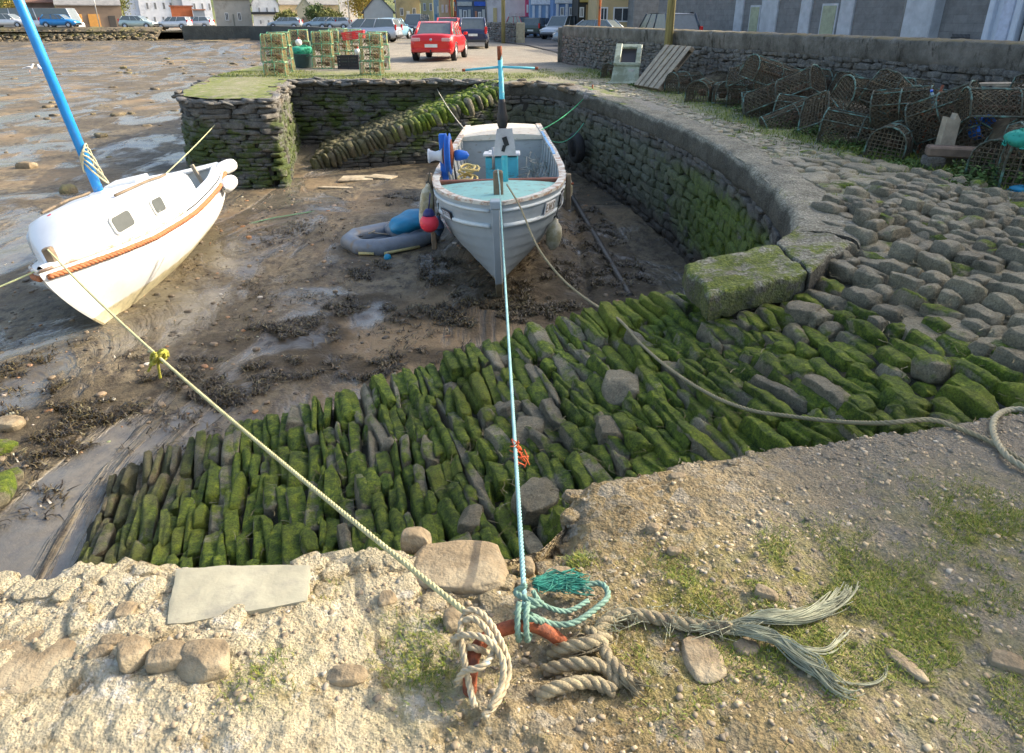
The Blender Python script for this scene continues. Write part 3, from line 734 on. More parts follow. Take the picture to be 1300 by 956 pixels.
qw = bpy.data.objects['quay_wall']
M_edge = mat_wallstone('weathered_edge_stone', 1.5, 1, (-9, -8), amt=0, brown=.9, rocky=.6)
lumps([(-6.3, 21.8), (-.3, 21.5), (.3, 20.5)], 300, (.05, .13), np.random.default_rng(24), M_edge, 'edge_stones', qw, zc=-.06)
lumps(PH, 230, (.05, .13), np.random.default_rng(25), M_edge, 'edge_stones', pr, off=.06, zc=-.05)
lumps([(p.x, p.y) for p in rim[-30:]], 70, (.07, .16), np.random.default_rng(26), M_edge, 'edge_stones', basin, off=-.15, zc=-.02)

# far slipway: face wall with stones on edge along its crest, rising to the right
CR = [(-5.15, 18.25), (-4.4, 18.35), (-3.4, 18.55), (-2.3, 18.9), (-1.2, 19.4), (-.35, 19.95)]
crS = np.concatenate([[0], np.cumsum(np.hypot(*np.diff(np.array(CR), axis=0).T))])
def crz(s): return -1.80+1.72*(s/crS[-1])**.85
fs = stone_wall('far_slipway', CR, lambda s: crz(s)-.28, -2.0, (.07, .12), (.2, .5), M_wallfar, 'small mossy slipway rising right against the far quay wall', 'slipway', side=-1, batter=.05, rng=np.random.default_rng(27), part='face_wall')
C, H, RR = [], [], []
rg = np.random.default_rng(28); s = .05
pc = np.array(CR)
while s < crS[-1]:
    w = rg.uniform(.10, .2); x, y = np.interp(s+w/2, crS, pc[:, 0]), np.interp(s+w/2, crS, pc[:, 1])
    C.append((x, y+.10, crz(s+w/2)-.16)); H.append((w/2*1.02, .2, rg.uniform(.17, .24))); RR.append(rotz(np.array(.45)) @ roty(np.array(rg.normal(-.38, .1))) @ rotx(np.array(rg.normal(.15, .1))))
    s += w*.95
# deck stones of the ramp
for _ in range(900):
    s = rg.uniform(.0, crS[-1]); x, y = np.interp(s, crS, pc[:, 0]), np.interp(s, crS, pc[:, 1]); d = rg.uniform(.2, 1)*(21.7-y)
    C.append((x-.12*d, y+d, crz(s)-.05+rg.normal(0, .03))); H.append((rg.uniform(.05, .1), rg.uniform(.1, .2), .1)); RR.append(rotz(np.array(rg.normal(.2, .3))))
V, F = rocks(np.array(C), np.array(H), np.array(RR), 5, .55, 4, .07, rg)
M_fslip = mat_slipstone(40, 30, name='far_slip_stone')
link('deck_stones', mesh_np('deck_stones', V, F), M_fslip, fs)
b = MB(); b.grid([[(float(np.interp(s, crS, pc[:, 0]))-k*.12*2, float(np.interp(s, crS, pc[:, 1]))+.1+k*(21.75-float(np.interp(s, crS, pc[:, 1]))), crz(s)-.14) for k in (0, .5, 1)] for s in np.linspace(0, crS[-1], 20)], True)
b.build('ramp_bed', M_black, fs)
# ------------------------------------------------------------------ boats
def paint(name, col, worn=(.35, .30, .24), amt=.3, rough=.45, low=None, lowz=.3, band=None, streak=True):
    n = NT(name); sx = n.sep(n.obj); a = n.noise(5, 5, .6)
    c = n.ramp(a, [(.3, tuple(x*.9 for x in col)), (.7, tuple(min(1, x*1.06) for x in col))])
    w = n.step(n.noise(7, 8, .72, co=n.mapped((1, 1, 2.2), (2, 5, 3))), .72-amt*.3, .8-amt*.25)
    c = n.mix(n.math('MULTIPLY', w, .85), c, worn)
    if streak:
        st = n.step(n.noise(6, 6, .7, co=n.mapped((3.5, 3.5, .35), (8, 1, 3))), .55, .75)
        c = n.mix(n.math('MULTIPLY', st, .28), c, tuple(x*.5 for x in col))
    if low is not None:
        z = n.math('ADD', sx[2], n.math('MULTIPLY', n.math('SUBTRACT', n.noise(4, 5, .6), .5), .09))
        c = n.mix(n.step(z, lowz+.02, lowz-.02), c, n.mix(n.step(n.noise(9, 6, .7), .4, .7), low, tuple(x*.6 for x in low)))
    nb = n.bump(n.noise(30, 5, .7), .25, .004, n.bump(w, .3, .003))
    return n.fin(c, n.math('ADD', rough, n.math('MULTIPLY', a, .2)), 0, nb, .4)
def hull(L, B, Zs, Zk, ex, gx, rake, ns=44, nq=22, lap=0.0, inset=0.0, s0=0.0, s1=1.0, q0=0.0):
    rows = []
    for i in range(ns+1):
        s = s0+(s1-s0)*i/ns; r = []
        for j in range(nq+1):
            q = q0+(1-q0)*j/nq; b = max(B(s)-inset, .012)
            y = b*math.sin(q*pi/2)**ex(s); z = Zk(s)+inset*(1-q)+(Zs(s)-Zk(s)-inset*(1-q))*q**gx(s)
            if lap: y += lap*((1-(q*9) % 1))*(q > .12)*min(1, b*3)
            r.append((s*L-rake*(1-q)**1.5*smst(.55, 1, s), y, z))
        rows.append(r)
    return rows
def lerpf(xs, ys): return lambda s: float(np.interp(s, xs, ys))
def smf(xs, ys):
    xs = np.array(xs, float); ys = np.array(ys, float)
    g = np.linspace(0, 1, 201); v = np.interp(g, xs, ys); k = np.hanning(15); k /= k.sum()
    v2 = np.convolve(np.pad(v, 7, mode='reflect', reflect_type='odd'), k, 'valid'); return lambda s: float(np.interp(s, g, v2))
def mirror(rows): return [[(x, -y, z) for x, y, z in r] for r in rows]
def band_along(mb, pts, w, h, n=4):
    """rectangular rail following pts; w across (y), h in z"""
    rows = []
    for p in pts: rows.append([(p[0], p[1]-w/2, p[2]-h/2), (p[0], p[1]+w/2, p[2]-h/2), (p[0], p[1]+w/2, p[2]+h/2), (p[0], p[1]-w/2, p[2]+h/2)])
    mb.grid(rows, False, closed=True); mb.poly(rows[0]); mb.poly(rows[-1][::-1])

FONTM = {}
def text_mesh(txt, size, ext=.002):
    cu = bpy.data.curves.new('t', 'FONT'); cu.body = txt; cu.size = size; cu.extrude = ext; cu.align_x = 'CENTER'; cu.align_y = 'CENTER'; cu.resolution_u = 2
    o = bpy.data.objects.new('t', cu); COL.objects.link(o); dg = bpy.context.evaluated_depsgraph_get(); me = bpy.data.meshes.new_from_object(o.evaluated_get(dg)); bpy.data.objects.remove(o); return me

# ---- the grey fishing boat
gb = empty('fishing_boat', (-.166, 16.38, -1.95), -pi/2, 'pale grey open wooden fishing boat with turquoise foredeck and short mast', 'boat'); gb.rotation_euler = (R(1.4), 0, -pi/2)
L = 7.77
B = smf([0, .15, .35, .55, .70, .80, .88, .94, .98, 1], [.80, .90, 1.0, 1.04, 1.0, .88, .68, .45, .22, .03])
Zs = smf([0, .25, .5, .75, .9, 1], [1.36, 1.26, 1.25, 1.32, 1.41, 1.48])
Zk = smf([0, .5, .9, 1], [.12, .0, .02, .10]); ex = smf([0, .5, .8, 1], [.55, .62, .95, 1.25]); gx = smf([0, .5, .8, 1], [1.5, 1.7, 1.25, 1.0])
M_grey = paint('grey_hull_paint', (.34, .40, .43), (.30, .26, .2), .22, .42, low=(.20, .165, .10), lowz=.34)
M_capr = paint('worn_cap_rail', (.66, .64, .56), (.36, .20, .11), .85, .55)
M_turq = paint('turquoise_deck_paint', (.27, .52, .47), (.24, .27, .22), .62, .6, streak=False)
M_cyan = paint('cyan_paint', (.10, .52, .62), (.12, .10, .06), .55, .5)
M_inner = paint('inner_grey_paint', (.40, .42, .41), (.22, .19, .13), .5, .6)
M_cream = paint('cream_board_paint', (.68, .62, .50), (.46, .33, .20), .6, .6)
M_rustred = paint('red_brown_paint', (.22, .085, .055), (.10, .07, .05), .5, .7)
M_blue = paint('bright_blue_paint', (.02, .16, .62), (.25, .26, .28), .4, .4)
M_wood = simple('weathered_wood', (.20, .15, .095), .8, var=.35, sc=9, bump=.6, bsc=50)
M_woodp = simple('pale_weathered_wood', (.33, .28, .205), .85, var=.3, sc=9, bump=.6, bsc=50)
M_black_p = simple('black_plastic', (.02, .02, .022), .5); M_white_p = simple('white_paint', (.72, .72, .70), .45, var=.06)
M_steel = simple('galvanised_steel', (.42, .42, .41), .45, .8)
M_rust = simple('rusty_iron', (.26, .075, .03), .85, .15, var=.4, sc=25, bump=.8, bsc=90, dirt=(.10, .035, .02))
M_net = simple('dark_netting', (.05, .055, .045), .9)
rows = hull(L, B, Zs, Zk, ex, gx, .5, lap=.010, nq=54)
mb = MB(); mb.grid([r[::-1] for r in rows]); mb.grid(mirror(rows))
tr = rows[0]; mb.poly([(x, y, z) for x, y, z in tr][::-1]+[(x, -y, z) for x, y, z in tr][1:])
st = rows[-1]; mb.grid([[(p[0]-.02, .05, p[2]) for p in st], [(p[0]+.07, .04, p[2]) for p in st], [(p[0]+.07, -.04, p[2]) for p in st], [(p[0]-.02, -.05, p[2]) for p in st]], False)
tp = st[-1]; mb.box((tp[0]+.0, 0, tp[2]+.02), (.17, .13, .10), bev=.01)
mb.build('hull', M_grey, gb)
mb = MB(); inn = hull(L, B, Zs, Zk, ex, gx, .5, inset=.05, s0=.012, s1=.735, ns=26, q0=.34); mb.grid(inn); mb.grid([r[::-1] for r in mirror(inn)])
r0 = inn; mb.grid([[(r[0][0], r[0][1], r[0][2]), (r[0][0], -r[0][1], r[0][2])] for r in inn]); mb.build('inner_lining', M_inner, gb)
# ribs
for sg in (1, -1):
    mb = MB()
    for s in np.arange(.06, .72, .055):
        pts_ = []
        for q in np.linspace(.38, .98, 9):
            b = B(s)-.06; pts_.append((s*L, sg*b*math.sin(q*pi/2)**ex(s), Zk(s)+.05*(1-q)+(Zs(s)-Zk(s)-.05*(1-q))*q**gx(s)))
        mb.tube(pts_, .022, 4)
    mb.build('ribs', M_inner, gb)

mb = MB()
for sg in (1, -1):
    band_along(mb, [(s*L-.0, sg*(B(s)-.02), Zs(s)+.02) for s in np.linspace(0, .995, 50)], .11, .045)
mb.build('cap_rail', M_capr, gb)
mb = MB()
for sg in (1, -1):
    for q, t_ in ((.80, .030), (.945, .022)):
        pts_ = [(s*L-.5*(1-q)**1.5*smst(.55, 1, s), sg*(B(s)*math.sin(q*pi/2)**ex(s)+.012), Zk(s)+(Zs(s)-Zk(s))*q**gx(s)) for s in np.linspace(.0, .995, 50)]
        mb.tube(pts_, t_, 6)
mb.build('rubbing_strake', paint('strake_paint', (.60, .66, .66), (.36, .30, .2), .3), gb)
# foredeck
mb = MB(); R1 = []
for s in np.linspace(.722, .985, 22):
    b = B(s)-.07; R1.append([(s*L, b*t, Zs(s)-.035+.06*(1-t*t)*min(1, b*1.5)) for t in np.linspace(-1, 1, 13)])
mb.grid([r[::-1] for r in R1])
s = .722; b = B(s)-.07
mb.poly([(s*L, b*t, Zs(s)-.035+.06*(1-t*t)) for t in np.linspace(-1, 1, 13)]+[(s*L, b, Zs(s)-.10), (s*L, -b, Zs(s)-.10)]); mb.build('foredeck', M_turq, gb)
mb = MB(); mb.box((.712*L, 0, Zs(.71)-.045), (.10, 2*B(.71)-.14, .15), bev=.01); mb.build('deck_beam', M_rustred, gb)
mb = MB(); rr = random.Random(4)
for i in range(90):
    y = rr.uniform(-.85, .85); mb.tube([(.712*L-.06+rr.uniform(-.05, .02), y, Zs(.71)-.2), (.70*L+rr.uniform(-.1, 0), y+rr.uniform(-.1, .1), Zs(.71)-.42)], .006, 3)
mb.build('hanging_net', M_net, gb)
mb = MB(); mb.box((.655*L, 0, Zs(.65)-.13), (.34, 2*B(.65)-.12, .04), bev=.008); mb.box((.44*L, 0, Zs(.44)-.45), (.22, 2*B(.44)-.3, .04), bev=.008); mb.build('thwart', M_inner, gb)
# aft deck and bulkhead
mb = MB(); R1 = []
for s in np.linspace(.004, .155, 6):
    b = B(s)-.03; R1.append([(s*L, b*t, Zs(s)+.02+.05*(1-t*t)) for t in np.linspace(-1, 1, 9)])
mb.grid([r[::-1] for r in R1]); s = .155; b = B(s)-.03
mb.poly([(s*L, b*t, Zs(s)+.02+.05*(1-t*t)) for t in np.linspace(-1, 1, 9)]+[(s*L, b, Zs(s)-.05), (s*L, -b, Zs(s)-.05)]); mb.build('aft_deck', M_cream, gb)
mb = MB(); s = .15; pr_ = [(s*L, (B(s)-.06)*math.sin(q*pi/2)**ex(s), Zk(s)+(Zs(s)-Zk(s))*q**gx(s)) for q in np.linspace(.3, .98, 10)]
mb.poly([p for p in pr_]+[(p[0], -p[1], p[2]) for p in pr_[::-1]]); mb.build('aft_bulkhead', M_inner, gb)
# engine box
mb = MB(); mb.box((.325*L, .0, .86), (.55, .62, .62), bev=.015); eb = mb.build('engine_box', M_cyan, gb)
mb = MB(); mb.box((0, 0, 0), (.70, .70, .05), roty(np.array(.10)) and None if False else Matrix.Rotation(-.10, 3, 'Y'), bev=.012); mb.box((.05, -.22, .05), (.08, .06, .05), bev=.01)
lid = mb.build('lid', M_white_p, eb); lid.location = (.325*L, 0, 1.20)
mb = MB(); mb.tube([(0, 0, 0), (0, 0, .4)], .03, 10); ex_ = mb.build('exhaust_pipe', M_steel, eb); ex_.location = (.39*L, -.15, 1.0)
# mast, wrap, yard
mx, my, mz = .735*L, .10, Zs(.735)-.0
ms = MB(); ms.tube([(mx, my, mz-.25), (mx+.0, my-.01, mz+.9), (mx, my-.03, mz+1.85)], [.048, .042, .03], 12); ms = ms.build('mast', paint('mast_cyan', (.10, .50, .60), (.5, .48, .42), .45), gb)
q = MB(); q.tube([(mx, my-.03, mz+1.72), (mx, my-.03, mz+1.9)], .034, 8); q.build('mast_tip', M_rust, ms)
q = MB()
for sg in (1, -1): q.tube([(mx, my-.03, mz+1.63), (mx+.02, my-.03+sg*.5, mz+1.60)], .016, 8)
q.build('yard', paint('yard_cyan', (.12, .52, .62), (.4, .3, .2), .3), ms)
q = MB()
for sg in (1, -1): q.tube([(mx+.02, my-.03+sg*.49, mz+1.60), (mx+.02, my-.03+sg*.535, mz+1.60)], .02, 8)
q.build('yard_cap', M_rust, ms)
q = MB(); vs_ = []
for i, (z, r) in enumerate([(.78, .05), (.84, .075), (.95, .085), (1.06, .06), (1.15, .055), (1.2, .045)]): vs_.append((r, z))
q.lathe(vs_, 10, Matrix.Translation((mx, my-.02, mz))); q.build('black_wrap', M_black_p, ms)
q = MB(); q.prism([(-.17, 0), (.17, 0), (.12, .38), (-.10, .38)], .02, Matrix.Translation((mx+.06, my, mz+.42)) @ Matrix.Rotation(pi/2, 4, 'Z') @ Matrix.Rotation(pi/2, 4, 'X')); fg = q.build('flag_board', simple('grey_board', (.50, .47, .47), .7), ms)
q = MB(); q.box((mx+.085, my+.02, mz+.62), (.012, .07, .13), Matrix.Rotation(.3, 3, 'X')); q.box((mx+.085, my-.01, mz+.52), (.012, .05, .09), Matrix.Rotation(-.3, 3, 'X')); q.build('black_mark', M_black_p, fg)
# bitt on the foredeck
q = MB(); q.box((.885*L, .02, Zs(.885)+.12), (.12, .13, .42), bev=.02); q.build('mooring_bitt', M_wood, gb)
# beaching legs
for sg, s in ((-1, .71), (1, .70)):
    q = MB(); q.box((s*L, sg*(B(s)+.07), .85 if sg < 0 else 1.10), (.09, .08, 1.2 if sg < 0 else .55), bev=.012); lg = q.build('leg', M_wood, gb)
    q = MB(); q.tube([(s*L, sg*(B(s)+.02), 1.22), (s*L, sg*(B(s)+.15), 1.22)], .018, 6); q.build('bolt', M_rust, lg)
# pot hauler on the starboard rail (camera left)
hx, hy, hz = .60*L, -(B(.60)-.12), Zs(.6)
q = MB(); q.box((hx, hy, hz+.15), (.09, .12, .95), bev=.012); ph = q.build('pot_hauler', M_blue, gb)
Mx = Matrix.Translation((hx-.04, hy+.13, hz+.26)) @ Matrix.Rotation(pi/2, 4, 'X')
q = MB(); q.lathe([(.05, -.05), (.30, -.045), (.335, -.03), (.27, 0), (.335, .03), (.30, .045), (.05, .05)], 30, Matrix.Translation((hx-.0, hy+.08, hz+.30)) @ Matrix.Rotation(pi/2, 4, 'X')); q.build('hauler_wheel', M_blue, ph)
q = MB(); q.lathe([(.0, -.1), (.235, -.056), (.24, .056), (.0, .1)], 24, Matrix.Translation((hx-.0, hy+.08, hz+.30)) @ Matrix.Rotation(pi/2, 4, 'X')); q.build('rusty_disc', M_rust, ph)
q = MB(); q.lathe([(.12, -.12), (.14, -.12), (.09, -.07), (.07, 0), (.09, .08), (.115, .1), (.115, .12), (.0, .12)], 20, Matrix.Translation((hx, hy-.13, hz+.28)) @ Matrix.Rotation(pi/2, 4, 'X')); q.build('drum', M_white_p, ph)
q = MB(); q.lathe([(.08, -.08), (.09, 0), (.06, .12), (.0, .16)], 16, Matrix.Translation((hx, hy+.26, hz+.28)) @ Matrix.Rotation(-pi/2, 4, 'X')); q.build('motor', M_blue, ph)
q = MB(); q.tube(spline([(hx, hy+.16, hz+.1), (hx-.05, hy+.18, hz-.25), (hx-.15, hy+.14, hz-.5)], 6), .014, 6); q.build('hose', M_black_p, ph)
# yellow hauling rope heap and nets in the cockpit
rr = random.Random(8); q = MB()
for i in range(9):
    c0 = Vector((.45*L+rr.uniform(-.2, .2), -.62+rr.uniform(-.05, .1), .75+i*.05)); q.tube([c0+Vector((.24*math.cos(a), .13*math.sin(a), rr.uniform(-.02, .02))) for a in np.linspace(0, 2*pi, 14)[:-1]], .022, 5, closed=True)
q.build('rope_heap', simple('yellow_rope', (.62, .50, .20), .8), gb)
q = MB()
for i in range(60):
    a = Vector((rr.uniform(.25, .6)*L, rr.uniform(.45, .85), rr.uniform(.7, 1.2))); q.tube(spline([a, a+Vector((rr.uniform(-.3, .3), rr.uniform(-.2, .1), rr.uniform(-.25, .1))), a+Vector((rr.uniform(-.5, .5), rr.uniform(-.2, .1), rr.uniform(-.3, 0)))], 4), .008, 3)
q.build('net_heap', simple('grey_net', (.30, .31, .27), .9), gb)
# blue painted stretch of the port rail
q = MB(); band_along(q, [(s*L, B(s)-.05, Zs(s)+.048) for s in np.linspace(.12, .42, 16)], .05, .01); q.build('rail_stripe', paint('rail_blue', (.20, .42, .68), (.6, .58, .5), .6), gb)
# boards with letters on the bows
def side_frame(sg, s, q):
    def pt(s, q): return Vector((s*L-.5*(1-q)**1.5*smst(.55, 1, s), sg*B(s)*math.sin(q*pi/2)**ex(s), Zk(s)+(Zs(s)-Zk(s))*q**gx(s)))
    p = pt(s, q); tx = (pt(s+.02, q)-pt(s-.02, q)).normalized()
    if sg > 0: tx = -tx            # reading direction for somebody outside
    up = (pt(s, q+.03)-pt(s, q-.03)); up = (up-tx*up.dot(tx)).normalized(); nn = tx.cross(up)
    M = Matrix((tx, up, nn)).transposed().to_4x4(); M.translation = p+nn*.022; return M
for sg, s, q_, wd, ht, txt, m1, m2, nm, lb in ((1, .775, .885, .36, .25, 'S 17', M_black_p, M_white_p, 'number_board', 'black number board'), (1, .868, .875, .42, .17, 'E.W.S', M_white_p, M_wood, 'name_board', 'worn white name board'), (-1, .865, .83, .48, .13, 'EILEEN', M_black_p, M_white_p, 'name_board', 'dark name board with white letters')):
    M = side_frame(sg, s, q_); q = MB(); q.M = M; q.box((0, 0, 0), (wd, ht, .014), bev=.003); bo = q.build(nm, m1, gb, label=lb)
    me = text_mesh(txt, ht*.95, .002); me.transform(Matrix.Translation((0, 0, .009)) if True else None); me.transform(M); link('lettering', me, m2, bo)
q = MB(); q.M = side_frame(-1, .80, .66); q.lathe([(.16, 0), (.0, .004)], 18); q.build('pink_smear', simple('pink_scuff', (.55, .33, .33), .6), gb)

# ---- fenders and buoys (hang by the boats)
M_fend = simple('old_fender_vinyl', (.60, .57, .44), .45, var=.12, dirt=(.30, .27, .15), dirt_amt=.5); M_fendw = simple('white_fender_vinyl', (.78, .77, .72), .4, var=.05)
def fender(loc, r, h, m, label, tilt=(0, 0, 0), group=None, name='fender'):
    o = empty(name, loc, 0, label, 'fender', group); o.rotation_euler = tilt
    pf = [(.0, -h/2-.0), (r*.35, -h/2), (r*.5, -h/2+.03), (r*.85, -h/2+.07), (r, -h/2+.16), (r*1.02, 0), (r, h/2-.16), (r*.85, h/2-.07), (r*.45, h/2-.02), (r*.25, h/2+.04), (0, h/2+.04)]
    q = MB(); q.lathe(pf, 18); q.build('bladder', m, o)
    q = MB(); q.tube([(r*.22*math.cos(a), 0, h/2+.05+r*.22*math.sin(a)) for a in np.linspace(0, 2*pi, 11)[:-1]], .012, 5, closed=True); q.tube([(0, 0, h/2+.07), (.01, 0, h/2+.07+.16)], .008, 5); q.build('eye', M_net, o)
    return o
fender(PY(541, 263, 10.75), .10, .66, M_fend, 'long cream fender beside the leg of the fishing boat', (R(4), R(8), 0))
fender(PY(703, 299, 10.0), .115, .42, M_fend, 'oval cream fender hanging low on the right bow of the fishing boat', (R(-4), R(6), 0))
fender(PY(719, 238, 11.5), .10, .40, M_fend, 'small cream fender behind the right leg of the fishing boat', (0, R(-6), 0))
fender(PY(557, 288, 10.3), .085, .26, simple('navy_vinyl', (.03, .07, .13), .5), 'small dark blue fender half hidden behind the red buoy')
bo = empty('mooring_buoy', PY(545, 283, 9.9), 0, 'round red buoy with a navy top hanging at the bow', 'buoy')
q = MB(); q.lathe([(.0, -.135)]+[(.135*math.cos(a), .135*math.sin(a)) for a in np.linspace(-1.4, .95, 14)]+[(0, .115)], 24); q.build('float_ball', simple('fluorescent_red', (.85, .045, .075), .45, var=.1), bo)
q = MB(); q.lathe([(.085, .105), (.09, .125), (.07, .165), (.045, .2), (0, .205)], 20); q.tube([(0, 0, .2), (.03, .03, .42)], .009, 5); q.build('navy_cap', simple('navy_plastic', (.025, .03, .14), .5), bo)

# ---- white heeled yacht
wb = empty('small_yacht', (-5.13, 13.25, -1.93), -pi/2, 'white cabin boat heeled over on the mud with a blue mast', 'boat')
wb.rotation_euler = Matrix((( 0, 1, 0), (-1, 0, 0), (0, 0, 1))).transposed().to_euler(); wb.matrix_world = Matrix.Translation((-5.72, 13.02, -1.96)) @ Matrix.Rotation(R(-82), 4, 'Z') @ Matrix.Rotation(R(12), 4, 'X')
_l, _r, _s = wb.matrix_world.decompose(); wb.location = _l; wb.rotation_euler = _r.to_euler()
L = 5.70
B = smf([0, .06, .2, .4, .6, .75, .87, .95, 1], [.60, .76, .86, .88, .84, .72, .50, .24, .02])
Zs = smf([0, .25, .5, .75, 1], [1.05, .93, .90, .95, 1.08]); Zk = smf([0, .1, .5, .85, 1], [.22, .03, .0, .0, .10]); ex = smf([0, .5, .8, 1], [.75, .8, 1.05, 1.3]); gx = smf([0, .5, .8, 1], [1.2, 1.25, 1.1, 1.0])
M_wh = paint('white_gelcoat', (.80, .80, .77), (.5, .47, .38), .25, .35, low=(.62, .55, .34), lowz=.30)
M_whc = simple('white_cabin_gelcoat', (.80, .80, .78), .4, var=.04, bump=.08)
M_blup = simple('blue_mast_paint', (.02, .28, .72), .4, var=.12, dirt=(.35, .42, .5), dirt_amt=.15)
rows = hull(L, B, Zs, Zk, ex, gx, .75, nq=30)
mb = MB(); mb.grid([r[::-1] for r in rows]); mb.grid(mirror(rows)); tr = rows[0]; mb.poly([p for p in tr][::-1]+[(x, -y, z) for x, y, z in tr][1:])
st = rows[-1]; mb.grid([[(p[0]+.004, .022, p[2]) for p in st], [(p[0]+.03, 0, p[2]) for p in st], [(p[0]+.004, -.022, p[2]) for p in st]], False)
mb.build('hull', M_wh, wb)
q = MB(); band = [[(s*L-.85*smst(.55, 1, s), 0, Zk(s)-.09) for s in np.linspace(.08, .84, 20)]]
for sg in (1, -1): q.grid([[(x, sg*.03, z) for x, y, z in band[0]], [(x, sg*.035, z+.14) for x, y, z in band[0]]])
q.grid([[(x, -.03, z) for x, y, z in band[0]], [(x, .03, z) for x, y, z in band[0]]]); q.build('keel', M_wood, wb)
# side deck + foredeck + cockpit rim
def camber(s, t, w): return (s*L, w*t, Zs(s)+.02+.05*(1-t*t))
mb = MB()
mb.grid([[camber(s, t, B(s)) for t in np.linspace(-1, 1, 13)][::-1] for s in np.linspace(.405, .995, 26)])
for sg in (1, -1): mb.grid([[(s*L, sg*(B(s)-w), Zs(s)+.02+.03*min(1, w*6)) for w in ((0, .05, .11, .13) if sg < 0 else (.13, .11, .05, 0))] for s in np.linspace(.07, .41, 12)])
mb.grid([[(s*L, B(s)*t, Zs(s)+.045) for t in np.linspace(1, -1, 7)] for s in np.linspace(0, .075, 4)])
mb.build('deck', M_whc, wb)
mb = MB(); well = []
for s in np.linspace(.07, .41, 12):
    w_ = B(s)-.13; well.append([(s*L, w_, Zs(s)+.05), (s*L, w_-.03, Zs(s)-.15), (s*L, w_-.08, .48), (s*L, -w_+.08, .48), (s*L, -w_+.03, Zs(s)-.15), (s*L, -w_, Zs(s)+.05)])
mb.grid(well, False); mb.poly(well[0][::-1]); mb.poly(well[-1])
mb.box((.235*L, .36, .66), (1.3, .22, .34), bev=.02); mb.box((.235*L, -.36, .66), (1.3, .22, .34), bev=.02); mb.build('cockpit', paint('cockpit_grey', (.48, .52, .53), (.33, .3, .25), .2), wb)
mb = MB(); co_pts = [(s*L, (B(s)-.13), Zs(s)+.075) for s in np.linspace(.075, .40, 12)]; co2 = [(x, -y, z) for x, y, z in co_pts[::-1]]
mb.tube([Vector(p) for p in spline(co_pts+co2[:1], 3)[:-3]]+[], .035, 8); mb.tube(spline(co2, 3), .035, 8); mb.tube([co2[-1], (.095*L, 0, Zs(.1)+.11), co_pts[0]], .035, 8); mb.build('coaming', M_whc, wb)
# cabin trunk
CS = np.linspace(.40, .98, 34)
def cab(s, a):
    h = .47*smst(.985, .78, s)*(1-.12*smst(.6, .40, s))+.015; w = (B(s)-.065)*(1-.0*s)*smst(1.0, .80, s)**.4
    # a in 0..1 from starboard deck over the top to port deck
    prof = [(-1, 0), (-.985, .3), (-.96, .62), (-.93, .80), (-.86, .93), (-.6, 1.03), (0, 1.10), (.6, 1.03), (.86, .93), (.93, .80), (.96, .62), (.985, .3), (1, 0)]
    return prof, h, w
mb = MB(); G = []
for s in CS:
    prof, h, w = cab(s, 0); G.append([(s*L, w*y, Zs(s)+.025+h*z) for y, z in prof])
mb.grid(G); mb.poly([p for p in G[0]]); cb = mb.build('cabin', M_whc, wb)
M_pane = simple('grey_acrylic_pane', (.11, .12, .115), .25, var=.1, bump=.02); M_frame = simple('pale_window_frame', (.62, .62, .58), .4)
for xw, wl, hl in ((.80, .37, .24), (.655, .33, .23)):
    for sg in (1, -1):
        s = xw; prof, h, w = cab(s, 0); p = Vector((s*L, sg*w*.972, Zs(s)+.025+h*.46))
        p2 = cab(s+.03, 0); tx = (Vector(((s+.03)*L, sg*p2[2]*.972, Zs(s+.03)+.025+p2[1]*.46))-p).normalized()
        if sg > 0: tx = -tx
        up = Vector((0, -sg*.09, 1)); up = (up-tx*up.dot(tx)).normalized(); nn = tx.cross(up); M = Matrix((tx, up, nn)).transposed().to_4x4(); M.translation = p+nn*.022
        def rrect(a, b, r, n=5): return [(sx_*(a/2-r)+r*math.cos(t+k*pi/2), sy_*(b/2-r)+r*math.sin(t+k*pi/2)) for k, (sx_, sy_) in enumerate([(1, 1), (-1, 1), (-1, -1), (1, -1)]) for t in np.linspace(0, pi/2, n)]
        q = MB(); q.M = M; q.prism(rrect(wl, hl, .06), .044, Matrix.Translation((0, 0, -.04))); fr = q.build('window', M_frame, cb)
        q = MB(); q.M = M; q.prism(rrect(wl-.05, hl-.05, .045), .008, Matrix.Translation((0, 0, .0))); q.build('pane', M_pane, fr)
q = MB()
for sg in (1, -1): q.tube([(s*L, sg*(cab(s, 0)[2]*.70), Zs(s)+.03+cab(s, 0)[1]*1.06) for s in np.linspace(.45, .74, 8)], .018, 6)
q.build('grab_rail', M_wood, cb)
# sliding hatch, bow fittings
q = MB(); q.box((.455*L, 0, Zs(.4)+.515), (.5, .5, .06), bev=.02); q.build('hatch', M_whc, cb)
q = MB(); q.box((.955*L, .05, Zs(.93)+.13), (.10, .10, .22), bev=.015); q.build('bow_bitt', M_wood, wb)
q = MB()
for sg in (1, -1): q.tube([(s*L+.02, sg*(B(s)-.015), Zs(s)+.02) for s in np.linspace(.55, 1.0, 18)], .02, 6)
q.build('toe_rail', M_capr, wb)
q = MB(); q.lathe([(0, 0), (.07, .02), (.075, .06), (.04, .10), (0, .11)], 14, Matrix.Translation((.80*L, -.20, Zs(.8)+.42))); q.build('red_lamp', simple('red_plastic', (.65, .02, .03), .35), wb)
# rope rail
q = MB(); rp = [(s*L-.85*(1-.93)**1.5*smst(.55, 1, s), sg_*(B(s)*math.sin(.93*pi/2)**ex(s)+.02), Zk(s)+(Zs(s)-Zk(s))*.93**gx(s)+.0) for sg_ in (1,) for s in np.linspace(.0, 1.0, 60)]
rope_mb(q, spline(rp, 2), .036, 3, .16, .03); rope_mb(q, spline([(x, -y, z) for x, y, z in rp], 2), .036, 3, .16, .03)
q.build('rope_rail', simple('orange_coir_rope', (.46, .17, .07), .9, var=.35, sc=20), wb)
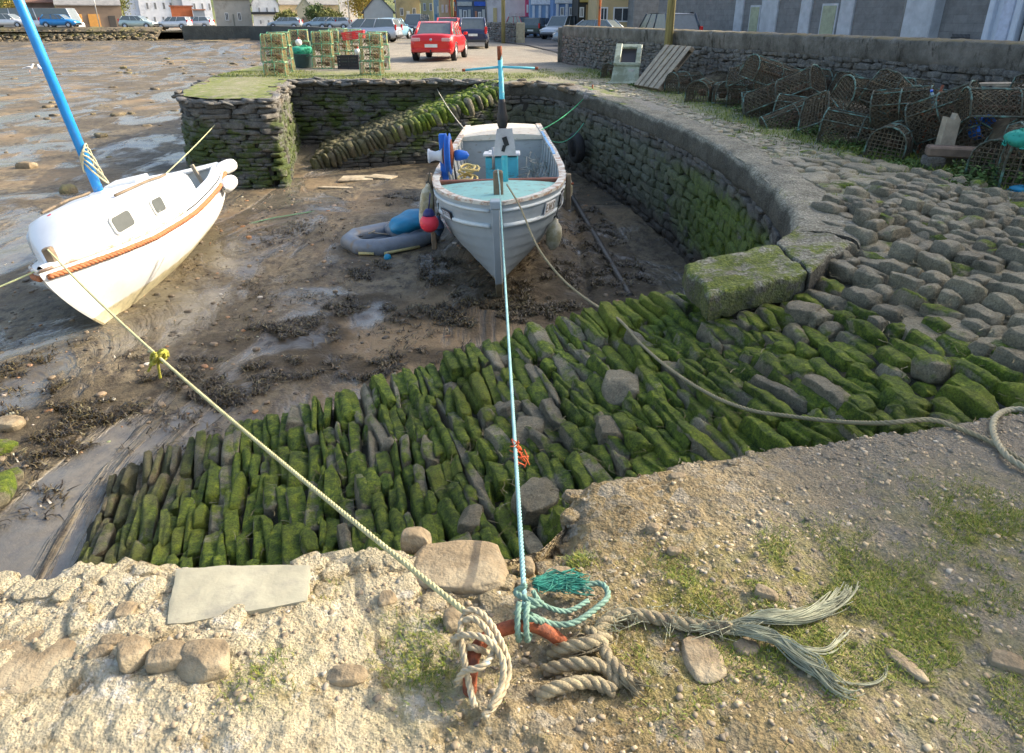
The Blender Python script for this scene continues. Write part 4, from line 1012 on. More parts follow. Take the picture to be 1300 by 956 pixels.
# mast
q = MB(); q.tube([(3.55, 0, 1.35), (3.55, .10, 3.5), (3.55, .24, 6.6)], [.062, .06, .052], 14); ma = q.build('mast', M_blup, wb)
q = MB(); q.box((3.55, 0, 1.44), (.26, .22, .14), bev=.03); q.build('mast_step', M_whc, ma)
q = MB(); rr = random.Random(2)
for i in range(6):
    q.tube([Vector((3.55+.08*math.cos(a), .03+.085*math.sin(a)+.01*i, 1.95+.17*math.sin(a+.6*i)-.04*i)) for a in np.linspace(0, 2*pi, 15)[:-1]], .011, 5, closed=True)
q.build('halyard_coil', simple('coiled_halyard', (.62, .55, .34), .85), ma)
# wooden crutches in the cockpit, red bag
for x_, y_ in ((.34, .12), (.10, .38)):
    q = MB(); q.box((x_*L, y_, Zs(.3)+.02), (.06, .06, .55), Matrix.Rotation(.15, 3, 'X'), bev=.01); q.build('crutch', M_woodp, wb)
V, F = rocks(np.array([(.19*L, .1, .60), (.25*L, -.05, .58)]), np.array([(.16, .14, .10), (.15, .1, .09)]), np.stack([np.eye(3)]*2), 8, .8)
link('bag', mesh_np('bag', V, F), simple('faded_red_cloth', (.42, .12, .09), .9), wb)
q = MB(); q.tube([(.0-.03, 0, .1), (-.05, 0, .75)], .02, 6); q.box((-.10, 0, .35), (.22, .03, .7), bev=.01); q.build('rudder', M_wood, wb)
Mw = Matrix.LocRotScale(wb.location, wb.rotation_euler, None)
for (x_, y_, z_), h, lb, tl in (((.17*L, B(.17)+.09, .82), .62, 'white fender, the lower of two on the stern of the heeled boat', (0, pi/2, 0)), ((.045*L, B(.05)+.06, 1.0), .5, 'white fender, the upper one at the stern tip of the heeled boat', (0, pi/2, -.5))):
    fo = fender((0, 0, 0), .12, h, M_fendw, lb, group='white fenders on the heeled boat'); M = Mw @ Matrix.Translation((x_, y_, z_)) @ Matrix.Rotation(tl[2], 4, 'Z') @ Matrix.Rotation(tl[1]+.0, 4, 'Y')
    fo.location = M.translation; fo.rotation_euler = M.to_euler()

# ---- grey inflatable dinghy
dx, dy, _ = P(497, 300, MUDZ+.15)
dg = empty('inflatable_dinghy', (dx, dy, MUDZ+.0), R(38), 'grey inflatable dinghy with yellow corner strips lying on the mud', 'dinghy', sc=.74)
M_pvc = simple('grey_pvc', (.17, .20, .235), .42, var=.15, bump=.15, bsc=15, dirt=(.20, .17, .13), dirt_amt=.3)
ring = [(-.92, -.28, .18), (-.92, .28, .18), (-.62, .56, .18), (.2, .60, .18), (.85, .52, .20), (1.0, .40, .2)]
pr_ = [(1.0, -.40, .2), (.85, -.52, .20), (.2, -.60, .18), (-.62, -.56, .18)]
q = MB(); q.tube([pr_[0], pr_[1], pr_[2], pr_[3], ring[0], ring[1], ring[2], ring[3], ring[4], ring[5]], [.04, .15, .19, .19, .185, .185, .19, .19, .15, .04], 18); q.build('tube_hull', M_pvc, dg)
q = MB(); q.box((.0, 0, .10), (1.7, .9, .04), bev=.01); q.box((.86, 0, .2), (.04, .8, .3), bev=.01); q.build('floor_board', M_pvc, dg)
q = MB(); q.tube([(.15, -.45, .25), (.15, -.2, .30), (.15, .2, .30), (.15, .45, .25)], [.10, .17, .17, .10], 16); q.build('seat', M_pvc, dg)
for a, b in (((-1.03, -.40, .10), (-.78, -.62, .10)), ((-.60, -.735, .10), (.25, -.78, .10))):
    q = MB(); a = Vector(a); b = Vector(b); q.tube([a, b], .035, 6); q.build('corner_strip', simple('yellow_strip', (.50, .44, .20), .6), dg)
q = MB(); q.lathe([(.05, 0), (.05, .02), (0, .025)], 12, Matrix.Translation((-.80, -.1, .365))); q.build('valve', M_black_p, dg)
q = MB(); q.tube([(-.6, -.1, .40), (-.35, .12, .36)], .02, 6); q.tube([(-.5, .05, .37), (-.2, -.2, .33)], .016, 6); q.build('oar_end', M_woodp, dg)
V, F = rocks(np.array([(0, 0, 0)]), np.array([(.34, .24, .13)]), np.stack([np.eye(3)]), 14, .8, 3, .14)
cl = link('tarpaulin', mesh_np('tarpaulin', V, F), simple('blue_tarpaulin', (.01, .20, .36), .45, bump=.4, bsc=12, bd=.02), label='crumpled bright blue tarpaulin on the far end of the dinghy', cat='tarpaulin')
cl.location = PY(522, 279, 11.6); cl.rotation_euler = (.1, -.2, .5)
bb = empty('net_float', P(492, 327, MUDZ+.05), 0, 'small blue ball float on the mud beside the dinghy', 'float')
q = MB(); q.lathe([(0, -.06)]+[(.062*math.cos(a), .062*math.sin(a)) for a in np.linspace(-1.4, 1.4, 10)]+[(0, .06)], 14); q.build('ball', simple('cyan_plastic', (.01, .25, .42), .4), bb)
q = MB(); q.tube([(0, 0, .05), (.02, .01, .09)], .012, 6); q.build('lug', M_woodp, bb)

# ------------------------------------------------------------------ ropes
def rope(name, pts, r, col, label, strands=3, n=6, var=.2, **k):
    q = MB()
    if strands: rope_mb(q, pts, r, strands, n=n)
    else: q.tube(pts, r, n)
    return q.build(name, simple(name+'_fibre', col, .85, var=var, sc=14, bump=.5, bsc=220), label=label, cat='rope', **k)
Mg = Matrix.LocRotScale(gb.location, gb.rotation_euler, None)
def gpt(*p): return Mg @ Vector(p)
def wpt(*p): return Mw @ Vector(p)
# ------------------------------------------------------------------ garden wall, poles, street
GW = [(1.95, 29.6), (2.1, 29), (4.4, 20.9), (7.2, 10.8), (8.6, 5.5)]
gw = stone_wall('garden_wall', GW, .95, -.1, (.05, .12), (.10, .32), M_garden, 'long rubble garden wall with a cement band behind the old pots', side=-1, batter=.02, rng=np.random.default_rng(41), res=5, irregular=.6, rnd=.12, cuts=6)
M_rend = NT('stained_render'); _n = M_rend
_c = _n.ramp(_n.noise(2.5, 6, .7), [(.3, (.09, .085, .07)), (.55, (.19, .18, .155)), (.75, (.30, .285, .25))])
_s = _n.step(_n.noise(5, 7, .75, co=_n.mapped((1, 1, .35), (1, 1, 1))), .52, .66)
_c = _n.mix(_n.math('MULTIPLY', _s, .9), _c, (.035, .032, .022))
_t = _n.math('MULTIPLY', _n.step(_n.sep(_n.geo()['Normal'])[2], .5, .8), _n.step(_n.noise(4, 6, .7), .35, .6)); _c = _n.mix(_n.math('MULTIPLY', _t, .7), _c, (.22, .17, .07))
M_rend = _n.fin(_c, .9, 0, _n.bump(_n.noise(14, 7, .75), .9, .04), .25)
A_ = strip(None, GW, [(-.42, .3), (-.42, 1.24), (-.40, 1.29), (-.3, 1.31), (-.15, 1.32), (0, 1.30), (.05, 1.27), (.045, 1.2), (.04, 1.1), (.03, 1.02), (.02, .95), (-.02, .90)], side=-1, noise=.02, sc=6, step=.1)
gridmesh('rendered_top', A_, M_rend, gw)
b = MB(); b.box((2.02, 29.65, .62), (.5, .12, 1.25), Matrix.Rotation(.0, 3, 'Z'), bev=.02); b.build('end_pier', M_rend, gw)
sw = stone_wall('roadside_wall', [(-3.6, 62), (-1.2, 54), (.35, 50.2)], 1.25, -.1, (.12, .22), (.3, .6), mat_wallstone('ivy_wall', 1.5, 1, (-9, -8), amt=0), 'short dark wall stub by the telegraph pole at the road junction', side=-1, rng=np.random.default_rng(42), res=4)
b = MB(); b.box((.55, 50.3, .6), (.55, .6, 1.3), bev=.04); b.build('end_pillar', simple('painted_lit_stone', (.34, .30, .2), .9, var=.3, sc=4, bump=.8, bsc=12, bd=.03), sw)  # paler stone colour paints sunlight onto the wall end

M_pole = NT('telegraph_pole_wood'); _n = M_pole
_c = _n.ramp(_n.noise(3, 5, .6, co=_n.mapped((6, 6, .4))), [(.3, (.20, .17, .07)), (.7, (.42, .36, .15))]); M_pole = _n.fin(_c, .85, 0, _n.bump(_n.noise(20, 4, .6, co=_n.mapped((4, 4, .3))), .6, .01))
def pole(name, x, y, h, r, m, label, cat='pole', tilt=0.0):
    o = empty(name, (x, y, 0), 0, label, cat); q = MB(); q.tube([(0, 0, -.1), (tilt, 0, h*.5), (tilt*2, 0, h)], [r, r*.92, r*.8], 14); q.build('shaft', m, o); return o
p_ = pole('telegraph_pole', 4.22, 20.75, 8.5, .115, M_pole, 'thick mossy wooden telegraph pole in front of the garden wall')
q = MB(); q.box((0, -.03, 7.9), (1.6, .09, .1)); q.build('crossarm', M_wood, p_)
p_ = pole('telegraph_pole', *PY(639, 50, 50.5)[:2], 8.5, .13, M_pole, 'wooden telegraph pole beside the short road wall stub')
q = MB(); q.box((0, -.03, 7.9), (1.6, .09, .1)); q.build('crossarm', M_wood, p_)
pole('telegraph_pole', *PY(575, 45, 62)[:2], 8.5, .13, M_pole, 'telegraph pole rising behind the red car')
pole('iron_pole', *P(758, 84)[:2], 4.5, .045, simple('orange_rust_paint', (.50, .13, .03), .7, var=.4, dirt=(.08, .06, .05)), 'thin orange rusty pole near the end of the garden wall')
for i, (px, Y, lb) in enumerate([(445, 75, 'thin grey lamp post left of the dark roofed shed'), (504, 80, 'thin dark lamp post by the dark roofed shed'), (128, 96, 'slim lamp post before the barn with orange doors'), (618, 70, 'slim lamp post left of the roadside telegraph pole')]):
    p_ = pole('lamp_post', *PY(px, 40, Y)[:2], 6, .06, M_steel, lb, 'lamp post'); q = MB(); q.box((.4, 0, 5.95), (.9, .12, .1), bev=.03); q.build('lamp_head', M_steel, p_)

M_winf = simple('white_window_frame', (.7, .7, .68), .5, var=.05); M_glass = simple('dark_window_glass', (.05, .06, .07), .12, var=.2, bump=.02)
M_slate = simple('slate_roof', (.13, .135, .14), .7, var=.25, sc=3, bump=.4, bsc=8, bd=.03)
WC = {}
def wallm(col, rough=.9, stone=False):
    k = (col, stone)
    if k not in WC:
        if stone:
            n = NT('ashlar_stone'); br = n.node('ShaderNodeTexBrick'); m = n.node('ShaderNodeMapping'); n.put(m.inputs[0], n.obj); m.inputs['Rotation'].default_value = (pi/2, 0, 0)
            n.put(br.inputs['Vector'], m.outputs[0]); br.inputs['Scale'].default_value = 1.0; br.inputs['Brick Width'].default_value = .55; br.inputs['Row Height'].default_value = .24; br.inputs['Mortar Size'].default_value = .012
            br.inputs['Color1'].default_value = (*col, 1); br.inputs['Color2'].default_value = (*[x*.6 for x in col], 1); br.inputs['Mortar'].default_value = (*[x*.5 for x in col], 1)
            c = n.mix(.6, br.outputs[0], n.ramp(n.noise(3, 6, .7), [(.3, tuple(x*.6 for x in col)), (.7, tuple(x*1.3 for x in col))])); WC[k] = n.fin(c, .9, 0, n.bump(n.noise(9, 6, .7), .7, .03))
        else: WC[k] = simple('render_paint', col, rough, var=.10, sc=1.2, bump=.2, bsc=10, dirt=tuple(x*.7 for x in col), dirt_amt=.25, dsc=.6)
    return WC[k]
def building(name, label, p0, p1, Y, D, H, wall, roofc=None, rise=2.5, gable='x', wins=(), doors=(), cat='building', zb=0.0, chim=True, stone=False, overhang=.25):
    """front face on the plane y=Y between pixel columns p0..p1"""
    X0, X1 = PY(p0, 30, Y)[0], PY(p1, 30, Y)[0]; cx = (X0+X1)/2; w_ = X1-X0
    th = math.asin(-cx/math.hypot(cx, Y)) if p1 < 560 else 0.0; ct, sn = math.cos(th), math.sin(th)
    def lc(px, py):
        x, y, d = ray(px, py); T = (cx*sn-Y*ct)/(x*sn-y*ct); return ((x*T-cx)*ct+(y*T-Y)*sn, EYE+d*T)
    w_ = lc(p1, 30)[0]-lc(p0, 30)[0]
    o = empty(name, (cx, Y, zb), th, label, cat)
    q = MB(); q.box((0, D/2, H/2-.2), (w_, D, H+.4))
    if gable == 'y': q.prism([(-w_/2, 0), (w_/2, 0), (0, rise)], D, Matrix.Translation((0, D, H)) @ Matrix.Rotation(pi/2, 4, 'X'))
    if gable == 'x':
        q.prism([(0, 0), (D, 0), (D/2, rise)], w_, Matrix.Translation((-w_/2, 0, H)) @ Matrix.Rotation(pi/2, 4, 'Z') @ Matrix.Rotation(pi/2, 4, 'X'))
    q.build('wall', wallm(wall, stone=stone), o)
    if roofc is not None:
        rm = simple('roofing', roofc, .75, var=.2, sc=2, bump=.4, bsc=8, bd=.03); q = MB(); t = .12; ov = overhang
        if gable == 'x':
            for s in (0, 1):
                a = (-ov, H-ov*rise/(D/2)+.03) if s == 0 else (D+ov, H-ov*rise/(D/2)+.03); bb_ = (D/2, H+rise+.03)
                q._add([(x, y, z+dz) for dz in (0, t) for x in (-w_/2-.1, w_/2+.1) for (y, z) in (a, bb_)], [(0, 1, 3, 2), (4, 6, 7, 5), (0, 2, 6, 4), (1, 5, 7, 3), (0, 4, 5, 1), (2, 3, 7, 6)])
        elif gable == 'y':
            for s in (-1, 1):
                a = (s*(w_/2+ov), H-ov*rise/(w_/2)+.03); bb_ = (0, H+rise+.03)
                q._add([(x, y, z+dz) for dz in (0, t) for y in (-.15, D+.15) for (x, z) in (a, bb_)], [(0, 1, 3, 2), (4, 6, 7, 5), (0, 2, 6, 4), (1, 5, 7, 3), (0, 4, 5, 1), (2, 3, 7, 6)])
        else: q.box((0, D/2, H+.08), (w_+.4, D+.4, .16))
        rf = q.build('roof', rm, o)
        if chim and gable == 'x': q = MB(); q.box((w_/2-.4, D/2, H+rise+.3), (.6, .8, 1.3)); q.build('chimney', wallm(wall, stone=stone), rf)
    for (a, t_, b_, bt) in wins:
        p, q_ = lc(a, t_), lc(b_, bt); ww, hh = q_[0]-p[0], p[1]-q_[1]; cxx, cz = (p[0]+q_[0])/2, (p[1]+q_[1])/2-zb
        f = MB()
        for s in (-1, 1): f.box((cxx+s*(ww/2-.04), -.03, cz), (.08, .08, hh)); f.box((cxx, -.032, cz+s*(hh/2-.04)), (ww-.16, .08, .08))
        f.box((cxx, -.02, cz), (.05, .04, hh-.16)); fr = f.build('window', M_winf, o)
        f = MB(); f.box((cxx, .0, cz), (ww-.1, .03, hh-.1)); f.build('pane', M_glass, fr)
    for (a, t_, b_, bt, col) in doors:
        p, q_ = lc(a, t_), lc(b_, bt); z0 = max(q_[1], zb); f = MB(); f.box(((p[0]+q_[0])/2, -.04, (p[1]+z0)/2-zb), (q_[0]-p[0], .1, p[1]-z0), bev=.02); f.build('door', simple('door_paint', col, .6, var=.12), o)
    return o
W2 = lambda xs, y0, y1, w: [(x-w/2, y0, x+w/2, y1) for x in xs]
building('barn', 'brown barn with a grey roof and orange timber doors across the bay', 76, 158, 105, 14, 3.0, (.20, .15, .11), (.20, .20, .20), 4.2, 'x', doors=[(87, 18, 108, 39, (.55, .27, .06)), (111, 18, 130, 39, (.55, .27, .06)), (137, 20, 150, 39, (.05, .045, .04))])  # last, near-black door is a dark sheet painting the porch's shade
building('cottage', 'low brown cottage at the left of the barn', 40, 75, 112, 8, 3.4, (.19, .13, .10), (.23, .12, .08), 2.5, 'x')
building('white_building', 'white two storey building with rows of dark windows across the bay', 181, 223, 150, 10, 6.2, (.80, .81, .82), (.14, .15, .17), 2, 'x', W2((187, 197, 208, 217), 3, 12, 5)+W2((187, 197, 208), 21, 31, 5), [(214, 22, 219, 33, (.1, .1, .12))])
building('white_building', 'white building wing right of the red brick shelter', 236, 272, 152, 10, 6.2, (.80, .81, .82), (.14, .15, .17), 2, 'x', W2((247, 257, 266), 4, 13, 4.5)+W2((257, 266), 21, 31, 4.5))
building('grey_extension', 'grey linking block between the two white building wings', 223, 236, 151, 9, 5.8, (.42, .44, .46), (.16, .16, .17), 1.6, 'x', W2((229,), 8, 14, 5))
building('side_wing', 'pale side wing with shade put in its wall colour, left of the white building', 160, 181, 149, 14, 6, (.62, .66, .72), (.14, .15, .17), 2, 'x', W2((165, 171, 177), 4, 12, 3.4))  # bluish wall colour holds painted shade, a darker copy of the white
building('brick_shelter', 'orange red flat roofed shelter before the white building', 220, 247, 118, 4, 2.9, (.55, .17, .07), (.35, .14, .08), 0, 'flat', cat='shelter', doors=[(244, 24, 246.5, 36, (.2, .1, .08))])
building('glass_porch', 'small glazed porch right of the orange shelter', 247.5, 262, 118, 4, 2.4, (.35, .38, .40), (.45, .2, .12), 0, 'flat', W2((251, 257.5), 25, 34, 5), cat='porch')
building('grey_house', 'wide grey house with a low slate roof right of the white building', 275, 321, 120, 9, 4.0, (.42, .39, .33), (.26, .25, .23), 3, 'x', W2((288, 304), 16, 26, 6), [(295, 18, 299, 33, (.2, .2, .16))])
building('gabled_house', 'white gabled house with a dark balcony band', 322.5, 356, 118, 9, 3.3, (.78, .77, .74), (.22, .21, .20), 2.6, 'y', W2((329, 339, 349), 9, 16, 4)+W2((331, 341, 350), 25, 31, 4))
b = MB(); b.box((0, -.25, 2.0), (4.2, .4, .35)); b.build('balcony', M_black_p, bpy.data.objects['gabled_house'])
building('tan_hall', 'long tan hall with a grey roof behind the green roofed kiosk', 357.5, 432, 125, 12, 3.3, (.46, .37, .22), (.28, .27, .25), 4, 'x', W2((366, 373, 408, 416, 424), 16, 24, 4))
building('kiosk', 'small kiosk with a pale green pyramid roof', 379, 399, 112, 3, 2.6, (.52, .47, .33), (.42, .46, .36), 1.3, 'y', cat='kiosk', doors=[(383, 22, 394, 33, (.2, .18, .14))])
building('white_house', 'white house above the long parapet wall', 433, 455, 140, 8, 5.2, (.80, .79, .76), (.2, .2, .2), 2, 'x', W2((438, 445, 451), 3, 9, 3))
building('dark_roofed_shed', 'low shed with a wide dark gable roof', 463, 500, 90, 10, 2.1, (.50, .50, .46), (.10, .105, .11), 1.7, 'y', cat='shed', doors=[(478, 24, 488, 33, (.25, .25, .25))])
building('stone_gable_house', 'tan house with pointed gables beyond the shed', 503, 534, 110, 9, 3.6, (.46, .37, .2), (.3, .3, .28), 2.2, 'y', W2((510, 526), 10, 20, 5), [(516, 14, 521, 32, (.75, .72, .62))])
building('yellow_house', 'pale yellow house left of the blue door front', 535, 551, 100, 9, 5.5, (.56, .48, .26), (.3, .3, .28), 2, 'x', W2((539, 547), 4, 14, 4), [(541, 19, 545, 31, (.75, .75, .7))])
SH = [(551.2, 558, (.32, .42, .52), 'narrow grey blue house front', [(552, 18, 555, 33, (.12, .3, .45))], W2((556,), 8, 17, 2.2)),
      (558.2, 571, (.5, .42, .26), 'tan house front behind the pole and red car', [], W2((562, 567), 6, 16, 3)),
      (571.2, 580, (.62, .13, .06), 'narrow orange red shop front', [(573, 15, 577, 33, (.3, .05, .04))], W2((578,), 6, 14, 1.6)),
      (580.2, 601, (.12, .16, .22), 'dark teal shop front with pale stripes', [(583, 12, 587, 32, (.5, .52, .5)), (594, 12, 598, 32, (.4, .42, .4))], W2((590.5,), 13, 26, 5)),
      (601.2, 618, (.10, .12, .16), 'dark shop front with a royal blue sign', [(603, 14, 606, 32, (.45, .2, .12)), (612, 12, 616, 32, (.5, .5, .48))], W2((609,), 15, 26, 4)),
      (618.2, 667, (.62, .62, .60), 'wide white rendered house with small windows', [(626, 10, 631, 33, (.56, .47, .22))], W2((647, 655, 660), 15, 22, 3)),
      (667.2, 672, (.55, .08, .16), 'narrow crimson house front', [], W2((669.6,), 6, 16, 2.2)),
      (672.2, 702, (.22, .34, .50), 'blue and white striped shop front', [(676, 7, 679, 27, (.62, .65, .68)), (684, 7, 687, 27, (.62, .65, .68)), (693, 7, 696, 27, (.62, .65, .68))], []),
      (702.2, 733, (.14, .24, .44), 'deep blue shop front with white piers', [(706, 5, 709, 27, (.65, .67, .7)), (718, 5, 721, 27, (.65, .67, .7)), (729, 5, 732, 27, (.65, .67, .7))], W2((713.5, 725), 9, 20, 5)),
      (733.2, 756, (.035, .035, .03), 'black shop front with gilt trim', [(744, 6, 751, 27, (.30, .20, .08))], W2((738.5,), 9, 22, 5))]
Ys = [92, 86, 82, 80, 80, 78, 74, 70, 64, 58]
for (a, b_, col, lb, drs, wn), Y in zip(SH, Ys):
    o = building('shop' if 'shop' in lb else 'house', lb, a, b_, Y, 8, 5.5, col, (.16, .16, .17), 2, 'x', wn, drs)
    if 'shop' in lb:
        w_ = PY(b_, 20, Y)[0]-PY(a, 20, Y)[0]; f = MB(); f.box((0, -.08, 2.75), (w_-.2, .12, .4), bev=.02)
        fm = (.02, .10, .5) if 'royal' in lb else ((.45, .34, .10) if 'gilt' in lb else ((.7, .72, .74) if 'blue' in lb else (.4, .42, .4))); fo = f.build('fascia', simple('fascia_paint', fm, .5), o)
building('cream_house', 'cream house front with a tall white sash window', 756.5, 803, 52, 8, 5.5, (.50, .38, .20), (.16, .16, .17), 2, 'x', [(779, 9, 801, 28), (762, 9, 771, 28)])
building('grey_house', 'dark grey blank walled house left of the stone row', 803.5, 872, 49.5, 8, 5.5, (.22, .23, .23), (.16, .16, .17), 2, 'x', stone=True)

# stone row along the street, parallel to the garden wall
def stone_row():
    A = Vector((8.2, 43.8, 0)); B_ = Vector((14.5, 21.4, 0)); t = (B_-A).normalized(); n_ = Vector((t.y, -t.x, 0)); n_ = -n_ if n_.x > 0 else n_
    ang = math.atan2(t.y, t.x); Lw = (B_-A).length
    o = empty('stone_hall', A, ang, 'long grey stone hall with pale quoins and narrow green doors', 'building')
    # local x along facade (far to near), local y = left of it = into building? facade faces -local y side
    sgn = 1 if (Matrix.Rotation(-ang, 3, 'Z') @ n_).y > 0 else -1; q = MB(); H = 4.2
    q.box((Lw/2, -sgn*4, H/2-.1), (Lw, 8, H+.2)); q.build('wall', wallm((.20, .20, .195), stone=True), o)
    q = MB(); y0, y1 = sgn*.3, -sgn*8.3
    q._add([(x, y, z+dz) for dz in (0, .12) for x in (-.1, Lw+.1) for (y, z) in ((y0, H), (-sgn*4, H+.9))], [(0, 1, 3, 2), (4, 6, 7, 5), (0, 2, 6, 4), (1, 5, 7, 3), (0, 4, 5, 1), (2, 3, 7, 6)])
    q._add([(x, y, z+dz) for dz in (0, .12) for x in (-.1, Lw+.1) for (y, z) in ((y1, H), (-sgn*4, H+.9))], [(0, 1, 3, 2), (4, 6, 7, 5), (0, 2, 6, 4), (1, 5, 7, 3), (0, 4, 5, 1), (2, 3, 7, 6)])
    q.build('roof', M_slate, o)
    def sx(px):                                   # facade coordinate seen in pixel column px
        u = (px-650)/FOC
        # point A + t*s: X = u*(Y*CP + EYE*SP)
        return (u*(A.y*CP+EYE*SP)-A.x)/(t.x-u*t.y*CP)
    Mq = simple('pale_quoin_stone', (.42, .44, .46), .85, var=.18, sc=3, bump=.4, bsc=14, bd=.02)
    for a, b_ in ((928, 938), (960, 980), (1008, 1021), (1056, 1073)):
        s0, s1 = sx(a), sx(b_); f = MB(); f.box(((s0+s1)/2, sgn*.03, H/2), (s1-s0, .1, H-.1), bev=.02); f.build('quoin', Mq, o)
    s0, s1 = sx(1145), sx(1180); f = MB(); f.box(((s0+s1)/2, sgn*.15, H/2), (s1-s0, .5, H-.1), bev=.03); f.build('buttress', Mq, o)
    for a, b_ in ((948, 958), (1036, 1052)):
        s0, s1 = sx(a), sx(b_); f = MB(); f.box(((s0+s1)/2, sgn*.02, 1.0), (s1-s0+.16, .1, 2.15)); dr = f.build('door_surround', Mq, o)
        f = MB(); f.box(((s0+s1)/2, sgn*.06, 1.0), (s1-s0, .08, 2.0), bev=.015); f.build('door', simple('sage_green_door', (.30, .33, .22), .6), dr)
    s0 = sx(1138); f = MB(); f.tube([(s0, sgn*.12, 0), (s0, sgn*.12, H)], .07, 10); f.build('drainpipe', simple('grey_drainpipe', (.22, .22, .21), .6), o)
    return A, t, ang, sgn, Lw, sx
A0_, t0_, ang_, sgn_, Lw_, sx_ = stone_row()
o = empty('portal_building', A0_+t0_*(Lw_+.02), ang_, 'grey building with a pale blue white pilastered portal and barred window', 'building')
q = MB(); Lp = 20; q.box((Lp/2, -sgn_*5, 4.7), (Lp, 10, 9.6)); q.build('wall', wallm((.24, .24, .26)), o)
q = MB(); 
for (ya, yb) in ((sgn_*.3, -sgn_*5), (-sgn_*10.3, -sgn_*5)):
    q._add([(x, y, z+dz) for dz in (0, .12) for x in (0, Lp+.1) for (y, z) in ((ya, 9.45), (yb, 11.4))], [(0, 1, 3, 2), (4, 6, 7, 5), (0, 2, 6, 4), (1, 5, 7, 3), (0, 4, 5, 1), (2, 3, 7, 6)])
q.build('roof', M_slate, o)
M_port = simple('pale_blue_white_paint', (.52, .57, .64), .6, var=.06)
def sxp(px): return sx_(px)-Lw_
for a, b_ in ((1239, 1246), (1272, 1279), (1302, 1312)):
    s0, s1 = sxp(a), sxp(b_); f = MB(); f.box(((s0+s1)/2, sgn_*.1, 1.7), (s1-s0, .25, 3.4), bev=.03); f.box(((s0+s1)/2, sgn_*.11, .25), (s1-s0+.1, .32, .5), bev=.03); f.build('pilaster', M_port, o)
f = MB(); s0, s1 = sxp(1246), sxp(1272); f.box(((s0+s1)/2, sgn_*.02, 1.6), (s1-s0, .08, 3.2)); dr = f.build('portal_panel', M_port, o)
f = MB(); s0, s1 = sxp(1252), sxp(1266); f.box(((s0+s1)/2, sgn_*.07, 1.2), (s1-s0, .06, 2.2), bev=.02); f.build('inset_panel', simple('pale_lilac_paint', (.46, .50, .60), .6), dr)
s0, s1 = sxp(1281), sxp(1301); f = MB(); f.box(((s0+s1)/2, sgn_*.02, 1.6), (s1-s0, .06, 2.6)); wn_ = f.build('window', M_glass, o)
f = MB()
for x in np.linspace(s0+.1, s1-.1, 8): f.tube([(x, sgn_*.1, .3), (x, sgn_*.1, 2.9)], .018, 6)
f.build('window_bars', M_white_p, wn_)
f = MB(); sA, sB = sxp(1211.5), sxp(1236)
for x in np.linspace(sA+.05, sB-.05, 14): f.tube([(x, sgn_*.5, 0), (x, sgn_*.5, 1.15)], .012, 5)
f.tube([(sA, sgn_*.5, 1.05), (sB, sgn_*.5, 1.05)], .014, 5); f.build('railing', M_black_p, o)

# road sheet with kerb behind the garden wall, running on to the junction
M_road = simple('worn_asphalt', (.085, .082, .078), .85, var=.15, sc=2, bump=.4, bsc=90, bd=.01)
q = MB(); q.grid([[(2.9, 32, .035), (8.2, 33, .035)], [(4.9, 24, .035), (10.6, 25, .035)], [(8.0, 12, .035), (14.6, 13, .035)], [(10, 4, .035), (16.5, 5, .035)]][::-1], False); q.grid([[(-6, 85, .045), (9, 60, .045)], [(-3, 60, .045), (7.5, 44, .045)], [(1.0, 46, .04), (8.3, 33.5, .04)], [(2.9, 32.02, .036), (8.2, 33.02, .036)]], False)
q.build('road', M_road, kind='structure')

# ------------------------------------------------------------------ bay: sea wall, bridge parapet
M_rev = simple('sea_wall_rubble', (.15, .12, .075), .9, var=.45, sc=1.2, bump=1.0, bsc=5, bd=.12, dirt=(.20, .175, .06), dirt_amt=.4, dsc=.5)
xs_ = np.linspace(-150, -41, 260); sw_ = empty('sea_wall', (-80, 84, 0), 0, 'sloping rubble sea wall along the far side of the bay', 'sea wall')
rows_ = []
for u, (dy_, z) in enumerate([(4.6, .0), (4.4, .42), (4.0, .45), (3.6, .3), (2.6, -.35), (1.6, -.95), (.6, -1.3), (-1.2, -1.6)]):
    yy = 84+dy_+np.interp(xs_, [-150, -41], [-1, 3.2]); rows_.append(np.stack([xs_+80, yy-84+.25*fb2(xs_, xs_*0+u*3, .8, 3, 1), np.full_like(xs_, z)+.12*fb2(xs_, xs_*0+u*2, 1.1, 3, 7)], -1))
gridmesh('revetment', np.array(rows_).transpose(1, 0, 2)[:, ::-1], M_rev, sw_)
rg = np.random.default_rng(51); n_ = 2600; xx = rg.uniform(-110, -41, n_); uu = rg.uniform(0, 1, n_)
C = np.stack([xx+80, np.interp(xx, [-150, -41], [-1, 3.2])+3.8-uu*4.2, .2-uu*1.7], -1); V, F = rocks(C, rg.uniform(.08, .26, (n_, 3))*[1.4, 1, .6], rotz(rg.uniform(0, 3, n_)), 4, .5, 3, .1, rg)
link('rubble', mesh_np('rubble', V, F), M_rev, sw_)
br = empty('bridge', (-31.5, 92, 0), 0, 'dark stone bridge and parapet with a square culvert opening', 'bridge')
M_br = simple('dark_bridge_stone', (.075, .078, .068), .9, var=.35, sc=1.2, bump=.9, bsc=6, bd=.08)
xa = lambda px, Y: PY(px, 50, Y)[0]+31.5
def wallseg(x0, y0, x1, y1, z0, z1, th=.8):
    q = MB(); a = math.atan2(y1-y0, x1-x0); L_ = math.hypot(x1-x0, y1-y0); q.box(((x0+x1)/2, (y0+y1)/2-92, (z0+z1)/2), (L_, th, z1-z0), Matrix.Rotation(a, 3, 'Z')); return q
wallseg(xa(237, 92), 91.5, xa(289, 92), 92, -2.5, .55).build('abutment', M_br, br); wallseg(xa(321, 92), 92, xa(350, 90), 90, -2.5, .55).build('abutment', M_br, br)
wallseg(xa(289, 92), 92, xa(321, 92), 92, -.85, .55).build('lintel', M_br, br)
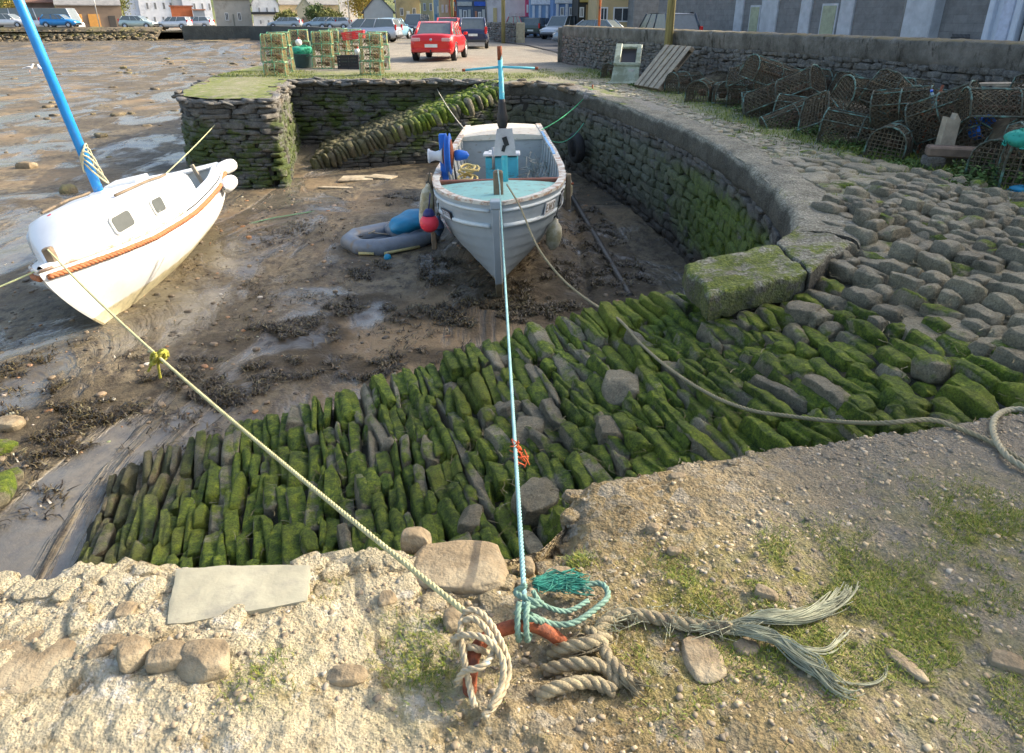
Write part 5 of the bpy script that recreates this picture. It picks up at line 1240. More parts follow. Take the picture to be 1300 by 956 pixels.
wallseg(xa(350, 90), 90, xa(392, 80), 80, -2.5, .6).build('parapet', M_br, br); wallseg(xa(392, 80), 80, xa(440, 66), 66, -2.5, .65).build('parapet', M_br, br)
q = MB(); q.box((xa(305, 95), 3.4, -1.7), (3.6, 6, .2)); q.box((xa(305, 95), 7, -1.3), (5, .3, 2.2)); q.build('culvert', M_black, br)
q = wallseg(xa(252, 88), 89, xa(288, 90), 90.8, -2.0, -.95, 1.2); q.build('apron', simple('ochre_concrete', (.30, .25, .12), .9, var=.3), br)

# ------------------------------------------------------------------ cars
M_tyre = simple('tyre_rubber', (.025, .025, .025), .8); M_rim = simple('wheel_rim', (.45, .45, .46), .35, .7); M_cg = simple('car_glass', (.13, .155, .16), .07, bump=.0, var=.1)
M_red_l = simple('red_lens', (.6, .02, .02), .25); M_plate = simple('number_plate', (.72, .72, .66), .5); M_trim = simple('dark_trim', (.04, .04, .042), .6)
M_clear = simple('clear_lens', (.6, .6, .58), .15)
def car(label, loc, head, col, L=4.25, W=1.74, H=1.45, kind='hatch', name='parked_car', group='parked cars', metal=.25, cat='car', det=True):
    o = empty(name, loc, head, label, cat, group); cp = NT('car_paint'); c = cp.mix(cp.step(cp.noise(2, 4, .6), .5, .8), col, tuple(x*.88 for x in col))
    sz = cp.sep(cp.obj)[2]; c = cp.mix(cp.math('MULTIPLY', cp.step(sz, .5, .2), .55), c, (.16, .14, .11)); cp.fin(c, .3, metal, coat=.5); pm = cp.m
    h = L/2; rl = {'hatch': (-h+.12, -h+.55, h-1.75, h-1.02), 'estate': (-h+.08, -h+.32, h-1.75, h-1.02), 'saloon': (-h+.55, -h+1.15, h-1.95, h-1.1), 'van': (-h+.05, -h+.12, h-.9, h-.35)}[kind]
    zb = .92 if kind != 'van' else 1.15; bon = .80 if kind != 'van' else 1.0; tail = .98 if kind != 'van' else 1.15
    xsn = [-h, -h+.06, -h+.2, -h+.7, -.6, .6, h-1.1, h-.6, h-.18, h-.03, h]; wz = [.80, .93, .97, 1, 1, 1, 1, .98, .90, .80, .70]
    tops = [tail-.25, tail-.08, tail, tail, zb, zb, zb, bon+.02, bon-.08, bon-.2, bon-.3]
    if kind == 'saloon': tops[2:4] = [.96, .97]
    bots = [.42, .3, .26, .24, .24, .24, .24, .24, .26, .30, .38]; G = []
    for x, w_, tz, bz in zip(xsn, wz, tops, bots):
        hw = W/2*w_; G.append([(x, -hw*.86, bz), (x, -hw*.98, bz+.12), (x, -hw, .55), (x, -hw*.97, tz-.08), (x, -hw*.90, tz), (x, -hw*.5, tz+.035), (x, 0, tz+.045), (x, hw*.5, tz+.035), (x, hw*.90, tz), (x, hw*.97, tz-.08), (x, hw, .55), (x, hw*.98, bz+.12), (x, hw*.86, bz)])
    q = MB(); q.grid([g[::-1] for g in G]); q.poly(G[0]); q.poly(G[-1][::-1]); q.poly([G[0][0], G[-1][0], G[-1][-1], G[0][-1]]); bd = q.build('body', pm, o)
    # greenhouse
    x0, x1, x2, x3 = rl; hw0 = W/2*.90; hw1 = W/2*.74; zr = H-.03
    base = [(x0, -hw0*.93, tail-.02), (x3, -hw0*.93, bon+.1), (x3, hw0*.93, bon+.1), (x0, hw0*.93, tail-.02)]; top = [(x1, -hw1, zr), (x2, -hw1, zr), (x2, hw1, zr), (x1, hw1, zr)]
    base = [(x, y, z-.03) for x, y, z in base]
    q = MB(); q._add(base+top, [(0, 1, 5, 4), (1, 2, 6, 5), (2, 3, 7, 6), (3, 0, 4, 7), (4, 5, 6, 7)]); q.build('windows', M_cg, bd)
    q = MB(); q.grid([[(x, y*hw1*1.03, zr+dz-.012*(abs(y) > .9)) for y in (-1, -.93, -.5, 0, .5, .93, 1)] for x, dz in ((x1-.04, -.02), (x1+.05, .015), ((x1+x2)/2, .04), (x2-.05, .015), (x2+.03, -.02))][::-1])
    for s in (-1, 1):
        def lr(a, b, t): return tuple(a[i]+(b[i]-a[i])*t for i in range(3))
        b0, b1 = base[0 if s < 0 else 3], base[1 if s < 0 else 2]; t0, t1 = top[0 if s < 0 else 3], top[1 if s < 0 else 2]
        for t, r in ((0, .055), (.45, .035), (.74, .025), (1, .04)) if kind != 'van' else ((0, .07), (.3, .05), (.6, .05), (1, .05)): q.tube([lr(b0, b1, t), lr(t0, t1, t)], r, 5)
        q.tube([lr(b0, b1, 0), lr(b0, b1, 1)], .03, 5)
    q.build('roof', pm, bd)
    for x in (-h+.78, h-.82):
        for s in (-1, 1):
            q = MB(); M = Matrix.Translation((x, s*(W/2-.10), .31)) @ Matrix.Rotation(pi/2, 4, 'X'); q.lathe([(.20, -.10), (.31, -.10), (.325, -.06), (.325, .06), (.31, .10), (.20, .10)], 22, M); wh = q.build('wheel', M_tyre, o)
            q = MB(); q.lathe([(0, -.104*0-.106), (.19, -.106), (.21, -.09), (.21, .09), (.19, .106), (0, .106)], 14, M); q.build('rim', M_rim, wh)
            if s > 0: continue
    for x in (-h+.78, h-.82):
        for s in (-1, 1): q = MB(); q.tube([(x+.36*math.cos(a), s*(W/2-.01), .33+.36*math.sin(a)) for a in np.linspace(-.1, pi+.1, 12)], .025, 5); q.build('wheel_arch', M_trim, bd)
    for s in (-1, 1):
        q = MB()
        if kind == 'saloon': q.box((-h+.03, s*W*.34, .80), (.10, W*.20, .13), bev=.02)
        else: q.box((-h+.06, s*W*.42, .93), (.12, .13, .36), bev=.02)
        q.build('tail_light', M_red_l if kind != 'saloon' else simple('pale_tail_lens', (.62, .35, .33), .25), bd)
        q = MB(); q.box((h-.12, s*W*.35, .66), (.16, .30, .14), bev=.03); q.build('headlight', M_clear, bd)
        q = MB(); q.box((x3-.35, s*(W/2+.07), .98), (.12, .17, .12), bev=.03); q.build('mirror', pm, bd)
    q = MB(); q.box((-h-.005, 0, .70 if kind == 'hatch' else .58), (.03, .50, .12)); q.build('number_plate', M_plate, bd)
    q = MB(); q.box((-h+.02, 0, .40), (.12, W*.9, .14), bev=.03); q.build('bumper', M_trim if kind != 'saloon' else pm, bd); q = MB(); q.box((h-.03, 0, .38), (.12, W*.84, .14), bev=.03); q.build('bumper', M_trim if kind != 'saloon' else pm, bd)
    return o
def hd(px, Y, z=0): x, y, _ = PY(px, 40, Y); return (x, y, z)
hA = lambda deg: R(90-deg)    # deg to the right of straight away
red = car('dusty red saloon seen from behind, nearest car on the quay', hd(559, 32.2), hA(5), (.62, .015, .018), 4.3, 1.76, 1.44, 'saloon')
q = MB(); q.lathe([(0, 0), (.055, 0), (.05, .02), (0, .025)], 14, Matrix.Translation((-2.155, 0, .80)) @ Matrix.Rotation(-pi/2, 4, 'Y')); q.build('badge', M_rim, red.children[0])
q = MB(); q.tube([(-2.1, 0, .32), (-2.28, 0, .32), (-2.3, 0, .44)], .025, 6); q.build('tow_bar', M_black_p, red.children[0])
car('dark blue hatchback with a cream plate parked right of the red saloon', hd(601, 44), hA(-2), (.018, .028, .075), 4.0, 1.68, 1.56, 'hatch')
car('silver estate car standing broadside behind the red fish box', hd(467, 53), R(172), (.46, .50, .55), 4.5, 1.75, 1.48, 'estate')
car('light blue small car right of the silver estate', hd(501, 60), hA(20), (.30, .55, .72), 3.6, 1.6, 1.5, 'hatch')
car('dark four wheel drive parked beyond the light blue car', hd(528, 74), hA(-170), (.035, .05, .065), 4.4, 1.8, 1.8, 'estate')
car('red car of which only the roof shows behind the red saloon', hd(571, 52), hA(0), (.55, .02, .03), 4.1, 1.7, 1.55, 'hatch')
car('red and silver car farthest in the row right of the road', hd(664, 72), hA(150), (.50, .04, .05), 4.2, 1.7, 1.6, 'hatch')
car('dark green estate in the row right of the road', hd(684, 64), hA(20), (.07, .09, .075), 4.4, 1.72, 1.5, 'estate')
car('silver off roader before the garden wall end', hd(713, 59), hA(-148), (.52, .54, .56), 4.2, 1.78, 1.65, 'hatch')
car('blue grey saloon parked behind the garden wall end', hd(752, 45), hA(-60), (.20, .25, .29), 4.5, 1.75, 1.45, 'saloon')
car('dark hatchback with red lamps behind the garden wall', hd(842, 35, .14), hA(-14), (.03, .045, .06), 4.3, 1.85, 1.62, 'hatch')
car('long white coach at the left edge behind the sea wall', hd(48, 95), R(0), (.70, .71, .72), 11, 2.4, 2.5, 'van', name='coach', cat='coach', group=None)
car('bright blue car parked in front of the white coach', hd(80, 91.5, .35), R(0), (.01, .22, .55), 4.2, 1.7, 1.45, 'hatch')
car('white estate with dark windows at the far left', hd(14, 91.5, .35), R(0), (.65, .66, .66), 4.6, 1.7, 1.5, 'estate')
car('pale silver green car before the barn porch', hd(178, 95, .2), R(0), (.40, .50, .48), 4.2, 1.7, 1.45, 'hatch')
car('silver car left of the orange shelter', hd(222, 97, .1), R(180), (.60, .62, .64), 4.2, 1.7, 1.45, 'estate')
car('pale grey car before the glazed porch', hd(251, 100, .1), R(180), (.52, .54, .55), 4.2, 1.7, 1.45, 'hatch')
for px, c_, lb in ((363, (.30, .36, .40), 'grey car on the bridge road left of the kiosk'), (408, (.30, .40, .46), 'blue grey car right of the green roofed kiosk'), (425, (.5, .5, .5), 'white car right end of the bridge road')):
    car(lb, hd(px, 98 if px < 390 else 96, .1), R(180), c_, 4.2, 1.7, 1.4, 'hatch')

# person beyond the wall
pn = empty('person', PY(877, 30, 36)[:2]+(0,), R(60), 'person in dark clothes walking behind the garden wall by the dark car', 'person')
def figure(par):
    me = bpy.data.meshes.new('body'); J = [(0, 0, .92, .14), (0, 0, 1.15, .13), (0, .01, 1.38, .16), (0, .01, 1.50, .06), (0, .02, 1.58, .06), (0, .02, 1.66, .098), (0, .02, 1.74, .07), (.19, 0, 1.40, .06), (.27, .03, 1.14, .045), (.25, .16, .93, .035), (.25, .2, .85, .035), (-.19, 0, 1.40, .06), (-.27, -.05, 1.14, .045), (-.27, -.04, .90, .035), (-.27, 0, .82, .035), (.10, 0, .84, .10), (.11, .14, .48, .07), (.11, .10, .09, .05), (.11, .26, .05, .045), (-.10, 0, .84, .10), (-.11, -.04, .48, .07), (-.11, -.24, .12, .05), (-.11, -.12, .05, .045)]
    E = [(0, 1), (1, 2), (2, 3), (3, 4), (4, 5), (5, 6), (2, 7), (7, 8), (8, 9), (9, 10), (2, 11), (11, 12), (12, 13), (13, 14), (0, 15), (15, 16), (16, 17), (17, 18), (0, 19), (19, 20), (20, 21), (21, 22)]
    me.from_pydata([j[:3] for j in J], E, []); ob = bpy.data.objects.new('body', me); COL.objects.link(ob)
    ob.modifiers.new('s', 'SKIN'); sk = me.skin_vertices[0].data
    for i, j in enumerate(J): sk[i].radius = (j[3], j[3]); sk[i].use_root = (i == 0)
    ob.modifiers.new('u', 'SUBSURF').levels = 1; ob.modifiers['u'].render_levels = 2
    dg_ = bpy.context.evaluated_depsgraph_get(); m2 = bpy.data.meshes.new_from_object(ob.evaluated_get(dg_)); bpy.data.objects.remove(ob)
    m2.polygons.foreach_set('use_smooth', [True]*len(m2.polygons))
    return link('body', m2, simple('dark_clothes', (.03, .035, .05), .9), par)
bdy = figure(pn); q = MB(); q.lathe([(0, 1.54), (.085, 1.56), (.118, 1.66), (.115, 1.74), (.08, 1.80), (0, 1.82)], 14); q.build('hair', simple('dark_hair', (.02, .015, .012), .8), bdy)

# ------------------------------------------------------------------ trees and hills behind
M_leafs = [simple('leaf_'+s, c, .8, var=.4, sc=1.5) for s, c in (('green', (.07, .11, .03)), ('olive', (.14, .15, .035)), ('yellow', (.34, .25, .04)))]
def tree(px, Y, h, r, mi, label, name='tree'):
    x, y, _ = PY(px, 30, Y); o = empty(name, (x, y, 0), 0, label, 'tree'); rg = np.random.default_rng(int(px*7+Y)); q = MB(); q.tube([(0, 0, -.2), (.1, 0, h*.3), (0, .1, h*.65)], [.16, .12, .05], 7)
    for k in range(5):
        a = rg.uniform(0, 6.3); q.tube([(0, 0, h*(.25+.07*k)), (math.cos(a)*r*.7, math.sin(a)*r*.7, h*(.5+.08*k))], [.07, .02], 5)
    q.build('trunk', M_wood, o); n = 2600; c = rg.normal(size=(16, 3)); c /= np.linalg.norm(c, axis=1)[:, None]; c = c*rg.uniform(.3, .85, (16, 1))*[r, r, h*.36]+[0, 0, h*.62]
    k = rg.integers(0, 16, n); p = c[k]+rg.normal(size=(n, 3))*[r*.22, r*.22, h*.10]; s = rg.uniform(.09, .2, n)
    d1 = rg.normal(size=(n, 3)); d1 /= np.linalg.norm(d1, axis=1)[:, None]; d2 = np.cross(d1, rg.normal(size=(n, 3))); d2 /= np.linalg.norm(d2, axis=1)[:, None]
    V = np.stack([p-d1*s[:, None], p+d2*s[:, None]*.6, p+d1*s[:, None], p-d2*s[:, None]*.6], 1).reshape(-1, 3)
    link('crown', mesh_np('crown', V, np.arange(4*n).reshape(n, 4), False), M_leafs[mi], o); return o
for a in [(8, 125, 5, 3, 1, 'olive tree at the far left behind the coach'), (28, 118, 4.2, 2.6, 2, 'yellow autumn bush left of the brown cottage'), (95, 155, 9, 5, 0, 'tall green tree behind the barn roof'), (152, 130, 6, 2.6, 1, 'small olive tree between barn and white building'), (405, 108, 3.2, 2.0, 0, 'green bush beside the kiosk'), (420, 106, 2.6, 1.8, 1, 'olive bush right of the kiosk'), (462, 118, 6, 3.2, 2, 'yellow leaved tree above the parapet'), (478, 150, 8, 5, 0, 'green tree behind the dark roofed shed'), (366, 104, 2.2, 1.6, 1, 'small bush before the tan hall'), (596, 140, 9, 4, 1, 'olive tree far up the street')]: tree(*a)
xh = np.linspace(-420, 420, 160); yh = np.linspace(170, 600, 60); XH, YH = np.meshgrid(xh, yh, indexing='ij')
ZH = smst(170, 420, YH)*(34+26*fb2(XH, YH, .006, 4, 5))+smst(170, 260, YH)*3*fb2(XH, YH, .05, 4, 2)-.5
n = NT('hill_fields'); c = n.ramp(n.noise(.02, 7, .65), [(.35, (.05, .075, .025)), (.5, (.12, .15, .04)), (.65, (.20, .19, .08))]); n.fin(c, .95, 0, n.bump(n.noise(.3, 6, .7), .8, 1.5))
gridmesh('hills', np.stack([XH, YH, ZH], -1), n.m, kind='structure')
# herring gulls on the mud
for i, (px, py, rz, lb) in enumerate(((38, 93, .4, 'white gull standing on the mud, left of the pair'), (53, 94, 2.4, 'white gull standing on the mud, right of the pair'))):
    x, y, z = P(px, py, MUDZ); o = empty('gull', (x, y, mudh(x, y)), rz, lb, 'gull', 'gulls on the mud', sc=1.5)
    me = bpy.data.meshes.new('g'); J = [(0, 0, .2, .075), (.12, 0, .22, .07), (.18, 0, .30, .04), (.2, 0, .36, .042), (.27, 0, .35, .012), (-.14, 0, .20, .045), (-.26, 0, .19, .015)]
    me.from_pydata([j[:3] for j in J], [(0, 1), (1, 2), (2, 3), (3, 4), (0, 5), (5, 6)], []); ob = bpy.data.objects.new('g', me); COL.objects.link(ob); ob.modifiers.new('s', 'SKIN')
    for k, j in enumerate(J): me.skin_vertices[0].data[k].radius = (j[3], j[3]); me.skin_vertices[0].data[k].use_root = (k == 0)
    ob.modifiers.new('u', 'SUBSURF').levels = 2; dg_ = bpy.context.evaluated_depsgraph_get(); m2 = bpy.data.meshes.new_from_object(ob.evaluated_get(dg_)); bpy.data.objects.remove(ob)
    m2.polygons.foreach_set('use_smooth', [True]*len(m2.polygons)); link('body', m2, M_whc, o)
    for s in (-1, 1): q = MB(); q.tube([(0, s*.03, .14), (.02, s*.03, 0)], .008, 5); q.build('leg', simple('pink_leg', (.5, .3, .25), .7), o)
    for s in (-1, 1): q = MB(); q.prism([(-.22, 0), (.1, -.02), (.1, .04), (-.05, .06)], .012, Matrix.Translation((0, s*.075, .2)) @ Matrix.Rotation(pi/2, 4, 'X')); q.build('wing', simple('grey_wing', (.35, .37, .40), .8), o)
# ------------------------------------------------------------------ lobster pots
def pot_meshes(w=.64, d=.42, h=.38, nx=12, seed=1, hoop='d', fr=.013, nr=.005, sagv=.02, m=22):
    rr = random.Random(seed); F_ = MB(); N_ = MB()
    def sect(x, k=9):
        if hoop == 'd': return [(x, -d/2, 0)]+[(x, -d/2*math.cos(a), h*.45+h*.55*math.sin(a)) for a in np.linspace(0, pi, k)]+[(x, d/2, 0)]
        return [(x, -d/2, 0), (x, -d/2, h*.5), (x, -d/2*.86, h*.93), (x, -d/2*.5, h), (x, 0, h), (x, d/2*.5, h), (x, d/2*.86, h*.93), (x, d/2, h*.5), (x, d/2, 0)]
    for x in (-w/2, 0, w/2): F_.tube(sect(x), fr, 6)
    for y in (-d/2, d/2): F_.tube([(-w/2, y, 0), (w/2, y, 0)], fr*1.1, 6)
    for x in (-w/2, 0, w/2): F_.tube([(x, -d/2, 0), (x, d/2, 0)], fr, 6)
    F_.tube([(-w/2, 0, h), (w/2, 0, h)], fr*.8, 5)
    for s in (-1, 1): p = sect(0)[3]; F_.tube([(-w/2, s*abs(p[1]), p[2]), (w/2, s*abs(p[1]), p[2])], fr*.8, 5)
    base = sect(0); cum = np.concatenate([[0], np.cumsum([math.dist(a, b) for a, b in zip(base, base[1:])])])
    def at(s): return np.interp(s, cum, [b[1] for b in base]), np.interp(s, cum, [b[2] for b in base])
    ss = np.linspace(0, cum[-1], m); xs_ = np.linspace(-w/2, w/2, nx)
    def pt(i, j):
        y, z = at(ss[j]); k = 1-sagv*3*abs(math.sin(2*pi*xs_[i]/w)); return (xs_[i]+rr.uniform(-.006, .006), y*k+rr.uniform(-.005, .005), z*k+rr.uniform(-.005, .005))
    G = [[pt(i, j) for j in range(m)] for i in range(nx)]
    for i in range(nx-1):
        for j in range(m-1):
            if (i+j) % 2 == 0: N_.tube([G[i][j], G[i+1][j+1]], nr, 3, caps=False)
            else: N_.tube([G[i+1][j], G[i][j+1]], nr, 3, caps=False)
            if i % 2 == 0: N_.tube([G[i][j], G[i][j+1]], nr*.8, 3, caps=False)
    for s in (-1, 1):
        for k in range(8):
            y = -d/2+d*(k+.5)/8; N_.tube([(s*w/2, y, 0), (s*w/2, y*.8, h*.9)], nr, 3, caps=False); N_.tube([(s*w/2, -d/2, h*k/9), (s*w/2, d/2, h*k/9)], nr, 3, caps=False)
    E_ = MB(); a = [Vector((-.05+.09*math.cos(t), -d/2+.02, h*.5+.09*math.sin(t))) for t in np.linspace(0, 2*pi, 13)[:-1]]; E_.tube(a, .008, 4, closed=True)
    E_.tube([(x*.7, y*.3, h*.45) for x, y in ((-w/2, 0), (0, d*.3), (w/2, 0))], .03, 5); E_.box((w*.22, 0, h*.35), (.16, .12, .10), bev=.02)
    return F_.mesh('frame'), N_.mesh('netting'), E_.mesh('inner_eye')
M_gfr = simple('green_rope_frame', (.06, .38, .24), .8, var=.3, sc=20, dirt=(.28, .30, .16), dirt_amt=.6, dsc=14)
M_gnet = simple('faded_green_netting', (.17, .24, .12), .9, var=.4, sc=12, dirt=(.30, .20, .08), dirt_amt=.7, dsc=9)
M_bait = simple('bait_and_twine', (.10, .06, .035), .9, var=.4, sc=20)
M_ofr = simple('old_rope_frame', (.07, .07, .05), .9, var=.45, sc=14, dirt=(.14, .26, .22), dirt_amt=.45, dsc=6)
M_onet = simple('old_brown_netting', (.085, .068, .042), .95, var=.4, sc=10, dirt=(.15, .13, .08), dirt_amt=.4, dsc=8)
PM = {'g': pot_meshes(seed=1, hoop='b', nx=14, fr=.012), 'o': pot_meshes(.70, .46, .42, 22, 2, 'd', fr=.011, nr=.0058, m=34), 'l': pot_meshes(1.05, .44, .40, 32, 3, 'd', fr=.011, nr=.0058, m=34), 'b': pot_meshes(.62, .44, .46, 20, 5, 'b', fr=.011, nr=.0058, m=34)}
PROTO = {}
def pot(kind, loc, rot, label, group, sc=1.0, blue=False):
    mf, mn = (M_gfr, M_gnet) if kind == 'g' else (M_ofr, M_onet)
    key = kind
    if key not in PROTO:
        o = empty('lobster_pot', loc, 0, label, 'lobster pot', group, sc); a, b_, c = PM[kind]; fo = link('frame', a, mf, o); link('netting', b_, mn, o); link('inner_eye', c, M_bait, o); PROTO[key] = o
    else:
        o = copy_tree(PROTO[key]); o['label'] = label; o['group'] = group; o.scale = (sc, sc, sc); o.location = loc
    o.rotation_euler = rot; return o
GQ = 'green lobster pots stacked on the far quay'
def stack(px, py, n, rz, who, sc=1.0):
    x, y, _ = P(px, py); zz = landh(x, y)+.0
    w_ = ['bottom', 'middle', 'top'] if n == 3 else (['lower', 'upper'] if n == 2 else ['only'])
    for k in range(n): pot('g', (x+RNG.normal(0, .02), y+RNG.normal(0, .02), zz+k*.395*sc), (0, 0, rz+RNG.normal(0, .05)), '%s green lobster pot %s' % (w_[k], who), GQ, sc)
stack(352, 95.5, 3, .05, 'of the leftmost stack on the quay')
stack(360, 90, 3, .05, 'of the stack hidden behind the leftmost stack')
stack(412, 87, 3, 0, 'of the stack between the net tub and the black crate')
stack(422, 83, 3, .1, 'of the stack just behind the middle one')
stack(433, 79, 3, -.1, 'of the stack behind the black crate')
stack(474, 94, 3, -.05, 'of the rightmost stack nearest the red car')
stack(482, 88, 3, .1, 'of the stack behind the rightmost stack')
stack(384, 82, 3, .2, 'of the pile behind the green net tub')
stack(450, 78, 3, .1, 'of the stack carrying the red fish box')
# tub with green netting, crate, red fish box, floats
def netheap(name, loc, hs, m, label, cat, n=260, seed=3, r=.006):
    rr = random.Random(seed); q = MB()
    for i in range(n):
        a, e = rr.uniform(0, 6.28), rr.uniform(.05, 1.4); pts_ = []
        for k in range(5):
            a += rr.uniform(-.35, .35); e = max(.0, min(1.5, e+rr.uniform(-.25, .25))); f = rr.uniform(.82, 1.02); pts_.append((hs[0]*f*math.cos(e)*math.cos(a), hs[1]*f*math.cos(e)*math.sin(a), hs[2]*f*math.sin(e)))
        q.tube(pts_, r, 3, caps=False)
    V, F = rocks(np.array([(0, 0, hs[2]*.42)]), np.array([(hs[0]*.8, hs[1]*.8, hs[2]*.42)]), np.stack([np.eye(3)]), 9, .85, 3, .1); q.npadd(V, F)
    o = q.build(name, m, label=label, cat=cat); o.location = loc; return o
M_net_g = simple('bright_green_netting', (.035, .33, .20), .85, var=.45, sc=18)
x, y, _ = P(387, 86); tb = empty('net_tub', (x, y, landh(x, y)), 0, 'dark tub heaped with green netting behind the leftmost pots', 'tub')
q = MB(); q.lathe([(.28, 0), (.30, .02), (.36, .42), (.38, .44), (.36, .45), (.33, .42), (.27, .06), (0, .05)], 24); q.build('tub_wall', simple('dark_tub_plastic', (.05, .09, .09), .6), tb)
netheap('green_net', (x, y, landh(x, y)+.38), (.40, .36, .36), M_net_g, 'mound of bright green netting filling the dark tub', 'net')
x, y, _ = P(444, 87); cr = empty('fish_crate', (x, y, landh(x, y)), .05, 'black slatted crate between two pot stacks', 'crate')
def crate_mb(w, d, h, m, par, nm='crate_wall'):
    q = MB(); q.box((0, 0, .02), (w, d, .04)); 
    for s in (-1, 1):
        for k in range(4): q.box((0, s*(d/2-.012), .05+h*(k+.35)/4), (w, .02, h/4*.72)); q.box((s*(w/2-.012), 0, .05+h*(k+.35)/4), (.02, d-.05, h/4*.72))
        for t in (-1, 0, 1): q.box((t*(w/2-.03), s*(d/2+.002), h/2), (.05, .03, h))
    q.build(nm, m, par)
    q = MB(); 
    for s in (-1, 1): q.box((0, s*(d/2), h+.0), (w+.04, .045, .03), bev=.006); q.box((s*w/2, 0, h+.001), (.045, d-.04, .03), bev=.006)
    q.build('rim', m, par)
crate_mb(.72, .5, .42, M_black_p, cr)
fb_ = empty('fish_box', PY(450, 50, 28.2), .1, 'red plastic fish box lying tipped on top of the pots', 'fish box'); fb_.rotation_euler = (0, -.10, .05); crate_mb(.78, .45, .24, simple('red_box_plastic', (.70, .03, .04), .45, var=.15, dirt=(.4, .1, .08)), fb_)
for px, py, Y, lb, c in ((379, 54, 25.5, 'white float lying on the green netting', (.8, .8, .78)), (454, 66, 26.5, 'white float hanging above the black crate', (.8, .78, .7))):
    o = empty('float', PY(px, py, Y), 0, lb, 'float'); q = MB(); q.lathe([(0, -.11)]+[(.11*math.cos(a), .11*math.sin(a)) for a in np.linspace(-1.4, 1.4, 10)]+[(0, .11)], 16); q.build('ball', simple('float_plastic', c, .45), o); q = MB(); q.tube([(0, 0, .1), (.02, 0, .16)], .02, 6); q.build('lug', M_red_l, o)
# old pots along the garden wall
GO = 'old lobster pots heaped along the garden wall'
OP = [('b', 747, 79, 0, (0, 0, .3), 1.1, 'dark old pot at the far end of the garden wall behind the iron pole'),
      ('o', 776, 98, 0, (0, 0, 1.2), 1.0, 'round topped old pot left of the broken fibreglass piece'),
      ('o', 868, 116, 0, (0, 0, .5), 1.1, 'old brown pot against the right side of the pallet'),
      ('b', 850, 92, .3, (.3, .2, .5), 1.0, 'old pot showing above the pallet edge'),
      ('o', 889, 128, 0, (0, 0, 1.1), 1.05, 'bulging old pot at the near left of the heap, right of the pallet'),
      ('o', 918, 131, 0, (0, .1, 1.5), 1.0, 'old pot with a round black mouth right of the bulging one'),
      ('b', 925, 110, .12, (.1, .0, .6), 1.1, 'tall old pot behind the pot with the round mouth'),
      ('b', 968, 118, .46, (.25, -.12, -.35), 1.25, 'pot with a turquoise rope frame on top of the heap'),
      ('l', 985, 146, .05, (.1, -.18, -.25), 1.1, 'long pot with a frayed rope rail under the turquoise framed one'),
      ('o', 945, 135, .0, (0, .0, -.3), 1.0, 'squashed dark pot below the turquoise framed one'),
      ('l', 1028, 158, 0, (.12, .08, -.55), 1.1, 'long collapsed brown pot in the middle of the heap'),
      ('o', 1035, 140, .34, (.3, .15, .3), 1.0, 'brown pot piled above the collapsed one'),
      ('o', 1086, 140, .36, (1.2, .2, .6), .9, 'pot on end showing a round hoop'),
      ('b', 1072, 150, .25, (.0, .3, .4), 1.0, 'dark old pot behind the upturned hoop'),
      ('l', 1092, 183, .05, (.42, .12, -.65), 1.0, 'large fine meshed pot tilted up with a pale rope edge'),
      ('o', 1128, 196, 0, (.1, 0, .9), 1.0, 'low dark pot right of the large meshed one'),
      ('b', 1135, 165, .30, (0, .1, .2), 1.05, 'old pot behind the green roped upright one'),
      ('b', 1160, 188, .18, (.0, 1.35, .35), 1.15, 'upright pot with a thick pale green rope frame'),
      ('b', 1207, 150, .70, (.35, .45, .5), 1.0, 'small pot perched highest, tilted, with a green rim'),
      ('o', 1192, 178, .30, (.2, .1, -.5), 1.0, 'dark pot beneath the perched one'),
      ('o', 1232, 195, .0, (.0, .0, .3), 1.05, 'black old pot behind the timber bench'),
      ('l', 1268, 190, .38, (.0, .05, -.3), 1.0, 'long dark pot under the pale boards'),
      ('o', 1272, 222, 0, (0, 0, .7), 1.1, 'dark pot behind the leafy plant at the right edge'),
      ('b', 1302, 232, 0, (0, 0, 1.1), 1.3, 'rounded old pot cut by the right edge of the view'),
      ('b', 1300, 190, .40, (0, .2, .2), 1.1, 'stacked old pot at the right edge below the wall top')]
for k, px, py, dz, rot, sc, lb in OP:
    x, y, _ = P(px, py); pot(k, (x, y, landh(x, y)+dz), rot, lb, GO, sc)
rr = random.Random(44)
for i in range(22):
    t = i/21; j = t*5.999; a = POTFOOT[2:9]; k0 = int(j); k1 = min(k0+1, 6); f = j-k0; x = a[k0][0]*(1-f)+a[k1][0]*f+.62+rr.uniform(-.15, .25); y = a[k0][1]*(1-f)+a[k1][1]*f+.2
    if i < 3: continue
    pot(rr.choice('oblb'), (x, y, landh(x, y)+rr.choice((.0, .25, .42, .5))), (rr.uniform(-.5, .6), rr.uniform(-.5, .5), rr.uniform(-1, 1)), 'brown old lobster pot jumbled in the back of the heap against the garden wall', 'jumbled pots at the back of the wall heap', rr.uniform(.95, 1.2))
# matted netting and rope dragged over the heap
for i, (px, py, hs) in enumerate(((905, 122, (.5, .4, .5)), (960, 136, (.6, .4, .45)), (1010, 148, (.6, .5, .55)), (1060, 168, (.5, .45, .5)), (1115, 178, (.5, .4, .6)), (1245, 205, (.6, .5, .55)), (1290, 215, (.5, .5, .7)), (800, 98, (.5, .35, .35)))):
    x, y, _ = P(px, py-6); netheap('old_net', (x+.15, y+.15, landh(x, y)-.05), hs, M_onet, ('matted brown net heap %s' % ['beside the round mouthed pot', 'under the turquoise framed pot', 'left of the collapsed long pot', 'behind the large meshed pot', 'left of the upright green roped pot', 'behind the timber bench', 'at the right edge of the view', 'behind the broken fibreglass piece'][i]), 'net', 420, 20+i, .005).__setitem__('group', 'matted nets along the garden wall')
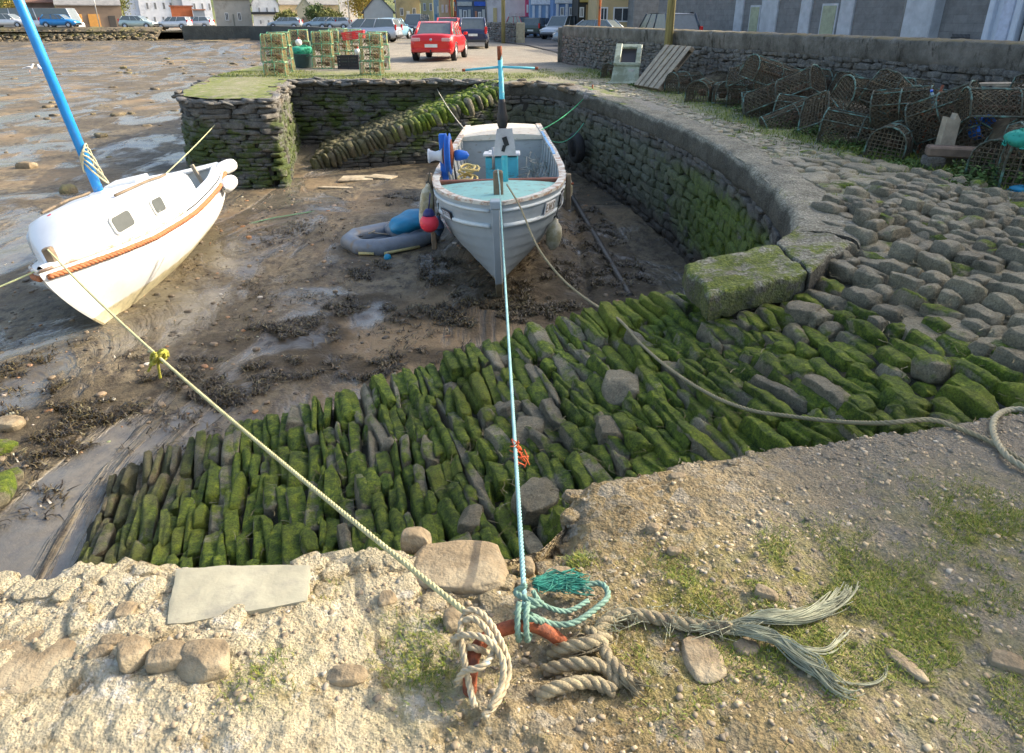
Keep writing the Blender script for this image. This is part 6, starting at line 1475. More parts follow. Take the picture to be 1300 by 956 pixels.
# pallet
pa = empty('pallet', (0, 0, 0), 0, 'grey wooden pallet leaning against the garden wall', 'pallet')
a0, a1 = Vector(P(806, 109, .02)), Vector(P(838, 115, .02)); tp_ = Vector(PY(828, 63, a0.y+.75)); ux = (a1-a0).normalized(); uy = (tp_-a0); Lh = uy.length; uy = (uy-ux*uy.dot(ux)).normalized(); uz = ux.cross(uy)
Mp = Matrix((ux, uy, uz)).transposed().to_4x4(); Mp.translation = a0; pa.matrix_world = Mp; pa.location = a0; pa.rotation_euler = Mp.to_euler(); Wd = (a1-a0).length
Wd = max(Wd, .75)
for k in range(5): q = MB(); q.box((Wd*(k+.5)/5, Lh/2, .055), (Wd/5*.74, Lh, .02), bev=.003); q.build('slat', M_woodp, pa)
for t in (.04, .5, .96): q = MB(); q.box((Wd/2, Lh*t, .0), (Wd, .09, .085), bev=.004); q.build('bearer', M_wood, pa)
for k in (0, 2, 4): q = MB(); q.box((Wd*(k+.5)/5, Lh/2, -.055), (Wd/5*.7, Lh, .018), bev=.003); q.build('slat', M_wood, pa)
# broken fibreglass moulding
x, y, _ = P(793, 106); fg = empty('fibreglass_moulding', (x, y, 0), R(-12), 'pale green broken fibreglass boat moulding left of the pallet', 'boat part', sc=.86)
M_fg = simple('stained_fibreglass', (.33, .37, .28), .55, var=.2, dirt=(.20, .22, .14), dirt_amt=.5)
q = MB(); q.grid([[(-.55, -.35, .03), (.45, -.35, .03)], [(-.42, -.12, .10), (.42, -.12, .10)], [(-.38, 0, .45), (.42, 0, .45)], [(-.30, .05, .62), (.42, .05, .55)]], True); q.build('skirt', M_fg, fg)
q = MB(); q.box((-.28, .38, .82), (.20, .95, .10), Matrix.Rotation(.62, 3, 'X'), bev=.02); q.box((.36, .38, .80), (.16, .95, .09), Matrix.Rotation(.62, 3, 'X'), bev=.02); q.box((.05, .72, 1.04), (.7, .16, .09), Matrix.Rotation(.62, 3, 'X'), bev=.02); q.box((.06, .03, .56), (.78, .10, .10), bev=.02); q.build('opening_frame', M_fg, fg)
q = MB(); q.box((.05, .42, .72), (.5, .8, .03), Matrix.Rotation(.62, 3, 'X')); q.build('dark_inside', M_black_p, fg)  # black sheet paints the shade inside the opening
q = MB(); q.box((.18, -.02, .34), (.18, .03, .16), bev=.01); q.build('socket', M_steel, fg)
# timber bench, post, cross stake, barrel piece, boards, bottle
x, y, _ = P(1216, 212); bn = empty('timber_beam', (x, y, landh(x, y)), R(-18), 'old timber beam lying on stones like a bench', 'timber')
q = MB(); q.box((.05, 0, .20), (.85, .22, .12), bev=.02); q.box((.1, .16, .17), (.7, .08, .1), bev=.01); q.build('beam', simple('grey_brown_timber', (.17, .12, .085), .85, var=.4, sc=6, bump=.8, bsc=30), bn)
V, F = rocks(np.array([(-.28, 0, .06), (.3, 0, .06)]), np.array([(.12, .12, .09)]*2), np.stack([np.eye(3)]*2), 6, .4); link('support_stone', mesh_np('s', V[:len(V)//2], F[:len(F)//2]), M_garden, bn); link('support_stone', mesh_np('s', V[len(V)//2:], F[:len(F)//2]), M_garden, bn)
x, y, _ = P(1196, 208); ps = empty('broken_post', (x, y, landh(x, y)+.0), 0, 'short split wooden post standing at the left end of the beam', 'post'); ps.location.y += .05
q = MB(); q.prism([(-.09, 0), (.09, 0), (.09, .42), (.03, .50), (.01, .43), (-.075, .46)], .11, Matrix.Translation((0, .05, .12)) @ Matrix.Rotation(pi/2, 4, 'X')); q.box((0, 0, .08), (.2, .16, .2)); q.build('post', M_woodp, ps)
a, b_ = Vector(P(1164, 196, 0.0)), Vector(PY(1197, 108, P(1164, 196)[1]+.25)); cs = empty('iron_stake', a, 0, 'rusty iron stake with a crossbar leaning on the pots', 'stake'); d_ = b_-a
q = MB(); q.tube([(0, 0, 0), tuple(d_)], .017, 8); q.build('stake', M_rust, cs); q = MB(); c_ = d_*.52; q.tube([tuple(c_+Vector((-.20, -.02, .085))), tuple(c_+Vector((.25, .02, -.10)))], .015, 8); q.build('crossbar', M_rust, cs)
o = empty('plastic_bottle', PY(1184, 127, P(1164, 196)[1]+.15), 0, 'clear drink bottle with a blue cap caught on the stake', 'bottle'); o.rotation_euler = (.2, -.45, 0)
q = MB(); q.lathe([(0, -.1), (.03, -.1), (.034, -.08), (.03, 0), (.034, .05), (.012, .11), (.012, .12)], 14); q.build('bottle', simple('cloudy_plastic', (.45, .62, .66), .2), o); q = MB(); q.lathe([(.017, .115), (.017, .14), (0, .14)], 12); q.build('cap', simple('blue_cap', (.02, .12, .6), .4), o)
o = empty('barrel_piece', PY(1239, 163, P(1236, 205)[1]+.2), R(15), 'bright blue cut off plastic barrel end among the pots', 'barrel'); o.rotation_euler = (R(75), 0, R(20))
q = MB(); q.lathe([(0, -.02), (.13, -.02), (.145, 0), (.145, .16), (.135, .16), (.13, .01), (0, .0)], 24); q.build('shell', M_blue, o); q = MB(); q.box((.22, .02, .05), (.22, .05, .06), bev=.01); q.build('handle', M_blue, o)
for px, py, w_, rz, lb in ((1262, 108, .62, .08, 'upper pale split board resting on the dark pots'), (1284, 111, .55, .12, 'lower pale split board resting on the dark pots')):
    q = MB(); q.prism([(-w_/2, -.02), (-w_*.3, -.045), (w_/2, -.04), (w_/2, .04), (-w_*.2, .035)], .03); o = q.build('board', M_woodp, label=lb, cat='board', group='pale boards on the pots'); o.location = PY(px, py, P(1268, 190)[1]+.25); o.rotation_euler = (.15, 0, rz)
netheap('teal_net', P(1295, 186, .45), (.16, .16, .18), simple('teal_net', (.03, .33, .25), .85), 'scrap of teal net hanging at the right edge', 'net', 80, 61)
o = netheap('blue_net', P(1297, 243, .0), (.14, .12, .06), simple('blue_net', (.02, .22, .36), .85), 'blue scrap of net on the gravel at the right edge', 'net', 60, 62)
# tyre on the basin wall, log and boards in the mud
ty = empty('tyre', (1.50, 16.9, -1.15), 0, 'old tyre hanging on the dark basin wall', 'tyre'); ty.rotation_euler = (0, R(86), R(18))
q = MB(); q.lathe([(.20, -.09), (.30, -.10), (.345, -.06), (.35, 0), (.345, .06), (.30, .10), (.20, .09), (.19, 0), (.20, -.09)], 26); q.build('tread', M_tyre, ty)
lg = MB(); pl_ = [Vector(P(px, py, MUDZ+.02)) for px, py in ((722, 243), (740, 275), (762, 312), (785, 352), (800, 378))]
lg.tube(spline(pl_, 6), .065, 9); lg.build('sunken_log', simple('black_wet_wood', (.035, .030, .022), .45, var=.4, bump=.7, bsc=14, bd=.03), label='long dark log half sunk in the mud along the right wall', cat='log')
for px, py, w_, d_2, rz, lb in ((452, 226, .9, .5, .3, 'pale board lying on the mud at the foot of the far slipway'), (484, 224, .7, .35, -.2, 'creamy curled board right of the other board on the mud'), (425, 238, .8, .12, .1, 'thin plank sunk in the mud left of the pale boards')):
    x, y, _ = P(px, py, MUDZ); q = MB(); q.prism([(-w_/2, -d_2/2), (w_*.4, -d_2*.4), (w_/2, d_2*.5), (-w_*.3, d_2*.45)], .03); o = q.build('board', simple('sandy_board', (.40, .33, .22), .8, var=.2, dirt=(.2, .15, .09)), label=lb, cat='board'); o.location = (x, y, mudh(x, y)+.01); o.rotation_euler = (.05, .05, rz)

# ------------------------------------------------------------------ near quay: stones, iron, ropes
def qp(px, py, dz=0.0):
    p = P(px, py, 0); z = quayh(p[0], p[1]); p = P(px, py, z+dz); return Vector(p)
M_flag = simple('grey_green_flagstone', (.34, .32, .23), .8, var=.2, sc=5, bump=.5, bsc=30, bd=.006, dirt=(.22, .21, .17), dirt_amt=.4)
cs_ = [qp(226, 731), qp(396, 726), qp(392, 766), qp(300, 793), qp(219, 792)]
T_, S_ = slab([tuple(cs_[0]), tuple(cs_[1]), tuple(cs_[2]), tuple(cs_[4])], .06, 40, 26)
T_[..., 2] = .25*T_[..., 2]+.75*T_[..., 2].mean()+.012; S_ = np.array(S_); S_[..., 2] += .002
_r = np.concatenate([T_[:, 0], T_[-1, 1:], T_[::-1, -1][1:], T_[0, ::-1][1:]]); S_ = np.stack([_r, _r-[0, 0, .006], _r-[0, 0, .03], _r-[0, 0, .07]])
S_[1:] += .004*fbm(S_[1:]*25, 3)[..., None]
fo = gridmesh('flagstone', T_, M_flag, label='flat grey green rectangular flagstone on the near quay', cat='flagstone'); gridmesh('slab_side', S_, M_flag, fo)
M_qst = simple('warm_quay_stone', (.22, .165, .095), .85, var=.4, sc=7, bump=.9, bsc=35, bd=.012, dirt=(.34, .28, .18), dirt_amt=.5)
SL = [(583, 724, .155, .115, .03, .1, 'large flat boulder set in the broken quay edge by the ropes'), (528, 688, .055, .045, .04, .0, 'rounded brown stone on the edge left of the flat boulder'), (215, 838, .055, .04, .035, .2, 'round brown stone below the flagstone'), (168, 833, .045, .05, .035, .8, 'tilted grey stone left of the round brown one'), (262, 842, .07, .06, .04, .1, 'broad tan stone at the bottom below the flagstone'), (145, 815, .04, .02, .015, .1, 'small dark flat stone embedded under the lime patch'), (40, 835, .12, .12, .012, .1, 'dark crusted slab at the bottom left'), (893, 838, .05, .075, .012, .1, 'smooth ochre stone below the thick rope'), (947, 822, .035, .03, .012, .3, 'small ochre stone right of the smooth one'), (972, 755, .035, .022, .02, -.5, 'dark pebble beside the frayed rope end'), (669, 722, .024, .035, .03, 0, 'pink stub of stone under the taut blue rope'), (1278, 845, .045, .035, .025, -.5, 'dark stone at the bottom right'), (1150, 845, .02, .06, .012, .5, 'narrow grey stone flush with the grass'), (710, 735, .05, .04, .02, .2, 'grey blocky stone left of the grass tuft'), (860, 605, .03, .02, .012, .2, 'pebble near the straight quay edge'), (828, 672, .022, .018, .018, .1, 'round pebble in the rough concrete'), (872, 670, .02, .014, .012, .4, 'small oval pebble right of the round one'), (856, 700, .022, .018, .014, 0, 'grey pebble below the oval one'), (160, 775, .03, .035, .012, .2, 'brown stone chip in the white lime patch'), (490, 760, .03, .03, .012, .5, 'tan stone left of the grass by the rope'), (575, 790, .03, .04, .035, .2, 'dark round cobble by the rope knot'), (440, 860, .05, .03, .02, .1, 'brown stone at the bottom edge'), (128, 828, .03, .02, .015, .5, 'chip beside the tilted grey stone')]
for i, (px, py, a, b_, c, rz, lb) in enumerate(SL):
    p = qp(px, py); V, F = rocks(np.array([(0, 0, 0)]), np.array([(a, b_, c)]), np.stack([np.eye(3)]), 16, .55 if a > .1 else .72, 5, .07, np.random.default_rng(300+i), fine=.004)
    o = link('stone', mesh_np('stone', V, F), M_qst, label=lb, cat='stone', group='single stones set in the near quay'); o.location = p+Vector((0, 0, c*.15)); o.rotation_euler = (0, 0, rz)
# pebbles and grit
rg = np.random.default_rng(71); n_ = 7000
px_ = rg.uniform(-2.3, 3.0, n_*2); e_ = rg.random(n_*2)**1.15*1.7; py_ = Ye(px_)-e_-.02
k = (py_ > .75)&(np.abs(px_) < .35+.80*py_); px_, py_, e_ = px_[k][:n_], py_[k][:n_], e_[k][:n_]
pz = np.array([quayh(a, b) for a, b in zip(px_, py_)]); s = .002+.007*rg.random(len(px_))**4; dens = fb2(px_, py_, 3.0, 3, 5) > -.25; px_, py_, pz, s = px_[dens], py_[dens], pz[dens], s[dens]
V, F = rocks(np.stack([px_, py_, pz-s*.12], -1), np.stack([s*rg.uniform(.8, 1.5, len(s)), s, s*.6], -1), rotz(rg.uniform(0, 6.3, len(s))), 3, .25, 4, .08, rg)
ex_ = np.concatenate([rg.uniform(-2.3, .25, 260), rg.uniform(.25, 3, 60)]); ey_ = Ye(ex_)-np.abs(rg.normal(0, .10, 320))-.01; es = rg.uniform(.010, .042, 320)*np.where(ex_ > .25, .5, 1); ez = np.array([quayh(a, b) for a, b in zip(ex_, ey_)])-es*.25
Vx, Fx = rocks(np.stack([ex_, ey_, ez], -1), np.stack([es*1.4, es, es*.6], -1), rotz(rg.uniform(0, 6.3, 320)), 7, .35, 6, .08, rg, fine=.006)
link('mortar_lumps', mesh_np('mortar_lumps', Vx, Fx), M_quay, kind='stuff', label='rough lumps of stone and mortar along the broken quay edge', cat='rubble')
n = NT('quay_pebbles'); ri = n.geo()['Random Per Island']; c = n.ramp(ri, [(0, (.13, .11, .08)), (.25, (.27, .21, .13)), (.5, (.38, .30, .19)), (.75, (.44, .35, .21)), (.92, (.26, .23, .18)), (1, (.5, .44, .33))]); n.fin(c, .75, 0, n.bump(n.noise(90, 3), .3, .003))
link('pebbles', mesh_np('pebbles', V, F), n.m, kind='stuff', label='loose pebbles and grit bedded in the near quay', cat='pebbles')
# grass
def blades(pts, h, w, rg, lean=.6, n_per=1):
    pts = np.repeat(np.asarray(pts, float), n_per, 0); N = len(pts); a = rg.uniform(0, 6.3, N); hh = h*rg.uniform(.5, 1.2, N); l = lean*hh*rg.uniform(.2, 1.3, N); ww = w*rg.uniform(.6, 1.2, N)
    d = np.stack([np.cos(a), np.sin(a), 0*a], -1); p = np.stack([-np.sin(a), np.cos(a), 0*a], -1); V = []
    for t in (0, .4, .75, 1.0):
        c_ = pts+d*(l*t**1.8)[:, None]+np.array([0, 0, 1])*(hh*(t-.25*t*t))[:, None]; wt = (ww*(1-t)**.7+.0003)[:, None]; V += [c_-p*wt, c_+p*wt]
    V = np.stack(V, 1); F = np.array([[0, 1, 3, 2], [2, 3, 5, 4], [4, 5, 7, 6]])[None]+(np.arange(N)*8)[:, None, None]
    return V.reshape(-1, 3), F.reshape(-1, 4)
def leafmat(name, cols):
    n = NT(name); c = n.ramp(n.geo()['Random Per Island'], cols); n.fin(c, .7, spec=.3); return n.m
M_gr = leafmat('short_grass', [(0, (.07, .12, .012)), (.4, (.14, .20, .02)), (.75, (.24, .26, .03)), (1, (.40, .34, .10))])
pts_ = []
for gx_, gy_, r, s in GRASS:
    k = int(1500*r*r*s*30); a, b_ = gx_+rg.normal(0, r*.5, k), gy_+rg.normal(0, r*.5, k); ok = (b_ < Ye(a)-.03)&(fb2(a, b_, 9, 3, 4) > .02)
    pts_ += [(u, v, quayh(u, v)-.003) for u, v in zip(a[ok], b_[ok])]
for px, py, n_, r in ((733, 710, 260, .03), (735, 718, 120, .03), (1000, 832, 160, .03), (905, 772, 260, .05), (1105, 775, 160, .04), (568, 790, 160, .03), (540, 850, 200, .06), (1250, 665, 400, .09), (905, 765, 200, .05), (650, 712, 60, .02), (985, 690, 100, .03)):
    c_ = qp(px, py)
    for _ in range(n_): a, b_ = c_.x+rg.normal(0, r), c_.y+rg.normal(0, r*.8); pts_.append((a, b_, quayh(a, b_)))
V, F = blades(pts_, .018, .0011, rg, 1.1); link('grass', mesh_np('grass', V, F), M_gr, kind='stuff', label='short yellow green grass growing in patches on the near quay', cat='grass')
# far grass: fringe over the far wall, foot of the pots
pts_ = []
def landhv(x, y): return .05*fb2(x, y, .6, 4, 2)+.02*fb2(x, y, 3.5, 3, 2)-.02*(x > 2.9)
x, y = rg.uniform(-9, 3, 30000), rg.uniform(20.2, 27.5, 30000); ok = (y > np.interp(x, [-9, -6.4, 0, 3], [22, 21.9, 21.5, 20]))&(fb2(x, y, .9, 3, 2)+.9*np.exp(-((y-23)/1.2)**2) > .35)&inside(OUT, x, y)
pts_ += list(zip(x[ok], y[ok], landhv(x[ok], y[ok])-.01))
for _ in range(5000):
    t = rg.random(); i = rg.integers(0, len(POTFOOT)-1); a = np.array(POTFOOT[i])*(1-t)+np.array(POTFOOT[i+1])*t; x, y = a[0]-.15+rg.normal(0, .28), a[1]+rg.normal(0, .3)
    pts_.append((x, y, -.01))
V, F = blades(pts_, .075, .006, rg, 1.0); link('verge_grass', mesh_np('grass2', V, F), leafmat('verge_grass_blades', [(0, (.05, .09, .012)), (.5, (.12, .18, .02)), (1, (.27, .27, .05))]), kind='stuff', label='grass verge along the quay edges and under the old pots', cat='grass')
# leafy weeds at the foot of the pots
def weeds(spots, n, name, label, m, sz=.035):
    P_ = []
    for x, y, r, h in spots:
        for _ in range(n): a = rg.uniform(0, 6.3); d = r*math.sqrt(rg.random()); P_.append((x+d*math.cos(a), y+d*math.sin(a), landh(x, y)+h*rg.random()*(1-.5*d/r)))
    P_ = np.array(P_); N = len(P_); s = sz*rg.uniform(.5, 1.2, N); d1 = rg.normal(size=(N, 3)); d1[:, 2] *= .4; d1 /= np.linalg.norm(d1, axis=1)[:, None]; d2 = np.cross(d1, [0, 0, 1.0]+rg.normal(0, .3, (N, 3))); d2 /= np.linalg.norm(d2, axis=1)[:, None]
    V = np.stack([P_-d1*s[:, None], P_+d2*s[:, None]*.6, P_+d1*s[:, None], P_-d2*s[:, None]*.6], 1).reshape(-1, 3); link(name, mesh_np(name, V, np.arange(4*N).reshape(N, 4), False), m, kind='stuff', label=label, cat='weeds')
M_weed = leafmat('weed_leaves', [(0, (.03, .07, .015)), (.6, (.07, .13, .03)), (1, (.13, .2, .05))])
sp = []
for px, py, r, h in ((955, 140, .4, .15), (1000, 158, .4, .18), (1040, 170, .4, .15), (1090, 186, .4, .12), (1120, 195, .35, .12), (930, 132, .3, .12), (1250, 222, .4, .28), (1285, 232, .4, .3), (1225, 232, .3, .1), (1150, 208, .3, .1), (885, 120, .3, .1), (810, 108, .25, .08), (770, 95, .3, .1)): x, y, _ = P(px, py); sp.append((x, y, r, h))
weeds(sp, 420, 'weeds', 'leafy green weeds at the foot of the old pots', M_weed)
# seaweed
def strands(spots, n, name, label, m, L_=.12):
    C = []
    for wx, wy, rx, ry, s in spots:
        k = int(n*rx*ry*s*8); a = rg.uniform(0, 6.3, k); d = np.sqrt(rg.random(k)); C.append(np.stack([wx+rx*1.05*d*np.cos(a), wy+ry*1.35*d*np.sin(a)], -1))
    C = np.concatenate(C); f = fb2(C[:, 0], C[:, 1], 2.2, 5, 3.3)+.5*fb2(C[:, 0], C[:, 1], 6, 3, 1); C = C[(f > .0)&(fb2(C[:, 0], C[:, 1], 5.5, 3, 7) > -.12)]; N = len(C); a = rg.uniform(0, 6.3, N)+fb2(C[:, 0], C[:, 1], 1.5, 2, 9)*4; z = np.array([mudh(x, y) for x, y in C]); ok = (C[:, 0] > -8.8)&(C[:, 1] < 18.5)
    st_ = L_/4*rg.uniform(.4, 1.3, N); p = np.stack([C[:, 0], C[:, 1], z], -1); V = []; hp = rg.uniform(.008, .05, N)
    for t in range(5):
        w_ = (.008*(1-t/4.6)*rg.uniform(.6, 1.3, N))[:, None]; q_ = p.copy(); q_[:, 2] = z+hp*math.sin(t/4*pi*.9)+.004; sd = np.stack([-np.sin(a), np.cos(a), 0*a+.3], -1); V += [q_-sd*w_, q_+sd*w_]; p = p+np.stack([np.cos(a), np.sin(a), 0*a], -1)*st_[:, None]; a = a+rg.normal(0, .6, N)
    V = np.stack(V, 1)[ok]; N = len(V); F = np.array([[0, 1, 3, 2], [2, 3, 5, 4], [4, 5, 7, 6], [6, 7, 9, 8]])[None]+(np.arange(N)*10)[:, None, None]
    link(name, mesh_np(name, V.reshape(-1, 3), F.reshape(-1, 4)), m, kind='stuff', label=label, cat='seaweed')
M_sw = NT('bladder_wrack'); M_sw.fin(M_sw.ramp(M_sw.geo()['Random Per Island'], [(0, (.020, .014, .007)), (.5, (.05, .035, .014)), (.85, (.10, .075, .03)), (1, (.20, .17, .08))]), .38); M_sw = M_sw.m
WEED2 = WEED+[(P(px, py, MUDZ)[0], P(px, py, MUDZ)[1], .8, .7, .10) for px, py in ((150, 560), (250, 440), (380, 360), (420, 300), (540, 420), (80, 480), (330, 300), (660, 340), (30, 600), (740, 300))]
strands(WEED2, 1900, 'seaweed', 'dark brown wrack scattered over the mud', M_sw)
# pale twigs and weed strands lodged between the slipway stones, moss tufts between the cobbles
rg = np.random.default_rng(91); N = 2600; X_, Y_ = rg.uniform(-3.2, 3.0, N), rg.uniform(2.6, 5.3, N); ok = (Y_ > Ye(X_)+.05)&(fb2(X_, Y_, 1.6, 3, 4) > -.1); X_, Y_ = X_[ok], Y_[ok]; N = len(X_)
p = np.stack([X_, Y_, np.maximum(hslip(X_), -1.9)+.035+rg.uniform(0, .03, N)], -1); a = rg.uniform(0, 6.3, N); V = []
for t in range(5):
    w_ = .0022*(1-t/5); sd = np.stack([-np.sin(a), np.cos(a), 0*a+.2], -1); V += [p-sd*w_, p+sd*w_]; p = p+np.stack([np.cos(a), np.sin(a), rg.normal(0, .15, N)], -1)*rg.uniform(.01, .035, N)[:, None]; a = a+rg.normal(0, .5, N)
V = np.stack(V, 1); F = np.array([[0, 1, 3, 2], [2, 3, 5, 4], [4, 5, 7, 6], [6, 7, 9, 8]])[None]+(np.arange(N)*10)[:, None, None]
link('weed_strands', mesh_np('ws', V.reshape(-1, 3), F.reshape(-1, 4)), leafmat('dry_weed', [(0, (.05, .04, .015)), (.6, (.16, .13, .06)), (1, (.34, .30, .18))]), kind='stuff', label='dry weed strands caught between the slipway stones', cat='weed')
N = 16000; X_, Y_ = rg.uniform(1.6, 5.6, N), rg.uniform(3.0, 9.5, N); ok = (Y_ > Ye(X_)+.05)&(fb2(X_, Y_, 1.3, 4, 6) > .12)&inside(OUT, X_, Y_)&(X_ > 2.6+.0*Y_); X_, Y_ = X_[ok], Y_[ok]
V, F = blades([(u, v, landh(u, v)+.005) for u, v in zip(X_, Y_)], .05, .0022, rg, 1.0); link('joint_grass', mesh_np('jg', V, F), M_gr, kind='stuff', label='sparse grass and moss tufts in the joints of the cobbles', cat='grass')
# shells and stones on the mud
rg = np.random.default_rng(81); n_ = 3200; X_, Y_ = rg.uniform(-8, 2, n_), rg.uniform(4.9, 16, n_)**1.0; k = (X_ < -3.4)|(Y_ > 5.5); k &= ~((Y_ < 5.6)&(X_ > -3.6)); X_, Y_ = X_[k], Y_[k]; w_ = np.exp(-((X_+5)/2.2)**2)+.25; k = rg.random(len(X_)) < w_; X_, Y_ = X_[k], Y_[k]
z = np.array([mudh(a, b) for a, b in zip(X_, Y_)]); s = .007+.03*rg.random(len(X_))**4; V, F = rocks(np.stack([X_, Y_, z], -1), np.stack([s*1.3, s, s*.6], -1), rotz(rg.uniform(0, 6, len(s))), 4, .6, 3, .07, rg)
n = NT('beach_stones'); ri = n.geo()['Random Per Island']; n.fin(n.ramp(ri, [(0, (.06, .05, .035)), (.5, (.16, .12, .075)), (.8, (.27, .20, .12)), (.93, (.35, .16, .06)), (.96, (.55, .5, .42)), (1, (.15, .2, .04))]), .6)
link('beach_stones', mesh_np('bs', V, F), n.m, kind='stuff', label='small stones and shells scattered on the mud', cat='stones')
for i, (px, py, s, lb) in enumerate(((14, 548, .13, 'long ochre rock at the left edge of the mud'), (3, 575, .13, 'dark green rock at the left edge below the ochre one'), (-4, 632, .2, 'mossy green rock at the left edge nearest the quay'), (35, 215, .22, 'low dark rock in the wet bay beyond the yacht'), (12, 612, .10, 'small mossy rock between the two rocks at the left edge'))):
    x, y, _ = P(px, py, MUDZ); V, F = rocks(np.array([(0, 0, 0)]), np.array([(s, s*.7, s*.5)]), np.stack([np.eye(3)]), 12, .6, 5, .08, np.random.default_rng(500+i), fine=.01)
    o = link('rock', mesh_np('rock', V, F), M_fslip if i in (1, 2, 4) else M_qst, label=lb, cat='rock', group='rocks on the mud'); o.location = (x, y, mudh(x, y)+s*.12); o.rotation_euler = (0, 0, i)
rg = np.random.default_rng(85); n_ = 260; X_, Y_ = rg.uniform(-32, -9.5, n_), rg.uniform(14, 75, n_); z = np.array([mudh(a, b) for a, b in zip(X_, Y_)]); s = .05+.16*rg.random(n_)**3
V, F = rocks(np.stack([X_, Y_, z], -1), np.stack([s*1.6, s, s*.5], -1), rotz(rg.uniform(0, 6, n_)), 4, .6, 3, .07, rg); link('bay_stones', mesh_np('bs', V, F), M_rev, kind='stuff', label='scattered stones and weed lumps on the open bay mud', cat='stones')

# iron staple and ropes on the near quay
ib = MB(); ib.tube(spline([P(596, 905, -.08), P(597, 858, .03), P(603, 828, .06), P(620, 808, .075), P(645, 797, .085), P(672, 793, .08), P(697, 803, .04), P(716, 818, -.04)], 8), .0195, 14)
ib.build('iron_staple', simple('flaking_rust_iron', (.30, .085, .035), .85, .1, var=.45, sc=30, bump=1.0, bsc=60, bd=.006, dirt=(.13, .05, .03), dirt_amt=.5, dsc=20), label='bent rusty iron mooring staple set in the near quay', cat='mooring staple')
bw = wpt(.955*5.7, .05, 1.27)
e1 = Vector(P(592, 778, .10))
kn = bw.lerp(e1, .0); 
rA = sag(bw, e1, .10, 40); rope('mooring_rope', rA, .0095, (.50, .46, .24), 'long straight mooring rope from the heeled boat to the iron staple', n=6)
kp = min(rA, key=lambda p: abs((p.x/(p.y*CP-(p.z-EYE)*SP))*FOC+650-198))
q = MB(); rr = random.Random(6)
for i in range(7): c0 = kp+Vector((rr.uniform(-.03, .03), rr.uniform(-.03, .03), rr.uniform(-.04, .02))); rope_mb(q, [c0+Vector((.035*math.cos(a+i), .03*math.sin(a), .035*math.sin(a*1.3+i))) for a in np.linspace(0, 7, 12)], .010, 3)
for dx_, dz_ in ((-.10, -.12), (-.03, -.17), (-.08, -.07)): rope_mb(q, [kp, kp+Vector((dx_*.5, 0, dz_*.4)), kp+Vector((dx_, .02, dz_))], .009, 3)
q.build('rope_knot', simple('yellow_green_knot', (.36, .34, .05), .85, var=.4, sc=30), label='yellow green knot tied in the long mooring rope', cat='knot')
st_ = gpt(.885*7.77+.05, .03, Zs(.885)+.0) if False else gpt(.885*7.77, .02, 1.75)
b1 = gpt(.995*7.77+.08, .06, 1.74); b2 = Vector(P(655, 640, .42)); b3 = Vector(P(668, 745, .20)); b4 = Vector(P(668, 792, .09))
M2 = []
rope('bow_line', sag(st_, b1, .01, 6)[:-1]+sag(b1, b4, .05, 50), .0085, (.22, .40, .40), 'taut faded blue line from the grey boat straight down to the staple')
lr_ = sag(b1, b4, .05, 50); op = lr_[43]
q = MB(); rr = random.Random(9)
for i in range(16):
    c0 = op+Vector((rr.uniform(-.01, .02), 0, rr.uniform(-.05, .04))); q.tube(spline([c0, c0+Vector((rr.uniform(-.01, .05), rr.uniform(-.02, .02), rr.uniform(-.03, .03))), c0+Vector((rr.uniform(-.03, .05), 0, rr.uniform(-.06, .04)))], 5), .0022, 4)
q.build('orange_twine', simple('orange_twine', (.75, .14, .04), .7), label='tangle of orange twine wound on the taut blue line', cat='twine')
q = MB(); rope_mb(q, spline([P(668, 742, .14), P(655, 752, .12), P(672, 762, .14), P(688, 766, .12), P(664, 772, .13), P(656, 780, .10), P(676, 786, .12), P(690, 790, .09)], 8), .0095, 3)
for dx_ in (-6, 5): rope_mb(q, spline([P(665+dx_, 765, .14), P(663+dx_, 790, .125), P(664+dx_, 812, .07), P(668+dx_, 806, .02)], 6), .009, 3)
rope_mb(q, spline([P(672, 780, .10), P(700, 792, .06), P(730, 790, .05), P(762, 768, .04), P(772, 755, .035), P(765, 742, .03), P(748, 742, .03), P(738, 752, .03)], 8), .0095, 3)
rope_mb(q, spline([P(676, 750, .10), P(690, 768, .08), P(720, 776, .05), P(748, 762, .04)], 8), .008, 3)
q.build('hitch', simple('teal_hitch_rope', (.17, .28, .215), .85, var=.35, sc=25, bump=.5, bsc=200), label='teal and cream rope hitch tied round the middle of the staple', cat='rope')
# pale loops of the mooring rope on the left of the staple
q = MB(); 
lp = [P(592, 776, .10), P(585, 800, .11), P(592, 850, .06), P(603, 900, .03)]; rope_mb(q, spline(lp, 8), .0098, 3)
rope_mb(q, spline([P(588, 778, .12), P(605, 775, .13), P(625, 795, .12), P(642, 830, .09), P(645, 858, .05), P(632, 890, .03), P(612, 912, .02)], 8), .0098, 3)
rope_mb(q, spline([P(575, 812, .10), P(590, 806, .13), P(618, 812, .13), P(638, 838, .10), P(636, 872, .06), P(622, 900, .03)], 8), .0098, 3)
rope_mb(q, spline([P(580, 866, .04), P(590, 852, .08), P(612, 846, .10), P(628, 825, .10), P(618, 800, .12), P(600, 785, .13), P(588, 790, .12)], 8), .0098, 3)
rope_mb(q, spline([P(575, 812, .10), P(585, 822, .06), P(600, 822, .09), P(622, 830, .06)], 8), .0098, 3)
q.build('rope_loops', simple('pale_flecked_rope', (.46, .38, .24), .85, var=.3, sc=40, bump=.5, bsc=200, dirt=(.25, .35, .42), dirt_amt=.2, dsc=40), label='loose loops of pale flecked rope over the left leg of the staple', cat='rope')
